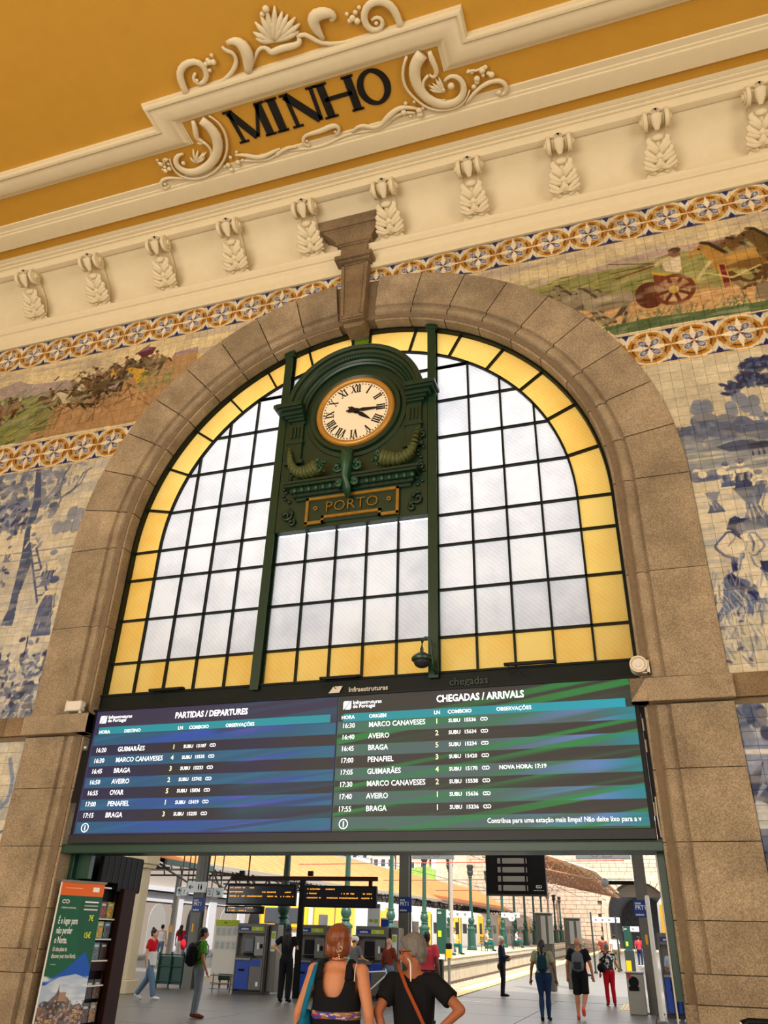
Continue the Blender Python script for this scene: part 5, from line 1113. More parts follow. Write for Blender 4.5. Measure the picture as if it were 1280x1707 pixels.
mat('roof_orange', (224, 148, 92), .8, noise=.25, nscale=.8); mat('truss_dark', (52, 46, 42), .7); mat('fascia_grey', (150, 142, 132), .6); mat('dark_timber', (44, 20, 14), .55, spec=.15, noise=.3); mat('near_black', (11, 10, 11), .5, spec=.15)
mat('facade_white', (226, 226, 232), .7); mat('facade_grey', (168, 156, 146), .8, noise=.2); mat('granite_light', (200, 174, 152), .85, noise=.4, nscale=1.5, bump=.3); mat('granite_joint', (128, 108, 98), .9)
mat('train_grey', (176, 172, 168), .4, spec=.5); mat('train_yellow', (244, 180, 30), .35, spec=.5); mat('window_dark', (34, 36, 42), .15, spec=.7); mat('beige_stone', (214, 196, 160), .8, noise=.15)
mat('sign_white', (232, 236, 236), .5); mat('sign_blue', (22, 52, 130), .4); mat('sign_teal', (16, 110, 96), .5); mat('lime', (178, 196, 30), .45); mat('machine_grey', (112, 108, 100), .42, metal=.3, noise=.08); mat('machine_blue', (16, 62, 160), .35, spec=.5); mat('paper', (206, 206, 200), .7); mat('ink', (120, 122, 126), .7)
mat('amber_led', (255, 170, 50), .5, emit=.9); mat('screen_dark', (20, 24, 34), .15, spec=.7); mat('yellow_box', (240, 176, 20), .4); mat('white_paint', (232, 230, 222), .5); mat('red_paint', (190, 60, 44), .5); mat('leaf_green', (120, 146, 60), .8, noise=.8, nscale=3); mat('ochre_light', (226, 216, 190), .7)
def gz(y): return max(0, (y-20)*.0125)
def shear(mb):
    mb.v = [(x, y, z+gz(y)) for x, y, z in mb.v]; return mb
# ---- ground
fl = setting(MB().box(-60, 14, .6, 20, -.3, -.03).build('floor', 'joint_dark'), 'smooth grey paved floor of the covered concourse', 'floor')
for ix in range(-20, 5):                     # paving bays, recessed joints between
    for iy in range(0, 6):
        x0, y0 = ix*3.0, .6+iy*3.25
        if x0 < -36: continue
        MB().box(x0+.012, x0+2.988, y0+.012, min(y0+3.238, 19.99), -.03, 0).build('paving_bay', 'concourse_paving', fl, bevel=.004)
pf = setting(shear(MB().box(-3.9, 14, 20, 120, -.6, 0)).build('floor', 'platform_concrete'), 'right hand platform beside the track', 'floor')
for iy in range(20):
    shear(MB().box(-3.35, 14, 20+iy*4+.012, 20+iy*4+3.988, 0, .006)).build('paving_bay', 'concourse_paving', pf)
shear(MB().box(-3.42, -3.12, 18.2, 118, .0, .012)).build('safety_line', 'yellow_line', pf); shear(MB().box(-3.9, -3.42, 20, 118, 0, .02)).build('coping', 'kerb_light', pf)
MB().box(-2.75, -1.75, 18.0, 18.14, .0, .006).build('white_mark', 'white_paint', pf)
for k in range(6): MB().box(2.0+.1*k, 2.06+.1*k, 17.5, 20.5, 0, .008).build('tactile_strip', 'yellow_line', pf)
lp_ = setting(shear(MB().box(-60, -14.8, 20, 120, -.6, 0)).build('floor', 'concourse_paving'), 'left hand platform in front of the white station wing', 'floor')
tb = setting(shear(MB().box(-14.8, -3.9, 20, 130, -.6, -.32)).build('ground', 'ballast'), 'stony ballast bed of the tracks', 'ground')
def track(xs, label, y0=20.4):
    t = thing('railway_track', label, 'track', (0, 0, 0))
    for x in xs:
        shear(MB().box(x-.035, x+.035, y0, 125, -.22, -.20).box(x-.01, x+.01, y0, 125, -.30, -.22).box(x-.06, x+.06, y0, 125, -.33, -.30)).build('rail', 'rail_steel', t)
    for k in range(90):
        y = y0+.3+k*.75
        shear(MB().box(xs[0]-.45, xs[1]+.45, y, y+.25, -.36, -.30)).build('sleeper', 'platform_concrete', t)
    return t
track((-6.15, -4.75), 'brown railway track next to the right platform'); track((-13.9, -12.5), 'railway track under the yellow and grey train', 21)
isl = setting(shear(MB().box(-11.5, -6.75, 20, 125, -.6, .62)).build('floor', 'platform_concrete'), 'raised island platform between the tracks', 'floor')
shear(MB().box(-7.15, -6.70, 20, 125, .62, .68)).build('coping', 'kerb_light', isl); shear(MB().box(-6.75, -6.68, 20, 125, .30, .36).box(-6.75, -6.70, 20, 125, .20, .23)).build('cable_duct', 'steel_pier_side', isl)
# ---- concourse canopy (above the sight line) and steel piers
setting(MB().box(-40, 13, 2.2, 19.5, 5.6, 5.8).build('ceiling', 'facade_white'), 'flat canopy over the concourse', 'ceiling')
def pier(x, y, label):
    t = thing('steel_pier', label, 'column', (x, y, 0))
    MB().box(-.16, .16, -.16, -.13, 0, 5.6).box(-.16, .16, .13, .16, 0, 5.6).build('flange', 'steel_pier', t); MB().box(-.11, .13, -.13, .13, 0, 5.6).build('web', 'steel_pier_side', t)  # web gets a darker copy of the steel: side shade put into colour
    MB().box(-.22, .22, -.22, .22, 0, .03).build('base_plate', 'steel_pier', t)
    MB().box(-.05, .02, -.185, -.16, 1.62, 1.86).build('yellow_tag', 'yellow_box', t, bevel=.006); MB().box(-.12, .10, -.17, -.16, 1.25, 1.95).build('hatch', 'steel_pier', t)
    return t
pier(-11.28, 16.9, 'grey steel pier behind the man in the green shirt'); pier(-4.19, 17.25, 'grey steel pier left of the man in the coral shirt'); pier(2.98, 16.75, 'grey steel pier behind the tall white pole')
MB_ = thing('white_pole', 'tall thin white metal pole before the right steel pier', 'pole', (3.14, 13.8, 0)); MB().lathe([(.055,0),(.055,2.66),(.04,2.70),(.0,2.71)], (0,0,0), 16).build('shaft', 'white_metal', MB_, smooth=.8); MB().lathe([(.12,0),(.12,.03),(.06,.05)], (0,0,0), 16).build('foot', 'steel_pier', MB_)
def zona(x, y, z, label):
    t = thing('zone_sign', label, 'sign', (x, y, z)); MB().box(-.21, .21, -.02, .02, -.20, .22).build('panel', 'sign_blue', t, bevel=.004)
    for s, zz, sz in (('zona', .11, .10), ('PRT1', -.02, .155), ('andante', -.17, .08)): wall_text(s, -.17, zz, -.024, sz, 'sign_white', t, bold=.002, sx=.88)
    for s, zz, sz in (): pass
zona(-11.18, 16.712, 2.41, 'blue zona PRT1 sign on the left steel pier'); zona(-4.13, 17.065, 2.52, 'blue zona PRT1 sign on the middle steel pier'); zona(2.93, 16.565, 2.50, 'blue zona PRT1 sign half behind the tall white pole')
def dir_sign(x0, x1, z0, z1, y, items, label, extra=None):
    t = thing('direction_sign', label, 'sign', ((x0+x1)/2, y, z0)); w = (x1-x0)/2; h = z1-z0
    MB().box(-w, w, -.05, .05, 0, h).build('box', 'sign_white', t, bevel=.008)
    for kind, a in items:
        x = -w+a; zc = h/2
        if kind in ('up', 'left', 'dr'):
            m = MB(); m.bar((0,0,-.08), (0,0,.07), .03, .01, (0,1,0)); m.bar((0,0,.085), (-.06,0,.01), .03, .01, (0,1,0)); m.bar((0,0,.085), (.06,0,.01), .03, .01, (0,1,0))
            r = {'up': 0, 'left': -PI/2, 'dr': 3*PI/4}[kind]; m.xf(Matrix.Translation((x, -.058, zc)) @ Matrix.Rotation(r, 4, 'Y')); m.build('arrow', 'sign_teal', t)
        elif kind == 'wc':
            m = MB()
            for d in (-.05, .05): m.lathe([(.001,-.056),(.018,-.056),(.018,-.052)], (x+d, 0, zc+.075), 10, 'y'); m.prism([(x+d-.025, zc+.05), (x+d+.025, zc+.05), (x+d+.02*(1 if d < 0 else 1.6), zc-.02), (x+d+.012, zc-.09), (x+d-.012, zc-.09), (x+d-.02*(1 if d < 0 else 1.6), zc-.02)], -.056, -.052)
            m.build('pictogram', 'near_black', t)
        else:
            wall_text(kind, x, zc-.07, -.054, .19, 'near_black', t, align='CENTER')
            r = .12; fr = MB()
            if kind == 'A':
                fr.v = []; q = arc(x, zc, .125, 0, 360, 24)
                for a_, b_ in zip(q[:-1], q[1:]): fr.bar((a_[0], -.054, a_[1]), (b_[0], -.054, b_[1]), .008, .006, (0,1,0))
            else:
                for a_, b_ in (((-r,-r),(r,-r)),((r,-r),(r,r)),((r,r),(-r,r)),((-r,r),(-r,-r))): fr.bar((x+a_[0], -.054, zc+a_[1]), (x+b_[0], -.054, zc+b_[1]), .008, .006, (0,1,0))
            fr.build('letter_frame', 'near_black', t)
    MB().box(-w*.6, -w*.6+.03, -.015, .015, h, 5.6-z0).box(w*.6, w*.6+.03, -.015, .015, h, 5.6-z0).build('hanger', 'steel_pier_side', t)
    return t
dir_sign(-11.55, -10.86, 2.77, 3.09, 16.5, [('left', .16), ('wc', .49)], 'white sign with a left arrow and toilet symbols')
dir_sign(-11.99, -11.58, 2.66, 2.93, 16.62, [('up', .1), ('1', .29)], 'white sign with an up arrow and number 1'); dir_sign(-10.84, -10.28, 2.64, 2.92, 16.62, [('2', .1), ('dr', .4)], 'white sign with number 2 and a slanting arrow')
dir_sign(-3.75, -2.42, 3.78, 4.12, 16.5, [('dr', .12), ('3', .45), ('A', .78)], 'white hanging sign with number 3 and letter A'); dir_sign(1.25, 2.80, 3.78, 4.12, 16.5, [('A', .55), ('4', .9), ('dr', 1.25)], 'white hanging sign with letter A and number 4')
# ---- led boards on a dark gantry
gt = thing('display_gantry', 'dark steel gantry that carries the two amber led boards', 'gantry', (-7.0, 15.6, 0))
MB().box(-.085, .085, -.05, .05, 0, 3.1).build('post', 'near_black', gt); MB().box(-2.45, 2.42, -.06, .06, 3.09, 3.21).build('cross_beam', 'dark_timber', gt, bevel=.005); MB().box(2.15, 2.25, -.04, .04, 2.95, 3.09).build('hanger', 'near_black', gt)
for x in (-2.1, .25): MB().box(x-.08, x+.08, -.10, .02, 3.22, 3.36).build('loudspeaker', 'near_black', gt, bevel=.01)
def led(x0, x1, z0, z1, y, rows, label, small=False):
    t = thing('led_board', label, 'display board', ((x0+x1)/2, y, z0)); w = (x1-x0)/2; h = z1-z0
    MB().box(-w, w, -.06, .08, 0, h).build('casing', 'near_black', t, bevel=.01); MB().box(-w+.06, w-.06, -.066, -.06, .05, h-.05).build('matrix', 'screen_dark', t)
    for zz, segs in rows:
        m = MB()
        for a, b in segs:
            x = -w+a*2*w
            while x < -w+b*2*w:
                c = RND.uniform(.03, .045)
                if RND.random() > .12:
                    for q in range(3): m.box(x+q*c*.3, x+q*c*.3+c*.18, -.070, -.066, zz*h+RND.choice((0, .01)), zz*h+RND.choice((.028, .036, .04)))
                x += c*1.15
        m.build('amber_text', 'amber_led', t)
    return t
led(-9.50, -7.16, 2.38, 2.97, 15.5, [(.80, [(.04,.28),(.33,.40)]), (.60, [(.04,.24),(.52,.72),(.85,.93)]), (.40, [(.04,.27),(.30,.55),(.60,.74),(.79,.96)])], 'left amber led board over the ticket machines')
led(-6.87, -4.56, 2.36, 2.95, 15.5, [(.80, [(.04,.22),(.28,.42)]), (.60, [(.04,.18),(.52,.70),(.82,.93)]), (.40, [(.04,.24),(.30,.76),(.80,.95)])], 'right amber led board over the ticket machines')
led(-11.52, -10.02, 2.24, 2.49, 19.3, [(.68, [(.06,.26),(.54,.72)]), (.30, [(.06,.26),(.34,.54)])], 'small far led board under the left amber board').name
MB().box(.0, .04, -.02, .02, .25, 3.36).build('hanger', 'near_black', bpy.data.objects['led_board.002'])
# ---- back of a hanging display
tvx = thing('hanging_display', 'black back of a hanging flat display with grey louvres', 'display', (.14, 12, 2.57))
MB().box(-.72, .74, -.06, .06, 0, 1.05).build('casing', 'near_black', tvx, bevel=.015); MB().box(-.73, .75, -.07, -.05, -.01, .03).build('rim', 'steel_pier_side', tvx)
for k in range(5): MB().box(-.42, .30, -.09, -.06, .10+k*.20, .23+k*.20).build('louvre', 'brushed_steel', tvx, bevel=.01)
for x in (-.32, .26): MB().box(x-.02, x+.02, -.10, -.06, .05, 1.02).build('rail', 'near_black', tvx)
cp_mark(.56, .20, .07, 'sign_white', tvx, -.066); wall_text('COMBOIOS DE PORTUGAL', .42, .11, -.064, .022, 'sign_white', tvx, bold=0)
MB().box(-.05, .05, -.03, .03, 1.05, 3.03).build('hanger', 'near_black', tvx)
# ---- ticket machines
def machine(x, y, label, small=False):
    t = thing('ticket_machine', label, 'ticket machine', (x, y, 0))
    MB().box(-.50, .50, -.10, .50, 0, .08).build('plinth', 'steel_pier_side', t); MB().box(-.50, .50, .02, .5, .08, 1.90).box(-.50, -.46, -.12, .02, .08, 1.9).box(.46, .50, -.12, .02, .08, 1.9).build('cabinet', 'machine_grey', t, bevel=.01)
    MB().box(-.46, .46, -.14, .02, 1.62, 1.90).build('head', 'machine_grey', t, bevel=.012)
    d = MB().box(-.45, .02, -.13, .02, .12, .93).build('blue_door', 'machine_blue', t, bevel=.008); MB().box(-.33, -.13, -.137, -.13, .60, .66).build('slot', 'near_black', d)
    d = MB().box(.03, .45, -.13, .02, .12, .95).build('grey_door', 'machine_grey', t, bevel=.008); MB().box(.28, .36, -.137, -.13, .22, .33).build('label', 'sign_white', d); MB().box(.06, .38, -.137, -.13, .74, .93).build('blue_notice', 'machine_blue', d)
    MB().add([(-.45,-.18,.95),(.06,-.18,.95),(.06,.02,1.06),(-.45,.02,1.06),(-.45,-.18,.90),(.06,-.18,.90),(.06,.02,.90),(-.45,.02,.90)], [(0,1,2,3),(4,7,6,5),(0,4,5,1),(1,5,6,2),(2,6,7,3),(3,7,4,0)]).build('shelf', 'brushed_steel', t)
    MB().box(-.24, .06, -.03, .025, 1.12, 1.50).build('screen', 'screen_dark', t, bevel=.008); MB().box(.12, .44, -.10, .02, 1.02, 1.56).build('payment_panel', 'brushed_steel', t, bevel=.008); MB().box(.22, .27, -.108, -.10, 1.20, 1.38).build('card_reader', 'sign_white', t); MB().box(.31, .40, -.108, -.10, 1.22, 1.34).build('keypad', 'near_black', t)
    MB().box(-.22, .10, -.15, -.02, 1.05, 1.09).build('printer_lip', 'near_black', t)
    MB().box(-.44, .0, -.15, -.14, 1.70, 1.81).build('blue_header', 'sign_blue', t); MB().box(.0, .40, -.15, -.14, 1.70, 1.81).build('lime_header', 'lime', t); wall_text('andante', -.36, 1.725, -.153, .08, 'sign_white', t, bold=.002)
    cp_mark(.2, 1.755, .05, 'sign_white', t, -.153)
    MB().box(.54, .80, .06, .5, .08, 1.88).build('side_unit', 'machine_grey', t, bevel=.01); MB().box(.60, .75, .05, .06, 1.15, 1.70).build('notice', 'sign_white', t); MB().box(.62, .73, .043, .05, 1.5, 1.66).box(.62,.73,.043,.05,1.2,1.3).build('lime_print', 'lime', t); MB().box(.50, .54, .15, .45, .1, 1.85).build('link_panel', 'steel_pier_side', t)
    return t
machine(-8.87, 16.3, 'grey and blue ticket machine next to the white notice board'); machine(-6.86, 16.3, 'ticket machine behind the woman with long dark hair'); machine(-4.92, 16.3, 'ticket machine used by the person in a helmet'); machine(3.75, 15.6, 'ticket machine at the far right by the pillar')
nt_ = thing('paper_notice_stand', 'upright white notice standing on the right ticket machine', 'notice', (-5.0, 16.6, 1.9)); MB().box(-.20, .20, 0, .03, 0, .62).build('panel', 'sign_white', nt_, bevel=.004); MB().box(-.20, .20, -.004, 0, .5, .62).build('heading', 'ink', nt_); MB().box(-.15,-.02,-.004,0,.12,.2).box(.02,.15,-.004,0,.1,.2).build('picture', 'lime', nt_); MB().box(.24,.48,0,.03,0,.2).build('small_screen', 'machine_blue', nt_)
ib = thing('notice_board', 'white timetable board with lime green header left of the ticket machines', 'notice board', (-9.82, 16.3, 0))
MB().box(-.40, .42, 0, .06, .50, 1.98).build('board', 'white_metal', ib, bevel=.008); MB().box(-.40, .42, -.02, 0, 1.82, 1.98).build('lime_header', 'lime', ib); cp_mark(-.05, 1.90, .05, 'near_black', ib, -.024)
for r_, z in ((0, 1.54), (1, 1.16)):
    for k in range(4):
        f = MB().box(-.36+k*.195, -.20+k*.195, -.008, 0, z, z+.24).build('sheet', 'paper', ib)
        m = MB()
        for q in range(7): m.box(-.35+k*.195, -.23+k*.195, -.010, -.008, z+.03+q*.027, z+.038+q*.027)
        m.build('print', 'ink', f)
MB().tube([(-.4,.03,.46),(.42,.03,.46)], .02, 8).build('rail', 'brushed_steel', ib); MB().tube([(-.3,.03,.0),(-.3,.03,.5)], .02, 8).build('leg', 'brushed_steel', ib); MB().tube([(.3,.03,.0),(.3,.03,.5)], .02, 8).build('leg', 'brushed_steel', ib); MB().tube([(-.4,.03,.1),(.42,.03,.1)], .015, 8).build('rail', 'brushed_steel', ib); MB().tube([(-.4,.03,.25),(.42,.03,.25)], .015, 8).build('rail', 'brushed_steel', ib)
gb = thing('iron_railing', 'green iron railing round a pillar base left of the green shirted man', 'railing', (-12.1, 17.0, 0))
MB().box(-.35, .55, -.1, .3, .12, .9).build('panel', 'iron_green', gb)
for x in (-.35, .1, .55): MB().lathe([(.05,0),(.03,.05),(.03,.95),(.045,.97),(.03,1.02),(0,1.04)], (x,-.15,0), 8).build('post', 'iron_green', gb)
for z in (.2, .62, .95): MB().tube([(-.35,-.15,z),(.55,-.15,z)], .018, 6).build('rail', 'iron_green', gb)
# ---- cast iron columns, all one row receding along the island platform
def iron_column(x, y, z, label, m1='iron_green'):
    t = thing('cast_iron_column', label, 'column', (x, y, z), 0, 'green cast iron columns in the platform row')
    oct_ = lambda r0, z0, r1, z1, nm, mm=m1: MB().lathe([(r0, z0), (r1, z1)], (0,0,0), 8).build(nm, mm, t)
    MB().lathe([(.36,0),(.36,.12),(.32,.16),(.32,.22),(.29,.26),(.28,1.22),(.32,1.26),(.32,1.34),(.26,1.40)], (0,0,0), 8).build('pedestal', m1, t)
    for k in range(8):
        a = (k+.5)*PI/4; c, s = math.cos(a), math.sin(a); r = .265
        MB().add([(r*c-s*.06, r*s+c*.06, .35), (r*c+s*.06, r*s-c*.06, .35), (r*c+s*.06, r*s-c*.06, 1.12), (r*c-s*.06, r*s+c*.06, 1.12)], [(0,3,2,1)]).build('pedestal_panel', m1, t) if False else None
    MB().lathe([(.22,1.40),(.15,1.50),(.20,1.56),(.14,1.62),(.21,1.72),(.235,1.84),(.20,1.98),(.15,2.04),(.18,2.08),(.18,2.12),(.135,2.16)], (0,0,0), 14).build('bulb', m1, t, smooth=.8)
    MB().lathe([(.135,2.16),(.12,3.0),(.105,4.6)], (0,0,0), 14).build('shaft', m1, t, smooth=.8)
    MB().lathe([(.105,4.6),(.15,4.66),(.12,4.72),(.2,4.84),(.215,4.98),(.16,5.08),(.18,5.16),(.24,5.30),(.26,5.42),(.21,5.46),(.21,5.5)], (0,0,0), 12).build('capital', 'iron_dark', t, smooth=.5)
    for k in range(4):
        a = k*PI/2+PI/4; MB().tube([(.14*math.cos(a), .14*math.sin(a), 4.8), (.26*math.cos(a), .26*math.sin(a), 5.0), (.2*math.cos(a), .2*math.sin(a), 5.2), (.3*math.cos(a), .3*math.sin(a), 5.42)], .025, 6).build('capital_leaf', 'iron_dark', t, smooth=True)
    return t
colA = iron_column(-9.5, 19.9, .62, 'green cast iron column of the receding platform row')
ckA = CHILD(colA)
for n in range(1, 17):
    y = 19.9+6.55*n; c = colA.copy(); COL.objects.link(c); c.location = (-9.5, y, .62+gz(y))
    for ch in ckA: q = ch.copy(); COL.objects.link(q); q.parent = c
# ---- trains
def train(x0, x1, y0, y1, z0, h, label, nose_y):
    t = thing('train', label, 'train', (0, 0, 0)); g = MB(); r = .28
    sec = [(x0, z0), (x1, z0), (x1+.04, z0+1.2), (x1, z0+h-.5), (x1-.35, z0+h-.08), ((x0+x1)/2, z0+h), (x0+.35, z0+h-.08), (x0, z0+h-.5), (x0-.04, z0+1.2)]
    ys = [(nose_y, .70, .25), (nose_y+.35, .90, .06), (nose_y+1.0, 1, 0), (y1, 1, 0)]
    vs = []; cx, n = (x0+x1)/2, len(sec)
    for y, k, lo in ys: vs += [(cx+(x-cx)*k, y, z0+(z-z0)*k+lo*0) for x, z in sec]
    g.add(vs, [(i*n+j, i*n+(j+1)%n, (i+1)*n+(j+1)%n, (i+1)*n+j) for i in range(3) for j in range(n)]+[tuple(range(n))[::-1], tuple(3*n+j for j in range(n))])
    shear(g).build('body', 'train_grey', t, fix=True, smooth=.7)
    w = (x1-x0)
    return t
ta = train(-14.6, -11.85, 28, 116, .3, 3.0, 'grey and yellow train standing beyond the island platform', 28.2)
zz = 2.35+.1
nz = MB().box(-14.4, -12.05, 28.05, 28.5, 1.75, 2.75); shear(nz).build('yellow_nose', 'train_yellow', ta, bevel=.1)
shear(MB().box(-14.1, -12.3, 28.0, 28.1, 2.0, 2.62)).build('windscreen', 'window_dark', ta, bevel=.03)
for k in range(9):
    y0 = 28.6+k*9.5
    if k % 1 == 0: shear(MB().box(-11.86, -11.80, y0, y0+(5.5 if k == 0 else 2.4), .9, 2.95)).build('yellow_panel', 'train_yellow', ta)
    shear(MB().box(-11.84, -11.785, y0+.45, y0+1.6, 1.55, 2.4)).build('side_window', 'window_dark', ta, bevel=.02)
    for q in range(3): shear(MB().box(-11.86, -11.80, y0+3.2+q*2.0, y0+4.7+q*2.0, 1.6, 2.3)).build('side_window', 'window_dark', ta, bevel=.02) if k else None
    shear(MB().box(-11.85, -11.79, y0+2.5, y0+2.6, .6, 2.8)).build('door_edge', 'window_dark', ta)
tb_ = train(3.35, 6.1, 26, 48, .4, 3.1, 'orange nosed train at the far right behind the ticket machine', 26.2)
shear(MB().box(3.42, 5.9, 25.95, 26.6, 1.0, 3.1)).build('yellow_nose', 'train_yellow', tb_, bevel=.18); shear(MB().box(3.85, 5.6, 25.88, 26.0, 1.9, 2.8)).build('windscreen', 'window_dark', tb_, bevel=.05)
# ---- canopies with orange tiled roofs
def canopy(x_e, z_e, x_r, z_r, y0, y1, label, posts=True, fascia='fascia_grey'):
    t = thing('platform_canopy', label, 'canopy', (0, 0, 0))
    sl = MB(); n = 26
    for k in range(n):                       # ribs of tiles running down the slope are long rolls along y steps
        a = k/n; b = (k+1)/n; f = lambda q: (x_e+(x_r-x_e)*q, z_e+(z_r-z_e)*q)
        (xa, za), (xb, zb) = f(a), f(b)
        sl.add([(xa, y0, za+.05), (xb, y0, zb), (xb, y1, zb), (xa, y1, za+.05)], [(0,1,2,3)] if x_r > x_e else [(3,2,1,0)])
        sl.add([(xa, y0, za), (xa, y0, za+.05), (xa, y1, za+.05), (xa, y1, za)], [(0,1,2,3)] if x_r > x_e else [(3,2,1,0)])
    shear(sl).build('tiled_slope', 'roof_orange', t)
    shear(MB().add([(x_e, y0, z_e-.12), (x_r, y0, z_r-.12), (x_r+(x_r-x_e)*.2, y0, z_r-.62), (x_e, y1, z_e-.12), (x_r, y1, z_r-.12), (x_r+(x_r-x_e)*.2, y1, z_r-.62)], [(0,1,4,3),(1,2,5,4)])).build('underside', 'truss_dark', t)
    shear(MB().add([(x_r, y0, z_r), (x_r+(x_r-x_e)*.2, y0, z_r-.5), (x_r+(x_r-x_e)*.2, y1, z_r-.5), (x_r, y1, z_r)], [(0,1,2,3)])).build('back_slope', 'roof_orange', t)
    shear(MB().box(min(x_e, x_e+.1), max(x_e, x_e+.1), y0, y1, z_e-.16, z_e+.03)).build('fascia', fascia, t)
    k = 0; y = y0+.4
    while y < y1:
        m = MB(); d = 1 if x_r > x_e else -1
        m.bar((x_e, y, z_e-.25), (x_e+d*abs(x_r-x_e)*1.1, y, z_e-.25), .08, .08); m.bar((x_e+d*.2, y, z_e-.2), (x_r, y, z_r-.3), .07, .07)
        for q in range(5): m.bar((x_e+d*(.4+q*1.0), y, z_e-.25), (x_e+d*(1.0+q*1.0), y, z_e-.2+(z_r-z_e)*(1.0+q)/abs(x_r-x_e)*.9), .05, .05)
        m.bar((x_e+d*.1, y, z_e-.3), (x_e+d*.1, y+3.2, z_e-1.0), .05, .05)
        shear(m).build('roof_truss', 'truss_dark', t); y += 4.2
    shear(MB().box(x_e+(.3 if x_r > x_e else -9), x_e+(9 if x_r > x_e else -.3), y0+.6, y1, z_e-1.15, z_e-1.0)).build('tie_platform', 'truss_dark', t) if False else None
    return t
lc = canopy(-16.0, 4.27, -21, 6.9, 24.5, 111, 'long orange tiled canopy roof over the train'); canopy(-13.9, 3.95, -18.6, 5.6, 18.6, 22.2, 'short orange tiled canopy with green fascia at the left', fascia='iron_green')
# dark band of trusses under the long canopy
sb = lc; shear(MB().box(-16.5, -16.4, 26, 111, 4.0, 4.1).box(-16.5, -16.4, 26, 111, 3.15, 3.22)).build('girder_chord', 'truss_dark', sb)
for k in range(42): y = 26+k*2.0; shear(MB().bar((-16.45, y, 3.2), (-16.45, y+1.0, 4.05), .06, .06).bar((-16.45, y+1.0, 4.05), (-16.45, y+2, 3.2), .06, .06)).build('girder_brace', 'truss_dark', sb)
setting(MB().box(-34, -25.03, 24, 111, 0, 8.5).build('wall_wing', 'facade_grey'), 'long pale wing of the station along the left platform', 'wall')
fc = thing('wing_front', 'white pilasters and arched doors of the station wing at the left', 'facade', (-25, 0, 0))
for k in range(12):
    y = 33.6+k*4.3; g = gz(y)
    MB().box(0, .14, y, y+1.0, g, 3.6+g).build('pilaster', 'facade_white', fc, bevel=.02); MB().box(0, .10, y+1.0, y+4.3, 3.0+g, 3.6+g).build('lintel', 'facade_white', fc)
    f = MB().box(.0, .06, y+1.25, y+4.05, g, 2.95+g).build('doorcase', 'facade_grey', fc)
    MB().prism([(y+1.75, g), (y+3.55, g), (y+3.55, 2.0+g)]+[(a, b) for a, b in arc(y+2.65, 2.0+g, .9, 0, 180, 8)]+[(y+1.75, 2.0+g)], .05, .09, 'x').build('arched_glass', 'window_dark' if k % 2 else 'train_grey', f)
MB().box(0, .3, 32, 90, 3.75, 4.0).build('cornice', 'facade_white', fc); MB().box(0, .12, 32, 90, 3.66, 3.74).build('cable_run', 'steel_pier_side', fc)
pl = thing('stone_pillar', 'tall cream stone pillar just left of the passage', 'pillar', (-11.75, 14, 0))
MB().box(-.2, .2, -.2, .2, .35, 3.30).build('shaft', 'beige_stone', pl, bevel=.02); MB().box(-.30, .30, -.30, .30, 3.30, 3.42).box(-.36, .36, -.36, .36, 3.42, 3.75).build('capital', 'beige_stone', pl, bevel=.02); MB().box(-.3, .3, -.3, .3, 0, .35).build('base', 'beige_stone', pl, bevel=.02); MB().box(-.3,.3,-.3,.3,3.75,5.6).build('upper_block', 'beige_stone', pl)
dp = thing('drain_column', 'leaning grey light column before the white wing', 'column', (-15.6, 22.6, 0)); MB().lathe([(.16,0),(.14,.4),(.11,3.6),(.15,3.7)], (0,0,0), 12).build('shaft', 'fascia_grey', dp, smooth=.8); MB().box(-.07,.07,-.17,-.12,1.6,1.85).build('yellow_tag', 'yellow_box', dp)
for x, y, z, lb in ((-15.0, 23.4, .0, 'dark green information totem behind the girl with a red bag'), (-10.55, 17.9, 0, 'dark green information totem left of the notice board'), (-5.9, 29, .7, 'green information totem on the island platform'), (1.3, 49, .3, 'green information totem in front of the tunnel')):
    t = thing('information_totem', lb, 'totem', (x, y, z+gz(y) if y > 24 else z)); MB().box(-.22, .22, -.03, .03, .25, 2.0).build('panel', 'iron_green', t, bevel=.01); MB().box(-.15, 0, -.036, -.03, .9, 1.15).build('lime_print', 'lime', t); MB().box(-.18,-.14,-.02,.02,0,.3).box(.14,.18,-.02,.02,0,.3).build('leg', 'iron_dark', t); cp_mark(-.08, 1.85, .08, 'sign_white', t, -.036)
# ---- pylons (validators) on the platform
for x, y, h, lb in ((-.82, 24.6, 2.55, 'tall grey pylon behind the woman with a blue backpack'), (.05, 26.4, 2.42, 'tall grey pylon behind the bald man')):
    t = thing('grey_pylon', lb, 'pylon', (x, y, gz(y))); MB().box(-.30, .30, -.25, .25, 0, h).build('body', 'steel_pier_side', t, bevel=.03)
    for a in (-.10, .17): MB().box(a, a+.18, -.27, -.25, 1.5, h-.12).build('light_panel', 'brushed_steel', t, bevel=.01)
    MB().box(-.33, .33, -.28, .28, h-.05, h).build('cap', 'steel_pier', t, bevel=.02); MB().lathe([(.02,-.26),(.02,-.25)], (-.2,0,1.4), 8, 'y').build('button', 'red_paint', t)
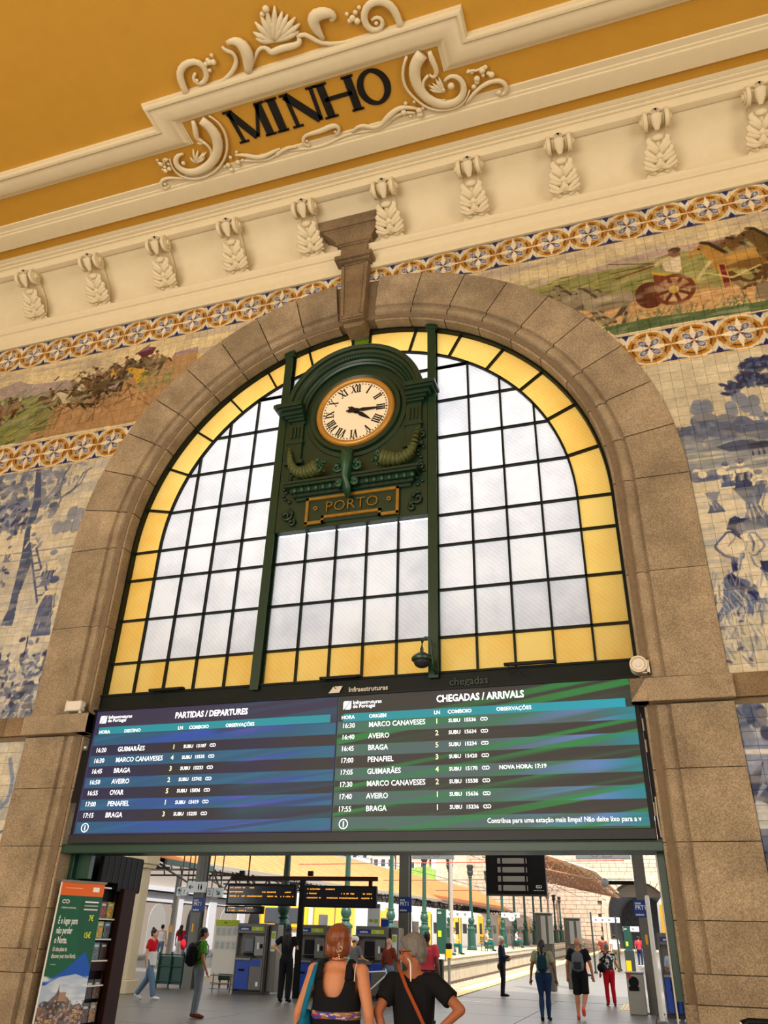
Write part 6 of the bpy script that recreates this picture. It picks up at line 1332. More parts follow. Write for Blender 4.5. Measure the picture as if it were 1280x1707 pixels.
# ---- bins, platform clutter
tb2 = thing('litter_bin', 'brushed steel litter bin with black mouth by the right pier', 'bin', (2.55, 16.29, 0))
MB().box(-.22, .22, -.22, .22, 0, .93).box(-.24, .24, -.24, .24, .93, .97).build('body', 'brushed_steel', tb2, bevel=.012); MB().lathe([(.001,-.235),(.13,-.235),(.13,-.22)], (-.04,0,.74), 18, 'y').build('mouth', 'near_black', tb2); MB().box(-.18, .08, -.30, -.22, .54, .64).build('ashtray', 'near_black', tb2, bevel=.02); MB().box(-.20, -.10, -.236, -.22, .82, .92).build('red_sticker', 'red_paint', tb2)
yb = thing('recycling_bin', 'dark recycling bin with a yellow front panel on the far platform', 'bin', (1.55, 42, gz(42))); MB().box(-.25, .25, -.25, .25, 0, 1.1).build('body', 'iron_dark', yb, bevel=.02); MB().box(-.22, .05, -.27, -.25, .1, .6).build('yellow_panel', 'yellow_box', yb)
pb = thing('ticket_validator', 'yellow and black ticket validator beside the man in the coral shirt', 'validator', (-4.30, 23.6, .05)); MB().lathe([(.05,0),(.05,.95)], (0,0,0), 10).build('post', 'steel_pier', pb); MB().box(-.11, .11, -.08, .08, .95, 1.25).build('yellow_box', 'yellow_box', pb, bevel=.02); MB().box(-.11, .11, -.085, .08, 1.25, 1.45).build('reader', 'near_black', pb, bevel=.03)
bs = thing('buffer_post', 'short dark post with a green panel at the end of the track', 'post', (-3.55, 19.1, 0)); MB().box(-.12, .12, -.1, .1, 0, 1.05).build('post', 'steel_pier_side', bs, bevel=.01); MB().box(-.13, .06, -.12, -.1, .62, 1.0).build('green_panel', 'iron_green', bs)
# ---- strip signs between the columns, clock, masts
for x, y, z, w, lb in ((-8.5, 44, 3.0, .8, 'thin white strip sign across the third column gap'), (-8.2, 62, 3.5, .75, 'thin white strip sign near the platform clock'), (-.45, 58, 3.2, 1.0, 'white strip sign in front of the tunnel mouth'), (1.15, 62, 2.7, .6, 'lower white strip sign in front of the tunnel'), (-9.0, 29, 2.85, .45, 'small white sign beside the second column')):
    t = thing('strip_sign', lb, 'sign', (x, y, z)); MB().box(-w, w, -.05, .05, -.15, .2).build('panel', 'sign_white', t, bevel=.01)
    for k in range(int(w*4)): MB().box(-w+.2+k*.48, -w+.36+k*.48, -.056, -.05, -.05, .1).build('symbol', 'ink', t)
    MB().box(-.02, .02, .05, .08, (.62 if x < -7 else 0)+gz(y)-z, .2).build('post', 'iron_dark', t)
pc = thing('platform_clock', 'round white clock hanging over the island platform', 'clock', (-6.96, 55, 3.2)); MB().lathe([(.001,-.1),(.28,-.1),(.30,-.07),(.30,.07),(.28,.1),(.001,.1)], (0,0,0), 26, 'y').build('case', 'iron_dark', pc, smooth=.6); MB().lathe([(.001,-.112),(.265,-.112),(.265,-.1)], (0,0,0), 24, 'y').build('dial', 'white_paint', pc, fix=True)
MB().bar((0,-.12,0), (.2,-.12,.02), .02, .01, (0,1,0)).bar((0,-.12,0), (.12,-.12,-.14), .04, .01, (0,1,0)).build('hand', 'near_black', pc); MB().box(-.03,.03,.10,.15,.62+gz(55)-3.2,.0).build('post', 'iron_dark', pc)
for x, y, h, r, lb in ((-8.0, 40, 10, .11, 'grey mast rising between the columns'), (-7.5, 82, 9, .1, 'pale mast by the far columns'), (-2.4, 70, 3.4, .06, 'thin black pole by the far platform edge'), (-.2, 40, 2.9, .05, 'thin green post left of the tunnel people'), (.9, 44, 2.8, .05, 'thin green post right of the tunnel people')):
    t = thing('mast', lb, 'mast', (x, y, gz(y)+(.62 if x < -7 else 0))); MB().lathe([(r,0),(r*.9,h)], (0,0,0), 8).build('shaft', 'fascia_grey' if x < -7 else 'iron_dark', t, smooth=.8); MB().lathe([(r*2,0),(r*2,.1)], (0,0,0), 8).build('foot', 'iron_dark', t)
lg = thing('arm_lamp', 'round glass lamp on a black arm fixed to the right pier', 'lamp', (2.8, 16.6, 3.16)); MB().box(-.72, .0, -.03, .03, -.05, .05).build('arm', 'near_black', lg, bevel=.005); MB().ball((-.80, 0, 0), .12, 16, 10).build('globe', 'train_grey', lg, smooth=True)
wl = []
m = thing('overhead_wires', 'thin overhead line wires above the tracks', 'wires', (0,0,0))
for z, x in ((5.6, -5.4), (6.4, -5.4), (5.6, -13.2), (6.6, -9.0)): shear(MB().tube([(x, 20, z), (x, 110, z)], .02, 4)).build('wire', 'iron_dark', m)
for y in (36, 52, 68): MB().tube([(-16, y, 5.0+gz(y)), (2, y, 5.2+gz(y))], .02, 4).build('wire', 'red_paint' if y == 36 else 'iron_dark', m)
# ---- right hand shed roof (lattice underside)
sh_ = thing('shed_roof', 'pale shed roof with lattice girders over the far right platform', 'roof', (0,0,0))
mat('shed_boards', (206, 180, 150), .8, noise=.15); mat('girder_pale', (150, 112, 86), .7)
shear(MB().add([(-14, 66, 10.6), (-1.3, 66, 6.45), (-1.3, 108, 6.45), (-14, 108, 10.6), (-14, 66, 10.75), (-1.3, 66, 6.6), (-1.3, 108, 6.6), (-14, 108, 10.75)], [(0,3,2,1),(4,5,6,7),(0,1,5,4),(1,2,6,5)])).build('boarding', 'shed_boards', sh_)
for k in range(11):
    y = 66.5+k*4; g = MB()
    g.bar((-12, y, 8.0), (-1.4, y, 5.9), .10, .10); 
    for q in range(8): x = -12+q*1.35; za = 8.0-(x+12)*.198; zb = 10.6-(x+14)*.327; g.bar((x, y, za), (x+.65, y, zb-.2), .07, .07); g.bar((x+.65, y, zb-.2), (x+1.35, y, za-.27), .07, .07)
    shear(g).build('lattice_girder', 'girder_pale', sh_)
for x in (-3.5, -6.5): zb = 10.6-(x+14)*.327-.3; g = MB(); [g.bar((x, 66+q*2, zb), (x, 68+q*2, zb-.8 if q % 2 else zb), .08, .08) for q in range(20)]; shear(g).build('purlin_truss', 'girder_pale', sh_)
shear(MB().bar((-1.2, 66, 6.5), (-4.2, 66, 7.5), .16, .10)).build('white_edge', 'white_paint', sh_)
for k in range(7):
    y = 72+k*6.0; x = -9.5
    for s in (-1, 1): MB().tube([(x, y, 6.1+gz(y)), (x+s*.4, y, 6.9+gz(y)), (x+s*1.3, y, 7.6+gz(y)), (x+s*2.4, y, 7.8+gz(y))], .05, 6).build('bracket_arm', 'facade_white', sh_, smooth=True)
# ---- granite retaining wall with the tunnel
tx, ty, tr_, tzc = .9, 112, 4.0, 5.3
rw = setting(MB().box(-26, tx-tr_-.9, ty+.3, ty+3, .5, 17).box(tx+tr_+.9, 22, ty+.3, ty+3, .5, 17).box(tx-tr_-.9, tx+tr_+.9, ty+.3, ty+3, tzc+tr_+.9, 17).build('wall_end', 'granite_joint'), 'sunlit granite retaining wall with the tunnel mouth', 'wall')
bm = MB(); rr = random.Random(5); z = .6; row = 0
while z < 15:
    h = .52; x = -26-(row % 2)*.6
    while x < 20:
        w = rr.uniform(.9, 1.5); cx, cz = x+w/2, z+h/2
        if not (abs(cx-tx) < tr_+.95 and cz < tzc) and math.hypot(cx-tx, cz-tzc) > tr_+.95 and (cz > 4 or cx > -12 or True):
            d = rr.uniform(0, .06); bm.box(x+.02, x+w-.02, ty+.12-d, ty+.32, z+.02, z+h-.02)
        x += w
    z += h; row += 1
tag(bm.build('wall_blocks', 'granite_light', rw), kind='stuff')
for k in range(17):
    a0, a1 = math.radians(180*k/17+.5), math.radians(180*(k+1)/17-.5)
    q = [(tx+r*math.cos(a), tzc+r*math.sin(a)) for r, a in ((tr_, a0), (tr_+.9, a0), (tr_+.9, a1), (tr_, a1))]
    MB().prism(q, ty-.15, ty+.6).build('arch_stone', 'granite_light', rw)
for s in (-1, 1):
    for k in range(7): MB().box(min(tx+s*tr_, tx+s*(tr_+.9)), max(tx+s*tr_, tx+s*(tr_+.9)), ty-.15, ty+.6, .6+k*.67, 1.25+k*.67).build('arch_stone', 'granite_light', rw)
tn = MB(); A = [(tx+tr_*math.cos(math.radians(a)), tzc+tr_*math.sin(math.radians(a))) for a in range(0, 181, 12)]; A = [(tx+tr_, 0)]+A+[(tx-tr_, 0)]
for (a, b) in zip(A[:-1], A[1:]): tn.add([(a[0], ty, a[1]), (b[0], ty, b[1]), (b[0], ty+40, b[1]), (a[0], ty+40, a[1])], [(0,1,2,3)])
tn.add([(tx-tr_-1, ty+40, 0), (tx+tr_+1, ty+40, 0), (tx+tr_+1, ty+40, 10), (tx-tr_-1, ty+40, 10)], [(3,2,1,0)])
mat('tunnel_stone', (70, 66, 62), .9, noise=.5, nscale=2); tn.build('tunnel_lining', 'tunnel_stone', rw)
MB().box(tx-tr_-.5, tx+tr_+.5, ty+5, ty+5.2, 7.6, 9.6).build('tunnel_beam', 'fascia_grey', rw)
rw2 = setting(MB().box(-26.5, -22, 110, 124, 0, 20).build('wall_tower', 'granite_light'), 'pale granite tower wall behind the columns', 'wall')
# ---- houses and trees on the hill
def house(x0, x1, y, z0, z1, m, label, cols, rows, roof='roof_orange'):
    t = thing('hill_house', label, 'building', (0,0,0)); MB().box(x0, x1, y, y+6, z0, z1).build('wall', m, t); MB().add([(x0-.3,y-.3,z1),(x1+.3,y-.3,z1),(x1+.3,y+6.3,z1),(x0-.3,y+6.3,z1),((x0+x1)/2-1,y+3,z1+1.6),((x0+x1)/2+1,y+3,z1+1.6)], [(0,1,5,4),(1,2,5),(2,3,4,5),(3,0,4)]).build('roof', roof, t)
    for i in range(cols):
        for j in range(rows):
            cx = x0+(i+.5)*(x1-x0)/cols; cz = z0+(j+.5)*(z1-z0)/rows; f = MB().box(cx-.55, cx+.55, y-.08, y, cz-.8, cz+.8).build('window', 'white_paint', t); MB().box(cx-.42, cx+.42, y-.1, y-.08, cz-.65, cz+.65).build('pane', 'window_dark', f)
mat('house_pink', (222, 160, 140), .8); mat('house_cream', (226, 214, 196), .8); mat('house_blue', (170, 196, 216), .8)
hs = [(-72,-64,'house_cream'),(-63.5,-57,'house_pink'),(-56.5,-50,'house_cream'),(-49.5,-45,'house_cream'),(-44.6,-38,'house_pink'),(-37.5,-33,'house_blue')]
nm = ['cream hillside house farthest left above the canopy','pink hillside house above the canopy between cream ones','cream hillside house next to the pink one','narrow cream hillside house above the canopy','reddish hillside house left of the middle steel pier','pale blue hillside house beside the green slope']
for i, (a, b, c) in enumerate(hs): house(a, b, 150, 3, 16+(i % 3)*3, c, nm[i], 3, 5)
hl = MB(); random.seed(4)
vs = []; nx, nz_ = 11, 12
for j in range(nz_):
    for i in range(nx): vs.append((-50+i*2.2, 134+j*1.6+random.uniform(-.5,.5), 2+j*1.15+random.uniform(-.5,.5)))
hl.add(vs, [(j*nx+i, j*nx+i+1, (j+1)*nx+i+1, (j+1)*nx+i) for j in range(nz_-1) for i in range(nx-1)]); tag(hl.build('hill_slope', 'leaf_green'), 'green overgrown slope behind the platform roofs', 'hillside', kind='structure')
def bush(x, y, z, s, label):
    t = thing('hillside_bush', label, 'bush', (x, y, z)); m = MB(); r = random.Random(int(x*7+y))
    for _ in range(240):
        a, b = r.uniform(0, 6.28), r.uniform(-.4, 1.5); d = s*r.uniform(.5, 1); c = Vector((d*math.cos(a)*math.cos(b), d*math.sin(a)*math.cos(b), d*math.sin(b)*.8)); q = .22*s; u = Vector((r.uniform(-1,1), r.uniform(-1,1), r.uniform(-1,1))).normalized()*q; w = u.cross(Vector((0,0,1))).normalized()*q*.6
        m.add([c-u, c+w, c+u, c-w], [(0,1,2,3)])
    tag(m.build('foliage', 'leaf_green', t), kind='stuff'); MB().lathe([(.1*s,-.6*s),(.06*s,.5*s)], (0,0,0), 6).build('stem', 'truss_dark', t)
for i, (x, y, z, s) in enumerate(((-34, 136, 8.5, 1.9), (-38.2, 137, 8, 1.8), (-29.8, 135, 7.5, 1.8), (-42.5, 138, 9.5, 1.7))): bush(x, y, z, s, ['round bush on the hill next to the granite tower','round bush in the middle of the green slope','low bush at the foot of the granite tower','pale bush highest on the green slope'][i])

# ================================================================ IN THE PASSAGE: JAMBS, FOLDING DOOR, RACK, BANNER
d1 = thing('door_1', 'green steel door frame lining the passage', 'door'); d1['kind'] = 'structure'
MB().box(-3.50, -3.25, .02, .10, 2.13, 2.42).build('left_panel', 'beam_green', d1, bevel=.004); MB().box(-3.50, -3.44, -.05, .12, 1.14, 2.42).build('left_post', 'beam_green', d1, bevel=.004); MB().box(3.43, 3.50, -.05, .12, 1.14, 2.42).build('right_post', 'beam_green', d1, bevel=.004); MB().box(3.415, 3.43, .06, .12, .0, 2.42).build('right_edge', 'white_metal', d1)
fd = thing('folding_door', 'dark folded timber door with narrow upper slats beside the banner', 'door', (0,0,0))
MB().box(-3.36, -3.28, .70, .78, 0, 2.42).box(-3.36, -3.28, .86, 1.02, 0, 2.42).build('stile', 'dark_timber', fd, bevel=.006)
MB().box(-3.24, -3.16, .70, .97, 0, 2.06).build('leaf_edge', 'dark_timber', fd, bevel=.006)
MB().box(-3.40, -3.36, .86, 1.1, 0, 2.42).build('back_leaf', 'near_black', fd)
for k in range(7): MB().box(-3.26, -3.20, .22+k*.125, .335+k*.125, 2.11 if k < 3 else 2.02, 2.44).build('slat', 'near_black', fd, bevel=.006)
for k in range(7): MB().box(-3.215, -3.195, .335+k*.125, .342+k*.125, 2.12 if k < 3 else 2.03, 2.43).build('slat_gap', 'steel_pier_side', fd)
MB().box(-3.46, -3.40, .14, .97, 2.08, 2.44).build('gap_backing', 'near_black', fd)  # dark sheet added to stop brightness showing between panel and slats
rk = thing('brochure_rack', 'dark rack of picture leaflets behind the banner', 'rack', (-3.24, .46, 0))
MB().box(-.10, -.06, -.40, .24, .3, 2.05).build('back', 'near_black', rk)
for z in (1.71, 1.49, 1.26, 1.0): MB().box(-.06, .02, -.38, .22, z-.012, z+.004).build('shelf', 'white_metal', rk)
MB().box(-.06, .0, -.40, .24, 1.15, 1.24).build('apron', 'dark_timber', rk)
pal = [(96, 92, 84), (150, 140, 120), (120, 66, 56), (168, 160, 70), (84, 110, 120), (60, 52, 48)]
for j, z in enumerate((1.72, 1.50, 1.27, .86, .62)):
    for i in range(4):
        a = np.zeros((24, 16, 3), np.float32); base_ = np.array(pal[(i+j) % 6])/255
        for r_ in range(24):
            for c_ in range(16): a[r_, c_] = base_*(.5+.9*NR.rand())
        a[17:20, 3:13] = .8; a[4:14, 4:12] *= np.array((1.3, .9, .8))
        im = image_mat('leaflet_%d_%d' % (j, i), a, (1, 2), .46-.36+i*.15, .46-.36+i*.15+.13, z, z+.19 if j < 3 else z+.2, rough=.4)
        MB().box(-.03, -.02, -.36+i*.15, -.23+i*.15, z, z+(.18 if j < 3 else .2)).build('leaflet', im, rk)
# pull-up banner
H = 2.09; p0, p1 = Vector((-3.39, -.25, 0)), Vector((-3.12, .21, 0)); dv = (p1-p0); BW = dv.length; ang = math.atan2(dv.y, dv.x)
bc = Canvas(0, BW, 0, H, 260, (22, 92, 66))
bc.rect(0, BW, H-.15, H, (226, 104, 40)); bc.rect(BW-.14, BW-.06, H-.10, H-.05, (236, 236, 230)); bc.rect(.05, .26, H-.075, H-.065, (244, 180, 140))
bc.poly([(BW*.5, H-.15), (BW, H-.15), (BW, 1.15), (BW*.70, 1.30), (BW*.52, 1.6)], (24, 84, 62)); bc.poly([(0, 1.06), (BW*.25, 1.11), (BW*.5, 1.2), (BW*.82, 1.36), (BW*.92, 1.26), (BW, 1.2), (BW, 1.05), (0, .98)], (24, 84, 178)); bc.rect(0, BW, .0, 1.02, (168, 186, 208)); bc.poly([(0, 1.0), (BW*.35, 1.1), (BW*.7, 1.13), (BW, 1.08), (BW, .8), (0, .8)], (168, 186, 208)); bc.blotch(0, BW, .8, 1.1, (206, 214, 222), (.2, .06), .4, .7)
bc.poly([(0, 0), (BW, 0), (BW, .78), (BW*.9, .84), (BW*.75, .82), (BW*.6, .90), (BW*.45, .93), (BW*.38, .98), (BW*.34, .93), (BW*.2, .86), (0, .80)], (110, 100, 96)); bc.blotch(0, BW, 0, .86, (70, 66, 70), (.06, .05), .4, .6); bc.blotch(0, BW, .1, .8, (150, 110, 90), (.05, .04), .6, .7)
for k in range(760):                         # a hillside town of small houses, nothing more
    z = .9*(1-(k/420))**1.0; x = NR.uniform(0, BW); 
    if z > .78+.12*math.sin(x/BW*3.1): z -= .12
    s = .008+.030*(1-z)*NR.uniform(.5, 1.3); wl_ = [(176, 166, 150), (196, 164, 92), (150, 146, 142), (128, 112, 104), (170, 172, 180), (110, 104, 102)][NR.randint(6)]
    bc.rect(x, x+s*1.5, z-s*1.6, z, wl_); bc.poly([(x-.004, z), (x+s*1.5+.004, z), (x+s*.8, z+s*.6)], [(150, 74, 58), (128, 62, 52), (104, 78, 72)][NR.randint(3)])
    for q in range(2): bc.rect(x+s*(.3+.6*q), x+s*(.5+.6*q), z-s*.9, z-s*.4, (60, 62, 76))
bc.poly([(BW*.36, .92), (BW*.385, 1.03), (BW*.41, .92)], (92, 84, 92)); bc.rect(BW*.41, BW*.56, .86, .95, (160, 130, 110))
bn = thing('pull_up_banner', 'green pull-up travel banner with orange top and a photo of a hillside town', 'banner', (p0.x, p0.y, 0), ang)
MB().box(0, BW, -.006, .006, .06, H).build('cloth', 'white_paint', bn)
me = bpy.data.meshes.new('print'); me.from_pydata([(0,-.008,.06),(BW,-.008,.06),(BW,-.008,H),(0,-.008,H)], [], [(0,1,2,3)]); uv = me.uv_layers.new(name='uv')
for i, c in enumerate(((0, .06/H), (1, .06/H), (1, 1), (0, 1))): uv.data[i].uv = c
bmt = image_mat('banner_print', bc.a, (0, 2), 0, 1, 0, 1, rough=.5); n_ = bmt.node_tree; un = n_.nodes.new('ShaderNodeUVMap'); tn_ = [x for x in n_.nodes if x.type == 'TEX_IMAGE'][0]; n_.links.new(un.outputs[0], tn_.inputs[0])
me.materials.append(bmt); link('print', me, bn)
MB().box(-.02, BW+.02, -.02, .02, H-.01, H+.015).build('top_rail', 'brushed_steel', bn); MB().box(-.03, BW+.03, -.10, .10, 0, .07).build('foot', 'brushed_steel', bn, bevel=.01); MB().box(-.012, 0, -.01, .01, .06, H).build('light_edge', 'white_paint', bn)
mat('lime_text', (214, 226, 60), .5)
for s, x, z, sz, m_ in (('É o lugar para', .04, 1.64, .10, 'sign_white'), ('não perder', .04, 1.54, .10, 'sign_white'), ('o Norte.', .04, 1.44, .10, 'sign_white'), ("It's the place to", .04, 1.36, .065, 'paper'), ('discover your true North.', .04, 1.29, .065, 'paper'), ('COMBOIOS DE PORTUGAL', .045, 1.80, .024, 'sign_white'), ('Oliveira do Douro', BW-.21, 1.87, .026, 'sign_white'), ('Tourist Train Passenger', BW-.21, 1.83, .022, 'paper'), ('7€', BW-.13, 1.68, .085, 'lime_text'), ('15€', BW-.155, 1.50, .085, 'lime_text'), ('www.cp.pt', .045, 1.22, .024, 'paper')):
    if s.startswith('Oliveira') or s.startswith('Tourist'):
        for q in range(2): MB().box(x, x+.17, -.012, -.009, z-q*.04, z-q*.04+.016).build('small_print', m_, bn)
        continue
    wall_text(s, x, z, -.011, sz, m_, bn, bold=.0015 if sz > .06 else 0, sx=.42 if sz < .105 and sz > .03 and s[0] not in '71' else .62)
cp_mark(.085, 1.875, .045, 'sign_white', bn, -.012)

ps = thing('framed_panel', 'black framed panel with white stripes standing at the foot of the right pillar', 'panel', (4.42, -.72, 0))
MB().box(-.52, .52, -.02, .02, .55, 1.055).build('backing', 'white_paint', ps)
MB().tube([(-.52,0,.5),(-.52,0,1.0),(-.50,0,1.045),(-.45,0,1.06),(.45,0,1.06),(.50,0,1.045),(.52,0,1.0),(.52,0,.5)], .028, 10).build('black_frame', 'casing_black', ps, smooth=True)
for k in range(5): MB().prism([(-.42+.19*k, .56), (-.36+.19*k, .56), (-.28+.19*k, 1.02), (-.34+.19*k, 1.02)], -.026, -.02).build('grey_stripe', 'ink', ps)
for x in (-.45, .45): MB().box(x-.03, x+.03, -.15, .15, 0, .03).box(x-.015, x+.015, -.015, .015, 0, .56).build('foot', 'casing_black', ps)

# ================================================================ PEOPLE
def skin(name, rgb): return mat(name, rgb, .55, spec=.35, noise=.08, nscale=14)
skin('skin_tan', (186, 122, 86)); skin('skin_light', (214, 158, 124)); skin('skin_dark', (120, 78, 54)); skin('skin_warm', (196, 130, 92)); skin('skin_brown', (158, 94, 62))
def cloth(name, rgb, n=.12): return mat(name, rgb, .85, spec=.15, noise=n, nscale=9, bump=.25, bscale=22)
for n_, c_ in (('black', (22, 22, 25)), ('red', (196, 22, 34)), ('green', (84, 142, 52)), ('coral', (196, 60, 74)), ('navy', (26, 32, 58)), ('denim', (98, 122, 146)), ('dark_denim', (28, 46, 78)), ('olive', (136, 132, 104)), ('charcoal', (42, 44, 50)), ('white', (226, 222, 218)),
               ('pink', (226, 160, 140)), ('brown_red', (120, 52, 36)), ('grey', (110, 108, 106)), ('teal', (16, 90, 80)), ('bag_teal', (14, 44, 58)), ('bag_grey', (92, 94, 98)), ('trouser_red', (176, 16, 34)), ('petrol', (20, 104, 136)), ('khaki', (112, 104, 72)), ('light_blue', (176, 184, 204)), ('tan_leather', (150, 70, 36)), ('denim_grey', (126, 136, 144)), ('orange_shoe', (226, 92, 66))): cloth(n_, c_)
mat('hair_black', (20, 15, 14), .5, noise=.3, nscale=40); mat('hair_brown', (126, 64, 30), .42, spec=.5, noise=.9, nscale=60, bump=.12, bscale=90); mat('hair_grey', (112, 108, 101), .6, noise=.8, nscale=70, bump=.15, bscale=90); mat('hair_white', (214, 208, 200), .6, noise=.2); mat('scalp', (170, 112, 84), .4, noise=.1); mat('eye_white', (230, 226, 220), .3); mat('lips', (160, 84, 74), .5)
def strands(name):                           # long fine streaks that follow the fall of the hair
    n = MATS[name].node_tree
    for t in [x for x in n.nodes if x.type == 'TEX_NOISE']:
        l = t.inputs['Vector'].links[0]; src = l.from_socket; mp = n.nodes.new('ShaderNodeMapping'); mp.inputs['Scale'].default_value = (1.6, 1.6, .10)
        n.links.new(src, mp.inputs[0]); n.links.new(mp.outputs[0], t.inputs['Vector'])
for q_ in ('hair_brown', 'hair_grey', 'hair_black'): strands(q_)
def capsule(m, a, b, ra, rb, n=10, sq=(1, 1)):
    a, b = Vector(a), Vector(b); d = b-a; L = d.length
    if L < 1e-5: return m.ball(a, ra, n, 6)
    d.normalize(); P = [a-d*ra*.86, a-d*ra*.5, a, a.lerp(b, .5), b, b+d*rb*.5, b+d*rb*.86]; R = [ra*.5, ra*.86, ra, (ra+rb)/2, rb, rb*.86, rb*.5]
    return m.tube(P, R, n, sq)
def fuse(mb, name, m, parent, vox=.013, smooth=6):
    """melt overlapping closed shapes into one continuous skin"""
    me = bpy.data.meshes.new(name); me.from_pydata(mb.v, [], mb.f)
    b = bmesh.new(); b.from_mesh(me); bmesh.ops.recalc_face_normals(b, faces=b.faces); b.to_mesh(me); b.free()
    o = bpy.data.objects.new(name, me); COL.objects.link(o)
    r = o.modifiers.new('r', 'REMESH'); r.mode = 'VOXEL'; r.voxel_size = vox; r.adaptivity = 0
    s = o.modifiers.new('s', 'SMOOTH'); s.factor = .5; s.iterations = smooth
    e = bpy.data.meshes.new_from_object(o.evaluated_get(bpy.context.evaluated_depsgraph_get()))
    bpy.data.objects.remove(o); bpy.data.meshes.remove(me)
    e.name = name; e.materials.clear(); e.materials.append(MATS[m]); e.polygons.foreach_set('use_smooth', [True]*len(e.polygons))
    return link(name, e, parent)
def V(*a): return Vector(a)
def pose(h=1.7, **k):
    """joints in metres for a figure of height h facing +y, x to its right; overrides by name"""
    s = h/1.7
    J = dict(pelvis=(0,0,.93), waist=(0,0,1.06), chest=(0,0,1.27), neck=(0,0,1.44), head=(0,.01,1.585), look=(0,1,0),
             shR=(.18,0,1.39), shL=(-.18,0,1.39), elR=(.24,-.03,1.12), elL=(-.24,-.03,1.12), wrR=(.26,.03,.88), wrL=(-.26,.03,.88),
             hipR=(.09,0,.90), hipL=(-.09,0,.90), knR=(.10,.02,.50), knL=(-.10,.02,.50), anR=(.10,-.02,.08), anL=(-.10,-.02,.08), toeR=(.12,.14,.03), toeL=(-.12,.14,.03))
    J = {a: Vector(b)*s for a, b in J.items()}
    for a, b in k.items():
        J[a] = Vector(b)*(s if a != 'look' else 1)
    J['s'] = s; return J
def add_hand(m, wr, el, s, grip=.35, side=1, fine=False, spread=None, palm_dir=None):
    """palm and five fingers continuing the forearm"""
    d = (wr-el).normalized(); d = Vector(palm_dir).normalized() if palm_dir else d
    up = V(0, 1, 0) if abs(d.y) < .8 else V(0, 0, 1)
    if spread: up = Vector(spread).normalized()
    lat = d.cross(up).normalized()*side; nrm = lat.cross(d).normalized()
    c = wr+d*.05*s; m.ball(c, (.036*s, .036*s, .036*s), 8, 6); m.tube([wr, wr+d*.03*s, wr+d*.085*s], [.026*s, .036*s, .038*s], 8, (1.0, .55), up=tuple(nrm))
    for k, (off, L) in enumerate(((-.030, .066), (-.010, .076), (.010, .072), (.029, .056))):
        p0 = wr+d*.085*s+lat*off*s; fan = d+lat*off*(5 if fine else 2)
        p1 = p0+fan.normalized()*L*.5*s; p2 = p1+(fan.normalized()*(1-grip)+nrm*grip*side).normalized()*L*.32*s; p3 = p2+(fan.normalized()*(1-grip*1.6)+nrm*grip*1.6*side).normalized()*L*.25*s
        m.tube([p0-d*.02*s, p0, p1, p2, p3], [.0095*s, .0095*s, .0088*s, .008*s, .006*s], 6)
    t0 = wr+d*.03*s-lat*.03*s; m.tube([t0, t0+(d-lat*1.1).normalized()*.035*s, t0+(d*1.4-lat*.9).normalized()*.07*s], [.013*s, .011*s, .008*s], 6)
def add_head(m, J, k=1.0, face=True):
    """skull, jaw, nose, brow, ears; faces J['look']"""
    s = J['s']*k; c = J['head']; f = Vector(J['look']).normalized(); u0 = V(0,0,1); r = f.cross(u0).normalized(); u = r.cross(f).normalized()
    R = Matrix((r, f, u)).transposed()
    P = lambda x, y, z: c+R @ (V(x, y, z)*s)
    m.ball(P(0, -.012, .025), (.074*s, .093*s, .088*s), 14, 10, R); m.ball(P(0, .02, -.045), (.056*s, .066*s, .068*s), 12, 8, R); m.ball(P(0, .052, -.085), (.026*s, .024*s, .02*s), 8, 6, R)
    m.tube([P(0, .082, .015), P(0, .100, -.018), P(0, .108, -.034), P(0, .088, -.045)], [.009*s, .012*s, .015*s, .010*s], 8)
    m.ball(P(0, .078, .022), (.05*s, .014*s, .010*s), 8, 6, R); m.ball(P(0, .084, -.066), (.022*s, .011*s, .007*s), 8, 6, R)
    for x in (-1, 1): m.ball(P(x*.073, -.005, -.012), (.009*s, .020*s, .031*s), 8, 6, R); m.ball(P(x*.04, .06, -.02), (.02*s, .016*s, .02*s), 8, 6, R)
    capsule(m, J['neck']-V(0,0,.03)*s, c+R @ (V(0,-.02,-.06)*s), .052*s, .048*s)
    return P, R
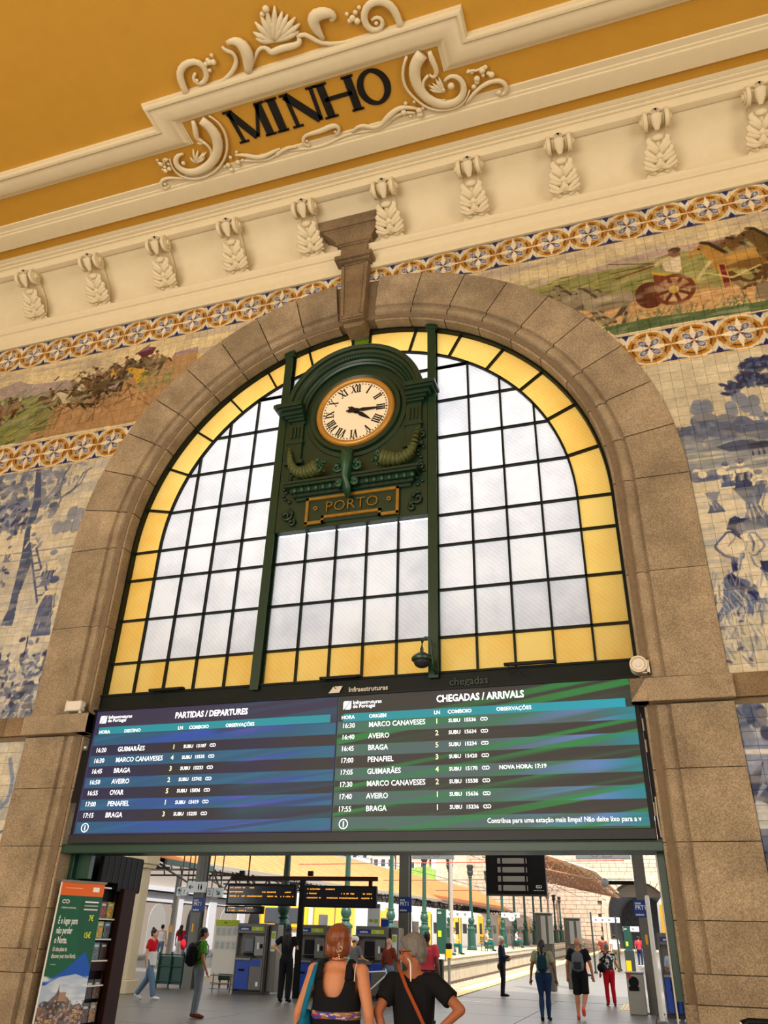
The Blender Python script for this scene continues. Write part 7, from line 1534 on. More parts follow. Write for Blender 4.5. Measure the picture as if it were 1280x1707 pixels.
def person(loc, face_deg, J, label, skin_='skin_tan', hair='hair_black', hairstyle='short', top='black', sleeves='short', bottom='denim', legs='long', shoes='white', group=None, build=1.0, vox=.014, hip=1.0, fine=False, grip=(.35,.35), extra=None, head_k=1.0, hands=None, zoff=0, cat='person', torso_k=1.0, neckline=0):
    t = thing('person', label, cat, loc, math.radians(face_deg), group); s = J['s']; w = build
    b = MB(); P, R = add_head(b, J, head_k)
    # torso (kept under the clothes) and limbs, tapering and joined at the joints
    pel, wa, ch, nk = J['pelvis'], J['waist'], J['chest'], J['neck']
    b.tube([pel-V(0,0,.09)*s, pel, wa, ch, ch.lerp(nk, .55), nk-V(0,0,.02)*s], [.10*s*w*hip, .155*s*w*hip, .130*s*w, .155*s*w, .135*s*w, .06*s], 14, (1.0, .66), up=(0,1,0))
    for q in 'RL':
        sh, el, wr = J['sh'+q], J['el'+q], J['wr'+q]
        b.ball(sh, .058*s*w, 10, 7); capsule(b, sh, el, .052*s*w, .038*s*w); capsule(b, el, wr, .038*s*w, .026*s*w); capsule(b, nk-V(0,0,.03)*s, sh, .05*s, .048*s*w)
        hp, kn, an, to = J['hip'+q], J['kn'+q], J['an'+q], J['toe'+q]
        capsule(b, hp, kn, .083*s*w*hip, .053*s*w); capsule(b, kn, kn.lerp(an, .35), .052*s*w, .054*s*w); capsule(b, kn.lerp(an, .3), an, .054*s*w, .034*s)
        capsule(b, an-V(0,0,.03)*s, to, .034*s, .028*s)
        hd = (hands or {}).get(q, {})
        add_hand(b, wr, el, s, side=(1 if q == 'R' else -1), fine=fine, **({'grip': grip[0 if q == 'R' else 1]} | hd))
    fuse(b, 'body', skin_, t, vox, 5)
    # clothes
    e = .012
    if top:
        c = MB(); zt = .55 if not neckline else .1
        lo = pel-V(0,0,.04)*s
        c.tube([lo, pel+V(0,0,.02)*s, wa, ch, ch.lerp(nk, .6), nk-V(0,0,.035+neckline*.3)*s], [(.155*w*hip+e)*s, (.158*w*hip+e)*s, (.136*w*torso_k+e)*s, (.160*w+e)*s, (.140*w+e)*s, .068*s], 16, (1.0, .68), up=(0,1,0))
        for q in 'RL':
            sh, el, wr = J['sh'+q], J['el'+q], J['wr'+q]
            if sleeves == 'none': continue
            c.ball(sh, (.060*w+e)*s, 10, 7); capsule(c, nk-V(0,0,.045)*s, sh, .05*s, (.05*w+e)*s)
            if sleeves == 'short': c.tube([sh, sh.lerp(el, .35), sh.lerp(el, .66)], [(.058*w+e)*s, (.055*w+e*1.3)*s, (.053*w+e*1.6)*s], 12)
            else: c.tube([sh, el], [(.058*w+e)*s, (.042*w+e)*s], 12); c.ball(el, (.042*w+e)*s, 10, 6); c.tube([el, wr-(wr-el)*.05], [(.042*w+e)*s, (.030*w+e)*s], 12)
        fuse(c, 'shirt' if sleeves != 'long' else 'jacket', top, t, vox, 4)
    if bottom:
        c = MB(); c.tube([pel-V(0,0,.12)*s, pel-V(0,0,.04)*s, pel+V(0,0,.05)*s, wa.lerp(pel, .4)], [(.11*w*hip+e)*s, (.160*w*hip+e)*s, (.155*w*hip+e)*s, (.14*w*hip+e*.5)*s], 16, (1.0, .68), up=(0,1,0))
        for q in 'RL':
            hp, kn, an = J['hip'+q], J['kn'+q], J['an'+q]; f = 1.0
            if legs == 'shorts': c.tube([hp, hp.lerp(kn, .5), hp.lerp(kn, 1.0)], [(.088*w*hip+e)*s, (.076*w+e)*s, (.072*w+e)*s], 12); c.ball(hp, (.09*w*hip+e)*s, 10, 6)
            else:
                lw = {'long': .052, 'slim': .040, 'wide': .068}[legs]
                c.ball(hp, (.088*w*hip+e)*s, 10, 6); c.tube([hp, kn], [(.088*w*hip+e)*s, (lw*w*1.08+e)*s], 12); c.ball(kn, (lw*w*1.08+e)*s, 10, 6); c.tube([kn, kn.lerp(an, .4), an+V(0,0,.0)*s], [(lw*w*1.08+e)*s, ((.054 if legs != 'wide' else .07)*w+e*.8)*s, (lw*w*(.95 if legs != 'slim' else .85)+e*.4)*s], 12)
        fuse(c, 'shorts' if legs == 'shorts' else 'trousers', bottom, t, vox, 4)
    for q in 'RL':
        an, to = J['an'+q], J['toe'+q]; c = MB(); d = (to-an); 
        c.tube([an-V(d.x, d.y, 0).normalized()*.055*s-V(0,0,.03)*s, an-V(0,0,.025)*s, an.lerp(to, .5)-V(0,0,.008)*s, to, to+V(d.x, d.y, 0).normalized()*.045*s], [.034*s, .045*s, .047*s, .042*s, .022*s], 10, (1, .9)); c.ball(an-V(0,0,.0)*s, .042*s, 8, 6)
        fuse(c, 'shoe', shoes, t, .009, 2)
    if hairstyle and hairstyle != 'bald':
        c = MB(); sk = s*head_k
        if hairstyle in ('short', 'bob', 'long', 'bun', 'helmet', 'ponytail'):
            c.ball(P(0, -.020, .036), (.082*sk, .098*sk, .090*sk), 14, 10, R)
            for x in (-1, 1): c.ball(P(x*.052, -.035, -.005), (.03*sk, .05*sk, .05*sk), 10, 6, R)
            c.ball(P(0, -.06, -.03), (.06*sk, .04*sk, .05*sk), 10, 6, R)
        if hairstyle == 'crop':
            c.ball(P(0, -.022, .050), (.088*sk, .100*sk, .086*sk), 16, 12, R); c.ball(P(0, -.062, .0), (.078*sk, .062*sk, .082*sk), 14, 10, R); c.ball(P(0, -.07, -.06), (.05*sk, .035*sk, .04*sk), 10, 8, R); c.ball(P(0, .05, .085), (.055*sk, .035*sk, .03*sk), 10, 8, R)
            for x in (-1, 1): c.ball(P(x*.06, -.03, .01), (.03*sk, .05*sk, .05*sk), 10, 6, R)
        if hairstyle == 'bob':
            c.ball(P(0, -.022, .03), (.094*sk, .104*sk, .094*sk), 14, 10, R)
            for x in (-1, 0, 1): c.ball(P(x*.048, -.055, -.035), (.042*sk, .046*sk, .075*sk), 12, 8, R)
            for x in (-1, 1): c.ball(P(x*.066, -.01, -.03), (.028*sk, .05*sk, .07*sk), 12, 8, R)
        if hairstyle == 'long':
            for x in (-.045, 0, .045): c.tube([P(x, -.05, .03), P(x*1.5, -.085, -.10), P(x*1.6, -.09, -.24), P(x*1.2, -.085, -.40), P(x*.6, -.08, -.46)], [.05*sk, .05*sk, .05*sk, .035*sk, .012*sk], 10)
        if hairstyle == 'bun': c.ball(P(0, -.05, .125), .042*sk, 10, 7)
        if hairstyle == 'ponytail': c.tube([P(0, -.10, .02), P(0, -.14, -.04), P(.0, -.12, -.16), P(.01, -.10, -.28)], [.03*sk, .035*sk, .028*sk, .01*sk], 10)
        hm = hair
        h = fuse(c, 'hair' if hairstyle != 'helmet' else 'hair', hm, t, .009 if not fine else .006, 2)
    for x in (-1, 1): MB().ball(P(x*.031, .079, .006), (.012*s, .007*s, .007*s), 8, 6, R).build('eye', 'eye_white', t, smooth=True) if fine else None
    if extra: extra(t, J, P, R)
    return t
def strap(t, pts, r, m, name='strap', flat=2.2): return MB().tube(pts, r, 8, (1, 1/flat) if flat < 1 else (flat, 1)).build(name, m, t, smooth=True)
def backpack(t, J, m, w=.26, h=.42, d=.15, z=1.18, m2=None, straps=True):
    s = J['s']; c = MB(); y = -.115*s-.02
    c.ball((0, y-d*.45, z*s), (w*.5, d*.55, h*.5), 14, 10); c.ball((0, y-d*.4, (z-.08)*s), (w*.52, d*.6, h*.36), 14, 10); c.box(-w*.42, w*.42, y-d*.8, y, z*s-h*.45, z*s+h*.34)
    o = fuse(c, 'backpack', m, t, .012, 6)
    MB().box(-w*.3, w*.3, y-d*1.05, y-d*.8, z*s-h*.38, z*s-h*.02).build('front_pocket', m2 or m, o, bevel=.02)
    for q in (-1, 1): MB().tube([(q*w*.28, y-.02, z*s+h*.32), (q*.085, -.06*s, 1.42*s), (q*.105, .02, 1.445*s), (q*.12, .115*s, 1.34*s), (q*.13, .11*s, 1.2*s), (q*w*.45, y+.03, (z-.12)*s)], [.022]*6, 7, (1, .45), up=(0,1,0)).build('shoulder_strap', m2 or m, o, smooth=True)
    MB().tube([(-.03, y-.02, z*s+h*.42), (0, y-.02, z*s+h*.50), (.03, y-.02, z*s+h*.42)], .008, 6).build('grab_loop', m2 or m, o)
    return o
# ---- foreground: woman in a black tank top with a blue bag, seen from behind
def ex_w1(t, J, P, R):
    # tank top: body panel with a deep scooped back and narrow straps
    c = MB(); n = 96; rows = []
    def ringpt(a, z, rx, ry): return (rx*math.cos(a), ry*math.sin(a)-.0, z)
    prof = [(.86, .208, .150), (.92, .205, .15), (.98, .192, .142), (1.04, .176, .132), (1.10, .170, .128), (1.16, .173, .130), (1.22, .180, .132), (1.27, .184, .132), (1.32, .182, .128), (1.36, .172, .120), (1.39, .160, .108), (1.415, .145, .09)]
    def topz(a):                             # height of the neckline round the body: back is at -y
        ca = math.cos(a); back = math.sin(a) < 0; x = abs(ca)
        if x > .84: return 1.245             # armhole
        if x > .62: return 1.50                # strap
        return 1.215+.26*(x/.62)**4 if back else 1.27+.2*(x/.62)**4
    vs = []; idx = {}
    for i, (z, rx, ry) in enumerate(prof):
        for j in range(n):
            a = 2*PI*j/n; zz = min(z, topz(a)); k = 1
            if zz < z:                        # drop onto the neckline
                for q in range(len(prof)-1):
                    if prof[q][0] <= zz <= prof[q+1][0]:
                        f = (zz-prof[q][0])/(prof[q+1][0]-prof[q][0]); rx_, ry_ = prof[q][1]*(1-f)+prof[q+1][1]*f, prof[q][2]*(1-f)+prof[q+1][2]*f
            else: rx_, ry_ = rx, ry
            vs.append(ringpt(a, zz, rx_, ry_))
    c.add(vs, [(i*n+j, i*n+(j+1)%n, (i+1)*n+(j+1)%n, (i+1)*n+j) for i in range(len(prof)-1) for j in range(n) if len({vs[i*n+j], vs[(i+1)*n+j]}) > 1 or len({vs[i*n+(j+1)%n], vs[(i+1)*n+(j+1)%n]}) > 1])
    o = c.build('tank_top', 'black', t, fix=True, smooth=True); md = o.modifiers.new('t', 'SOLIDIFY'); md.thickness = .008; md.offset = 1
    for q in (-1, 1): MB().tube([(q*.118, -.118, 1.33), (q*.112, -.085, 1.42), (q*.108, -.02, 1.455), (q*.11, .05, 1.43), (q*.115, .11, 1.33)], [.028, .024, .022, .024, .028], 8, (1, .35), up=(0,0,1)).build('shoulder_strap', 'black', o, smooth=True)
    for q in (-1, 1): MB().tube([(q*.155, -.085, 1.32), (q*.150, -.06, 1.40), (q*.146, -.01, 1.435)], .004, 6).build('bra_strap', 'white', t)
    # patterned waistband and dark trousers below
    mat('scarf_print', (190, 120, 60), .8)
    sc = Canvas(-.3, .3, 1.0, 1.1, 400, (150, 104, 70)); sc.blotch(-.3, .3, 1.0, 1.1, (70, 60, 140), (.05, .015), .45, .6); sc.blotch(-.3, .3, 1.0, 1.1, (196, 190, 214), (.04, .01), .6, .7); sc.blotch(-.3, .3, 1.0, 1.1, (190, 40, 60), (.06, .012), .62, .72); sc.blotch(-.3, .3, 1.0, 1.1, (200, 150, 70), (.05, .02), .6, .7)
    im = image_mat('scarf_pattern', sc.a, (0, 2), loc1[0]-.3, loc1[0]+.3, 1.05, 1.15, rough=.7)
    MB().lathe([(.184, 1.075), (.190, 1.09), (.186, 1.12), (.178, 1.13)], (0,0,0), 40).xf(Matrix.Diagonal((1, .74, 1, 1))).build('patterned_sash', im, t, smooth=True)
    # shoulder bag on the left
    c = MB(); c.ball((-.245, -.02, .88), (.07, .17, .20), 14, 10); c.ball((-.22, -.02, 1.0), (.05, .13, .13), 12, 8); bg_ = fuse(c, 'shoulder_bag', 'petrol', t, .01, 6)
    MB().tube([(-.235, -.10, 1.02), (-.205, -.125, 1.15), (-.175, -.12, 1.28), (-.15, -.075, 1.41), (-.145, -.01, 1.45), (-.16, .08, 1.36), (-.21, .10, 1.15), (-.24, .08, 1.0)], [.02]*8, 8, (1, .4), up=(0,1,0)).build('bag_strap', 'petrol', bg_, smooth=True)
    # hair clip, necklace
    mat('clip_pearl', (206, 196, 170), .3, metal=.3)
    m = MB()
    for cx, cz in ((.048, -.052), (.070, -.046)): q = [P(cx+.013*math.cos(a), -.092+.02*abs(cx-.05), cz+.016*math.sin(a)) for a in np.linspace(0, 2*PI, 13)]; m.tube(q, .0038, 6)
    for k in range(3): m.ball(P(.055+.004*k, -.088, -.085-.012*k), .005, 6, 5)
    tag(m.build('hair_clip', 'clip_pearl', t), kind='stuff')
    MB().tube([(.062*math.cos(a), -.005+.055*math.sin(a), 1.462+.012*math.sin(a)) for a in np.linspace(PI*.95, 2.05*PI, 14)], .0045, 6).build('necklace', 'tan_leather', t, smooth=True)
loc1 = (1.02, -2.5, 0)
J1 = pose(1.7, pelvis=(0,0,.93), head=(.0,.015,1.575), look=(.30,1,-.02), shR=(.185,-.005,1.375), shL=(-.185,-.005,1.375), elR=(.265,-.055,1.115), elL=(-.275,-.05,1.105), wrR=(.275,.02,.87), wrL=(-.31,.02,.86))
w1 = person(loc1, 2, J1, 'woman seen from behind in a black scoop-back tank top with a blue shoulder bag', 'skin_warm', 'hair_brown', 'bob', None, 'none', 'black', 'wide', 'black', build=1.04, vox=.0085, hip=1.08, fine=True, extra=ex_w1, head_k=1.03)
w1.scale = (1, 1, .985)
# ---- foreground: grey haired woman in a black t-shirt, hands on hips, face turned left
def ex_w2(t, J, P, R):
    mat('lens_dark', (40, 30, 26), .2, spec=.6)
    g = MB()
    for x in (-1, 1): g.tube([P(x*.034+.018*math.cos(a), .094, .004+.014*math.sin(a)) for a in np.linspace(0, 2*PI, 13)], .0028, 6)
    for x in (-1, 1): g.tube([P(x*.056, .09, .006), P(x*.076, .04, .008), P(x*.082, -.01, .002)], .003, 6)
    g.tube([P(-.014, .098, .006), P(.014, .098, .006)], .003, 6); tag(g.build('glasses', 'lens_dark', t), kind='stuff')
    MB().tube([P(x, .093, -.066) for x in (-.018, 0, .018)], [.003, .006, .003], 6).build('lips', 'lips', t)
    MB().tube([(.10, -.135, 1.36), (.03, -.165, 1.20), (-.04, -.165, 1.06), (-.12, -.13, .93)][::1], .010, 8, (1, .4), up=(0,1,0)).build('crossbody_strap', 'tan_leather', t, smooth=True) if False else None
    pts = [(-.12, .07, 1.36), (-.115, 0, 1.425), (-.095, -.09, 1.40), (-.02, -.145, 1.27), (.07, -.155, 1.12), (.14, -.13, .98), (.17, -.05, .90)]
    MB().tube(pts, [.013]*7, 8, (1, .4), up=(0,1,0)).build('crossbody_strap', 'tan_leather', t, smooth=True)
    MB().tube([(-.03, -.06, 1.452), (-.01, -.085, 1.44), (.0, -.10, 1.405), (.005, -.118, 1.35), (.008, -.13, 1.31)], [.005]*5, 6).build('cord', 'white', t)
    MB().lathe([(.030, -.012), (.033, 0), (.030, .012)], tuple(J['wrR']), 14).build('wristwatch', 'near_black', t)
J2 = pose(1.62, head=(-.01,.0,1.575), neck=(0,-.01,1.435), look=(-.97,-.02,-.14), shR=(.165,-.01,1.37), shL=(-.165,-.01,1.365), elR=(.39,-.10,1.20), elL=(-.245,-.15,1.165), wrR=(.215,-.13,1.06), wrL=(-.175,-.175,.985), chest=(0,0,1.26))
w2 = person((1.55, -2.3, 0), 4, J2, 'grey haired woman in a black t-shirt with tan strap, hands on hips, looking left', 'skin_brown', 'hair_grey', 'crop', 'black', 'short', 'black', 'long', 'black', build=1.0, vox=.0085, fine=True, extra=ex_w2, hip=1.0, head_k=1.0,
            hands={'L': dict(grip=.10, palm_dir=(.55,-.15,-.75), spread=(.1,-1,.1)), 'R': dict(grip=.2, palm_dir=(-.7,.3,-.5), spread=(0,1,.3))})
# ---- people in the concourse
FACE = 0
wk = dict(knR=(.09,.16,.52), anR=(.09,.26,.09), toeR=(.09,.42,.05), knL=(-.09,-.04,.50), anL=(-.09,-.30,.13), toeL=(-.09,-.17,.03))
def ex_red(t, J, P, R):
    MB().box(.13, .16, -.02, .24, .80, 1.12).build('white_folder', 'white_paint', t, bevel=.004); MB().ball((-.19, -.06, .98), (.03, .09, .14), 10, 8).build('maroon_bag', 'brown_red', t, smooth=True)
person((-9.92, 12.3, 0), -82, pose(1.66, **wk, look=(.1,1,.05)), 'woman in a red t-shirt and blue jeans walking with a white folder', 'skin_light', 'hair_black', 'bun', 'red', 'short', 'denim', 'wide', 'white', extra=ex_red)
person((-6.33, 8.6, 0), -50, pose(1.70, look=(.1,1,0), elR=(.22,.0,1.10), wrR=(.24,.10,.88)), 'man in a green t-shirt and pale jeans with a black backpack', 'skin_tan', 'hair_black', 'short', 'green', 'short', 'denim_grey', 'long', 'brown_red', extra=lambda t, J, P, R: backpack(t, J, 'black', .30, .46, .20))
person((-6.66, 14.0, 0), 5, pose(1.84, elL=(-.36,-.06,1.22), wrL=(-.17,-.02,1.07), elR=(.24,.08,1.18), wrR=(.14,.26,1.26)), 'tall person all in black with very long dark hair at the ticket machine', 'skin_light', 'hair_black', 'long', 'black', 'short', 'black', 'wide', 'near_black', build=1.0)
person((-1.68, 10.4, 0), 0, pose(1.74, elL=(-.26,0,1.12)), 'man in a coral polo shirt and black trousers seen from behind', 'skin_dark', 'hair_black', 'short', 'coral', 'short', 'black', 'long', 'near_black', build=1.14)
def ex_old(t, J, P, R):
    c = MB(); c.ball((0, .20, 1.08), (.19, .09, .07), 12, 8); c.tube([(-.10, .10, 1.1), (-.22, .0, .9), (-.2, -.05, .7)], [.06,.08,.04], 10); fuse(c, 'folded_coat', 'khaki', t, .014, 5)
    MB().ball((-.20, -.08, .86), (.07, .12, .13), 10, 8).build('shoulder_bag', 'near_black', t, smooth=True)
person((-1.88, 21.1, 0), -88, pose(1.76, elR=(.22,.05,1.12), wrR=(.10,.24,1.08), elL=(-.22,.05,1.12), wrL=(-.08,.26,1.1), look=(.0,1,-.15)), 'white haired man in a navy jumper holding a coat, standing in profile', 'skin_tan', 'hair_white', 'short', 'navy', 'long', 'near_black', 'long', 'near_black', extra=ex_old)
person((.56, 12.8, 0), 2, pose(1.66, knR=(.08,.06,.5), anR=(.07,.05,.08), toeR=(.09,.2,.03), knL=(-.08,.02,.5), anL=(-.07,-.14,.1), toeL=(-.08,.0,.02), elR=(.27,-.04,1.1), wrR=(.30,.02,.86), elL=(-.27,-.04,1.1), wrL=(-.31,.02,.86)), 'woman with a long dark ponytail, olive top and small dark blue backpack', 'skin_dark', 'hair_black', 'ponytail', 'olive', 'short', 'dark_denim', 'slim', 'near_black', build=1.08, hip=1.12, extra=lambda t, J, P, R: backpack(t, J, 'bag_teal', .24, .36, .13, 1.20))
person((1.33, 13.7, 0), -2, pose(1.73, knR=(.10,.02,.52), anR=(.05,-.22,.24), toeR=(.05,-.16,.10), knL=(-.10,.02,.5), elR=(.28,-.02,1.12), wrR=(.30,.05,.9), elL=(-.28,-.02,1.12), wrL=(-.30,.06,.88)), 'bald man in black t-shirt and shorts with a grey backpack and orange shoes', 'skin_tan', 'hair_black', 'bald', 'black', 'short', 'black', 'shorts', 'orange_shoe', build=1.14, extra=lambda t, J, P, R: backpack(t, J, 'bag_grey', .30, .44, .15, 1.20, 'charcoal'))
def ex_redp(t, J, P, R):
    c = MB(); c.ball((-.20, -.12, .98), (.14, .09, .13), 12, 8); fuse(c, 'black_handbag', 'near_black', t, .012, 4); MB().tube([(-.2,-.12,1.08),(-.15,-.13,1.25),(.05,-.1,1.42),(.12,0,1.42)], .015, 6).build('bag_strap', 'near_black', t)
mat('bw_print', (214, 212, 208), .8)
bwm = mat('bw_print_cloth', (220, 218, 214), .85); n_ = bwm.node_tree; tn_ = n_.nodes.new('ShaderNodeTexNoise'); tn_.inputs['Scale'].default_value = 9; rp = n_.nodes.new('ShaderNodeValToRGB'); rp.color_ramp.elements[0].position = .47; rp.color_ramp.elements[1].position = .53; rp.color_ramp.elements[0].color = (.02,.02,.02,1); rp.color_ramp.elements[1].color = (.75,.74,.72,1)
tc_ = n_.nodes.new('ShaderNodeTexCoord'); n_.links.new(tc_.outputs['Object'], tn_.inputs[0]); n_.links.new(tn_.outputs[0], rp.inputs[0]); n_.links.new(rp.outputs[0], n_.nodes['Principled BSDF'].inputs['Base Color'])
person((1.70, 19.17, 0), 8, pose(1.62, elR=(.26,.02,1.14), wrR=(.33,.16,1.0), knR=(.09,.04,.5), anR=(.1,-.05,.08)), 'grey haired woman in a black and white blouse and red trousers', 'skin_tan', 'hair_grey', 'short', 'bw_print_cloth', 'short', 'trouser_red', 'long', 'brown_red', build=1.06, extra=ex_redp)
person((3.60, 14.3, 0), -12, pose(1.62, elL=(-.24,.08,1.12), wrL=(-.15,.26,1.12)), 'person in a pale shirt and jeans at the far right ticket machine', 'skin_tan', 'hair_black', 'short', 'light_blue', 'short', 'dark_denim', 'long', 'white')
def ex_cyc(t, J, P, R):
    MB().ball(P(0, -.01, .05), (.098, .125, .092), 14, 8, R).build('helmet', 'white_paint', t, smooth=True)
    for k in (-1, 0, 1): MB().tube([P(k*.04, .10, .10), P(k*.045, 0, .147), P(k*.04, -.11, .11)], [.008,.012,.008], 6).build('helmet_vent', 'near_black', t)
person((-4.99, 14.9, 0), -28, pose(1.62, elR=(.22,.12,1.14), wrR=(.16,.36,1.08), elL=(-.22,.12,1.14), wrL=(-.1,.36,1.1), look=(.1,1,-.3)), 'person in a white cycle helmet, grey t-shirt and green trousers at the ticket machine', 'skin_light', 'hair_brown', 'short', 'grey', 'short', 'teal', 'long', 'near_black', extra=ex_cyc)
# bicycle with panniers beside the cyclist
bk = thing('bicycle', 'bicycle with a dark pannier bag beside the helmeted person', 'bicycle', (-4.35, 14.7, 0), .3)
for x in (-.5, .5):
    MB().tube([(x+.33*math.cos(a), 0, .34+.33*math.sin(a)) for a in np.linspace(0, 2*PI, 25)], .02, 6, cap=False).build('tyre', 'near_black', bk); MB().tube([(x-.03,0,.34),(x+.03,0,.34)], .02, 6).build('hub', 'brushed_steel', bk)
    for k in range(8): a = k*PI/4; MB().tube([(x,0,.34),(x+.32*math.cos(a),0,.34+.32*math.sin(a))], .003, 4).build('spoke', 'brushed_steel', bk)
for a, b in (((-.5,0,.34),(-.1,0,.32)), ((-.1,0,.32),(-.2,0,.82)), ((-.2,0,.76),(.36,0,.80)), ((-.1,0,.32),(.38,0,.72)), ((.34,0,.86),(.5,0,.34)), ((-.5,0,.34),(-.19,0,.74))): MB().tube([a, b], .016, 8).build('frame_tube', 'white_paint', bk)
MB().tube([(.34,0,.86),(.32,0,.98)], .012, 6).build('stem', 'near_black', bk); MB().tube([(.40,-.26,.99),(.32,-.2,1.0),(.32,.2,1.0),(.40,.26,.99)], .012, 6).build('handlebar', 'near_black', bk); MB().ball((-.2,0,.9), (.12,.07,.03), 10, 6).build('saddle', 'near_black', bk, smooth=True)
c = MB(); c.box(-.68, -.36, -.20, -.05, .42, .80).ball((-.52,-.12,.8), (.17,.1,.06), 10, 6); fuse(c, 'pannier', 'near_black', bk, .015, 5)
person((-4.1, 15.35, 0), -30, pose(1.60, elR=(.22,.1,1.14), wrR=(.16,.3,1.1)), 'bald person in a dark red top half hidden by the grey haired woman', 'skin_light', 'hair_grey', 'bald', 'brown_red', 'long', 'denim', 'long', 'near_black')
# left group, farther back
def bag(m, pos, r): return lambda t, J, P, R: MB().ball(pos, r, 10, 8).build('bag', m, t, smooth=True)
person((-17.9, 23.2, gz(23.2)), -70, pose(1.72), 'person with a white patterned backpack, rust top and black trousers', 'skin_tan', 'hair_grey', 'bob', 'brown_red', 'short', 'black', 'slim', 'white', extra=lambda t, J, P, R: backpack(t, J, 'white', .30, .44, .16))
person((-21.6, 31.6, gz(31.6)), 10, pose(1.80), 'girl in a white top and blue jeans seen from behind', 'skin_light', 'hair_black', 'short', 'white', 'none', 'denim', 'slim', 'white')
person((-21.3, 33.0, gz(33)), 0, pose(1.80), 'girl with dark hair and a maroon bag beside the white topped girl', 'skin_light', 'hair_black', 'long', 'red', 'short', 'white', 'wide', 'white', extra=bag('brown_red', (.22,-.05,1.05), (.07,.1,.16)))
person((-19.8, 32.0, gz(32)), -120, pose(1.74, elR=(.22,.1,1.15), wrR=(.1,.25,1.2)), 'girl in a peach top looking down at her phone', 'skin_light', 'hair_black', 'short', 'pink', 'short', 'denim', 'slim', 'white')
person((-15.9, 24.6, gz(24.6)), 25, pose(1.70), 'girl in dark clothes with a bright red bag by the green railing', 'skin_light', 'hair_black', 'long', 'navy', 'long', 'denim', 'long', 'white', extra=bag('red', (-.22,-.12,1.1), (.12,.14,.2)))
# right group before the tunnel
person((.05, 44, gz(44)), 10, pose(1.74), 'person in a maroon top nearest the track before the tunnel', 'skin_tan', 'hair_black', 'short', 'brown_red', 'short', 'black', 'long', 'black')
person((.62, 46, gz(46)), 0, pose(1.84), 'person in a white shirt among the group before the tunnel', 'skin_tan', 'hair_black', 'short', 'white', 'short', 'khaki', 'long', 'near_black')
person((1.18, 52, gz(52)), -40, pose(1.80), 'person with a dark backpack and pale trousers before the tunnel', 'skin_tan', 'hair_brown', 'short', 'navy', 'short', 'pink', 'long', 'white', extra=lambda t, J, P, R: backpack(t, J, 'charcoal', .3, .5, .2))
person((1.85, 52, gz(52)), -20, pose(1.76), 'person in a striped red top and dark jeans before the tunnel', 'skin_tan', 'hair_black', 'short', 'coral', 'short', 'dark_denim', 'long', 'white')
person((2.7, 47, gz(47)), 40, pose(1.76), 'person in dark clothes at the right of the tunnel group', 'skin_tan', 'hair_black', 'short', 'charcoal', 'long', 'black', 'long', 'black')
sitJ = dict(pelvis=(0,0,.50), waist=(0,.02,.64), chest=(0,.04,.86), neck=(0,.05,1.03), head=(0,.08,1.17), shR=(.17,.04,.98), shL=(-.17,.04,.98), elR=(.20,.12,.76), elL=(-.20,.12,.76), wrR=(.10,.34,.72), wrL=(-.10,.34,.72), hipR=(.09,.02,.47), hipL=(-.09,.02,.47), knR=(.11,.44,.50), knL=(-.11,.44,.50), anR=(.11,.46,.09), anL=(-.11,.46,.09), toeR=(.11,.62,.04), toeL=(-.11,.62,.04))
def bench(x, y, z, rz, label, L=1.5):
    t = thing('platform_bench', label, 'bench', (x, y, z), rz)
    for k in range(4): MB().box(-L/2, L/2, -.22+k*.11, -.13+k*.11, .40, .43).build('slat', 'iron_green', t)
    for k in range(3): MB().box(-L/2, L/2, -.28, -.25, .52+k*.12, .61+k*.12).build('back_slat', 'iron_green', t)
    for q in (-1, 1): MB().tube([(q*(L/2-.1),.2,0),(q*(L/2-.1),.2,.40),(q*(L/2-.1),-.24,.40),(q*(L/2-.1),-.28,.88)], .022, 6).build('leg', 'iron_dark', t); MB().tube([(q*(L/2-.1),-.2,0),(q*(L/2-.1),-.2,.40)], .022, 6).build('leg', 'iron_dark', t)
    return t
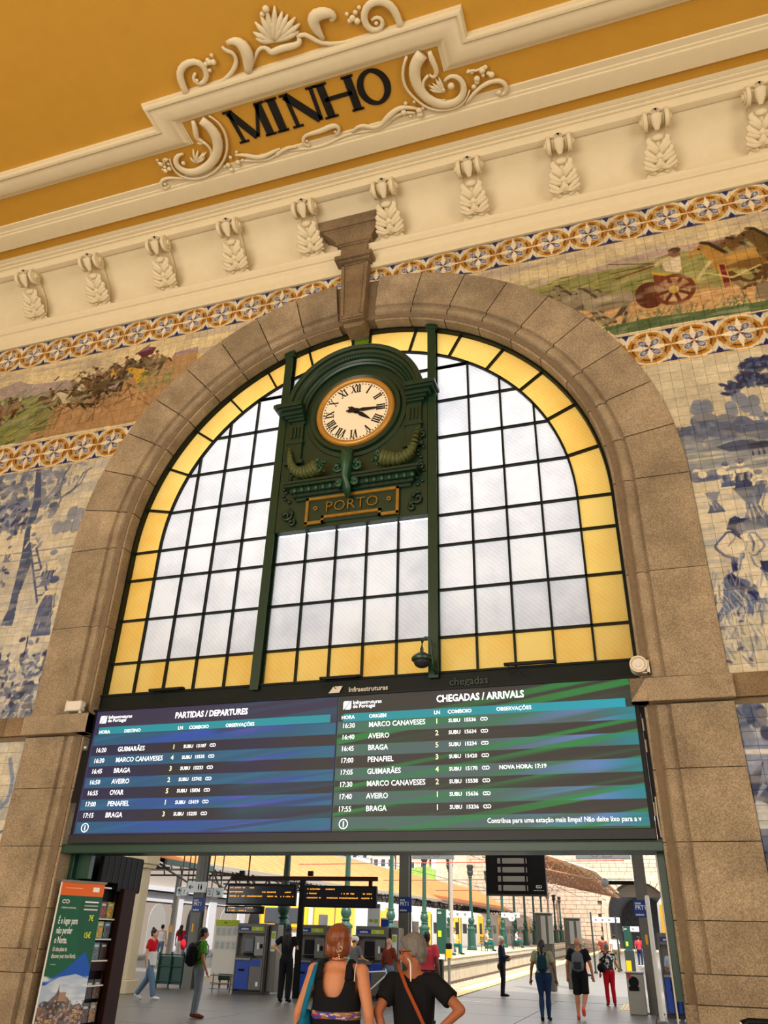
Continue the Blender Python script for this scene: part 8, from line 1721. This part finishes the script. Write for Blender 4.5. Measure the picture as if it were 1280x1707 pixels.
for x, y, lb, top, hr in ((-8.3, 41.5, 'seated person in white on a green bench of the island platform', 'white', 'hair_brown'), (-8.35, 52, 'seated person in pink on the island bench behind the old man', 'pink', 'hair_grey'), (-8.5, 66, 'seated person in pale clothes on the far island bench', 'white', 'hair_black')):
    z = .62+gz(y); bench(x, y, z, -PI/2, 'green slatted bench under the ' + lb[7:40].strip() if False else {'white': 'nearest green slatted bench on the island platform', 'pink': 'green slatted bench on the island behind the old man'}.get(top, '') if y < 60 else 'farthest green slatted bench on the island platform')
    person((x+.02, y, z), -90, pose(1.7, **sitJ, look=(-.3,1,-.3)), lb, 'skin_light', hr, 'short', top, 'short', 'teal', 'long', 'near_black')
bench(-.85, 36.8, gz(36.8), -PI/2, 'green bench on the right platform under the seated bare legged person')
person((-.83, 36.8, gz(36.8)), -90, pose(1.7, **sitJ), 'seated person with bare legs partly hidden by the bald man', 'skin_tan', 'hair_black', 'short', 'grey', 'short', 'khaki', 'shorts', 'near_black')
# ---- pigeon on the platform
pg = thing('pigeon', 'small dark pigeon standing on the paving left of the litter bin', 'pigeon', (1.9, 32, gz(32)), 1.2)
c = MB(); c.ball((0,0,.13), (.13,.065,.07), 12, 8, Matrix.Rotation(-.35, 3, 'Y')); c.ball((.12,0,.21), (.04,.033,.038), 10, 7); c.tube([(.08,0,.15),(.12,0,.2)], [.045,.03], 8); c.tube([(-.08,0,.11),(-.22,0,.06)], [.045,.02], 8, (1,.4)); fuse(c, 'body', 'charcoal', pg, .008, 3)
MB().tube([(.155,0,.21),(.185,0,.2)], [.01,.003], 6).build('beak', 'near_black', pg)
for y in (-.025,.025): MB().tube([(.0,y,.08),(.0,y,.005),(.03,y,.004)], .005, 5).build('leg', 'red_paint', pg)

# repeats of one kind carry one group phrase
for base, phrase in (('ticket_machine', 'ticket machines of the concourse'), ('steel_pier', 'grey steel piers carrying the canopy'), ('zone_sign', 'blue zone signs on the piers'), ('direction_sign', 'white direction signs over the concourse'),
                     ('led_board', 'amber led boards'), ('platform_bench', 'green platform benches'), ('grey_pylon', 'grey pylons on the platform'), ('strip_sign', 'thin white strip signs over the platforms'), ('information_totem', 'green information totems'),
                     ('hill_house', 'houses on the hill behind the station'), ('hillside_bush', 'bushes on the hill'), ('lamp_bar', 'lamp bars above the board'), ('railway_track', 'railway tracks'), ('platform_canopy', 'orange tiled platform canopies'), ('train', 'trains at the platforms'), ('mast', 'thin masts and posts on the platforms')):
    for o in COL.objects:
        if o.parent is None and o.name.split('.')[0] == base and 'group' not in o: o['group'] = phrase
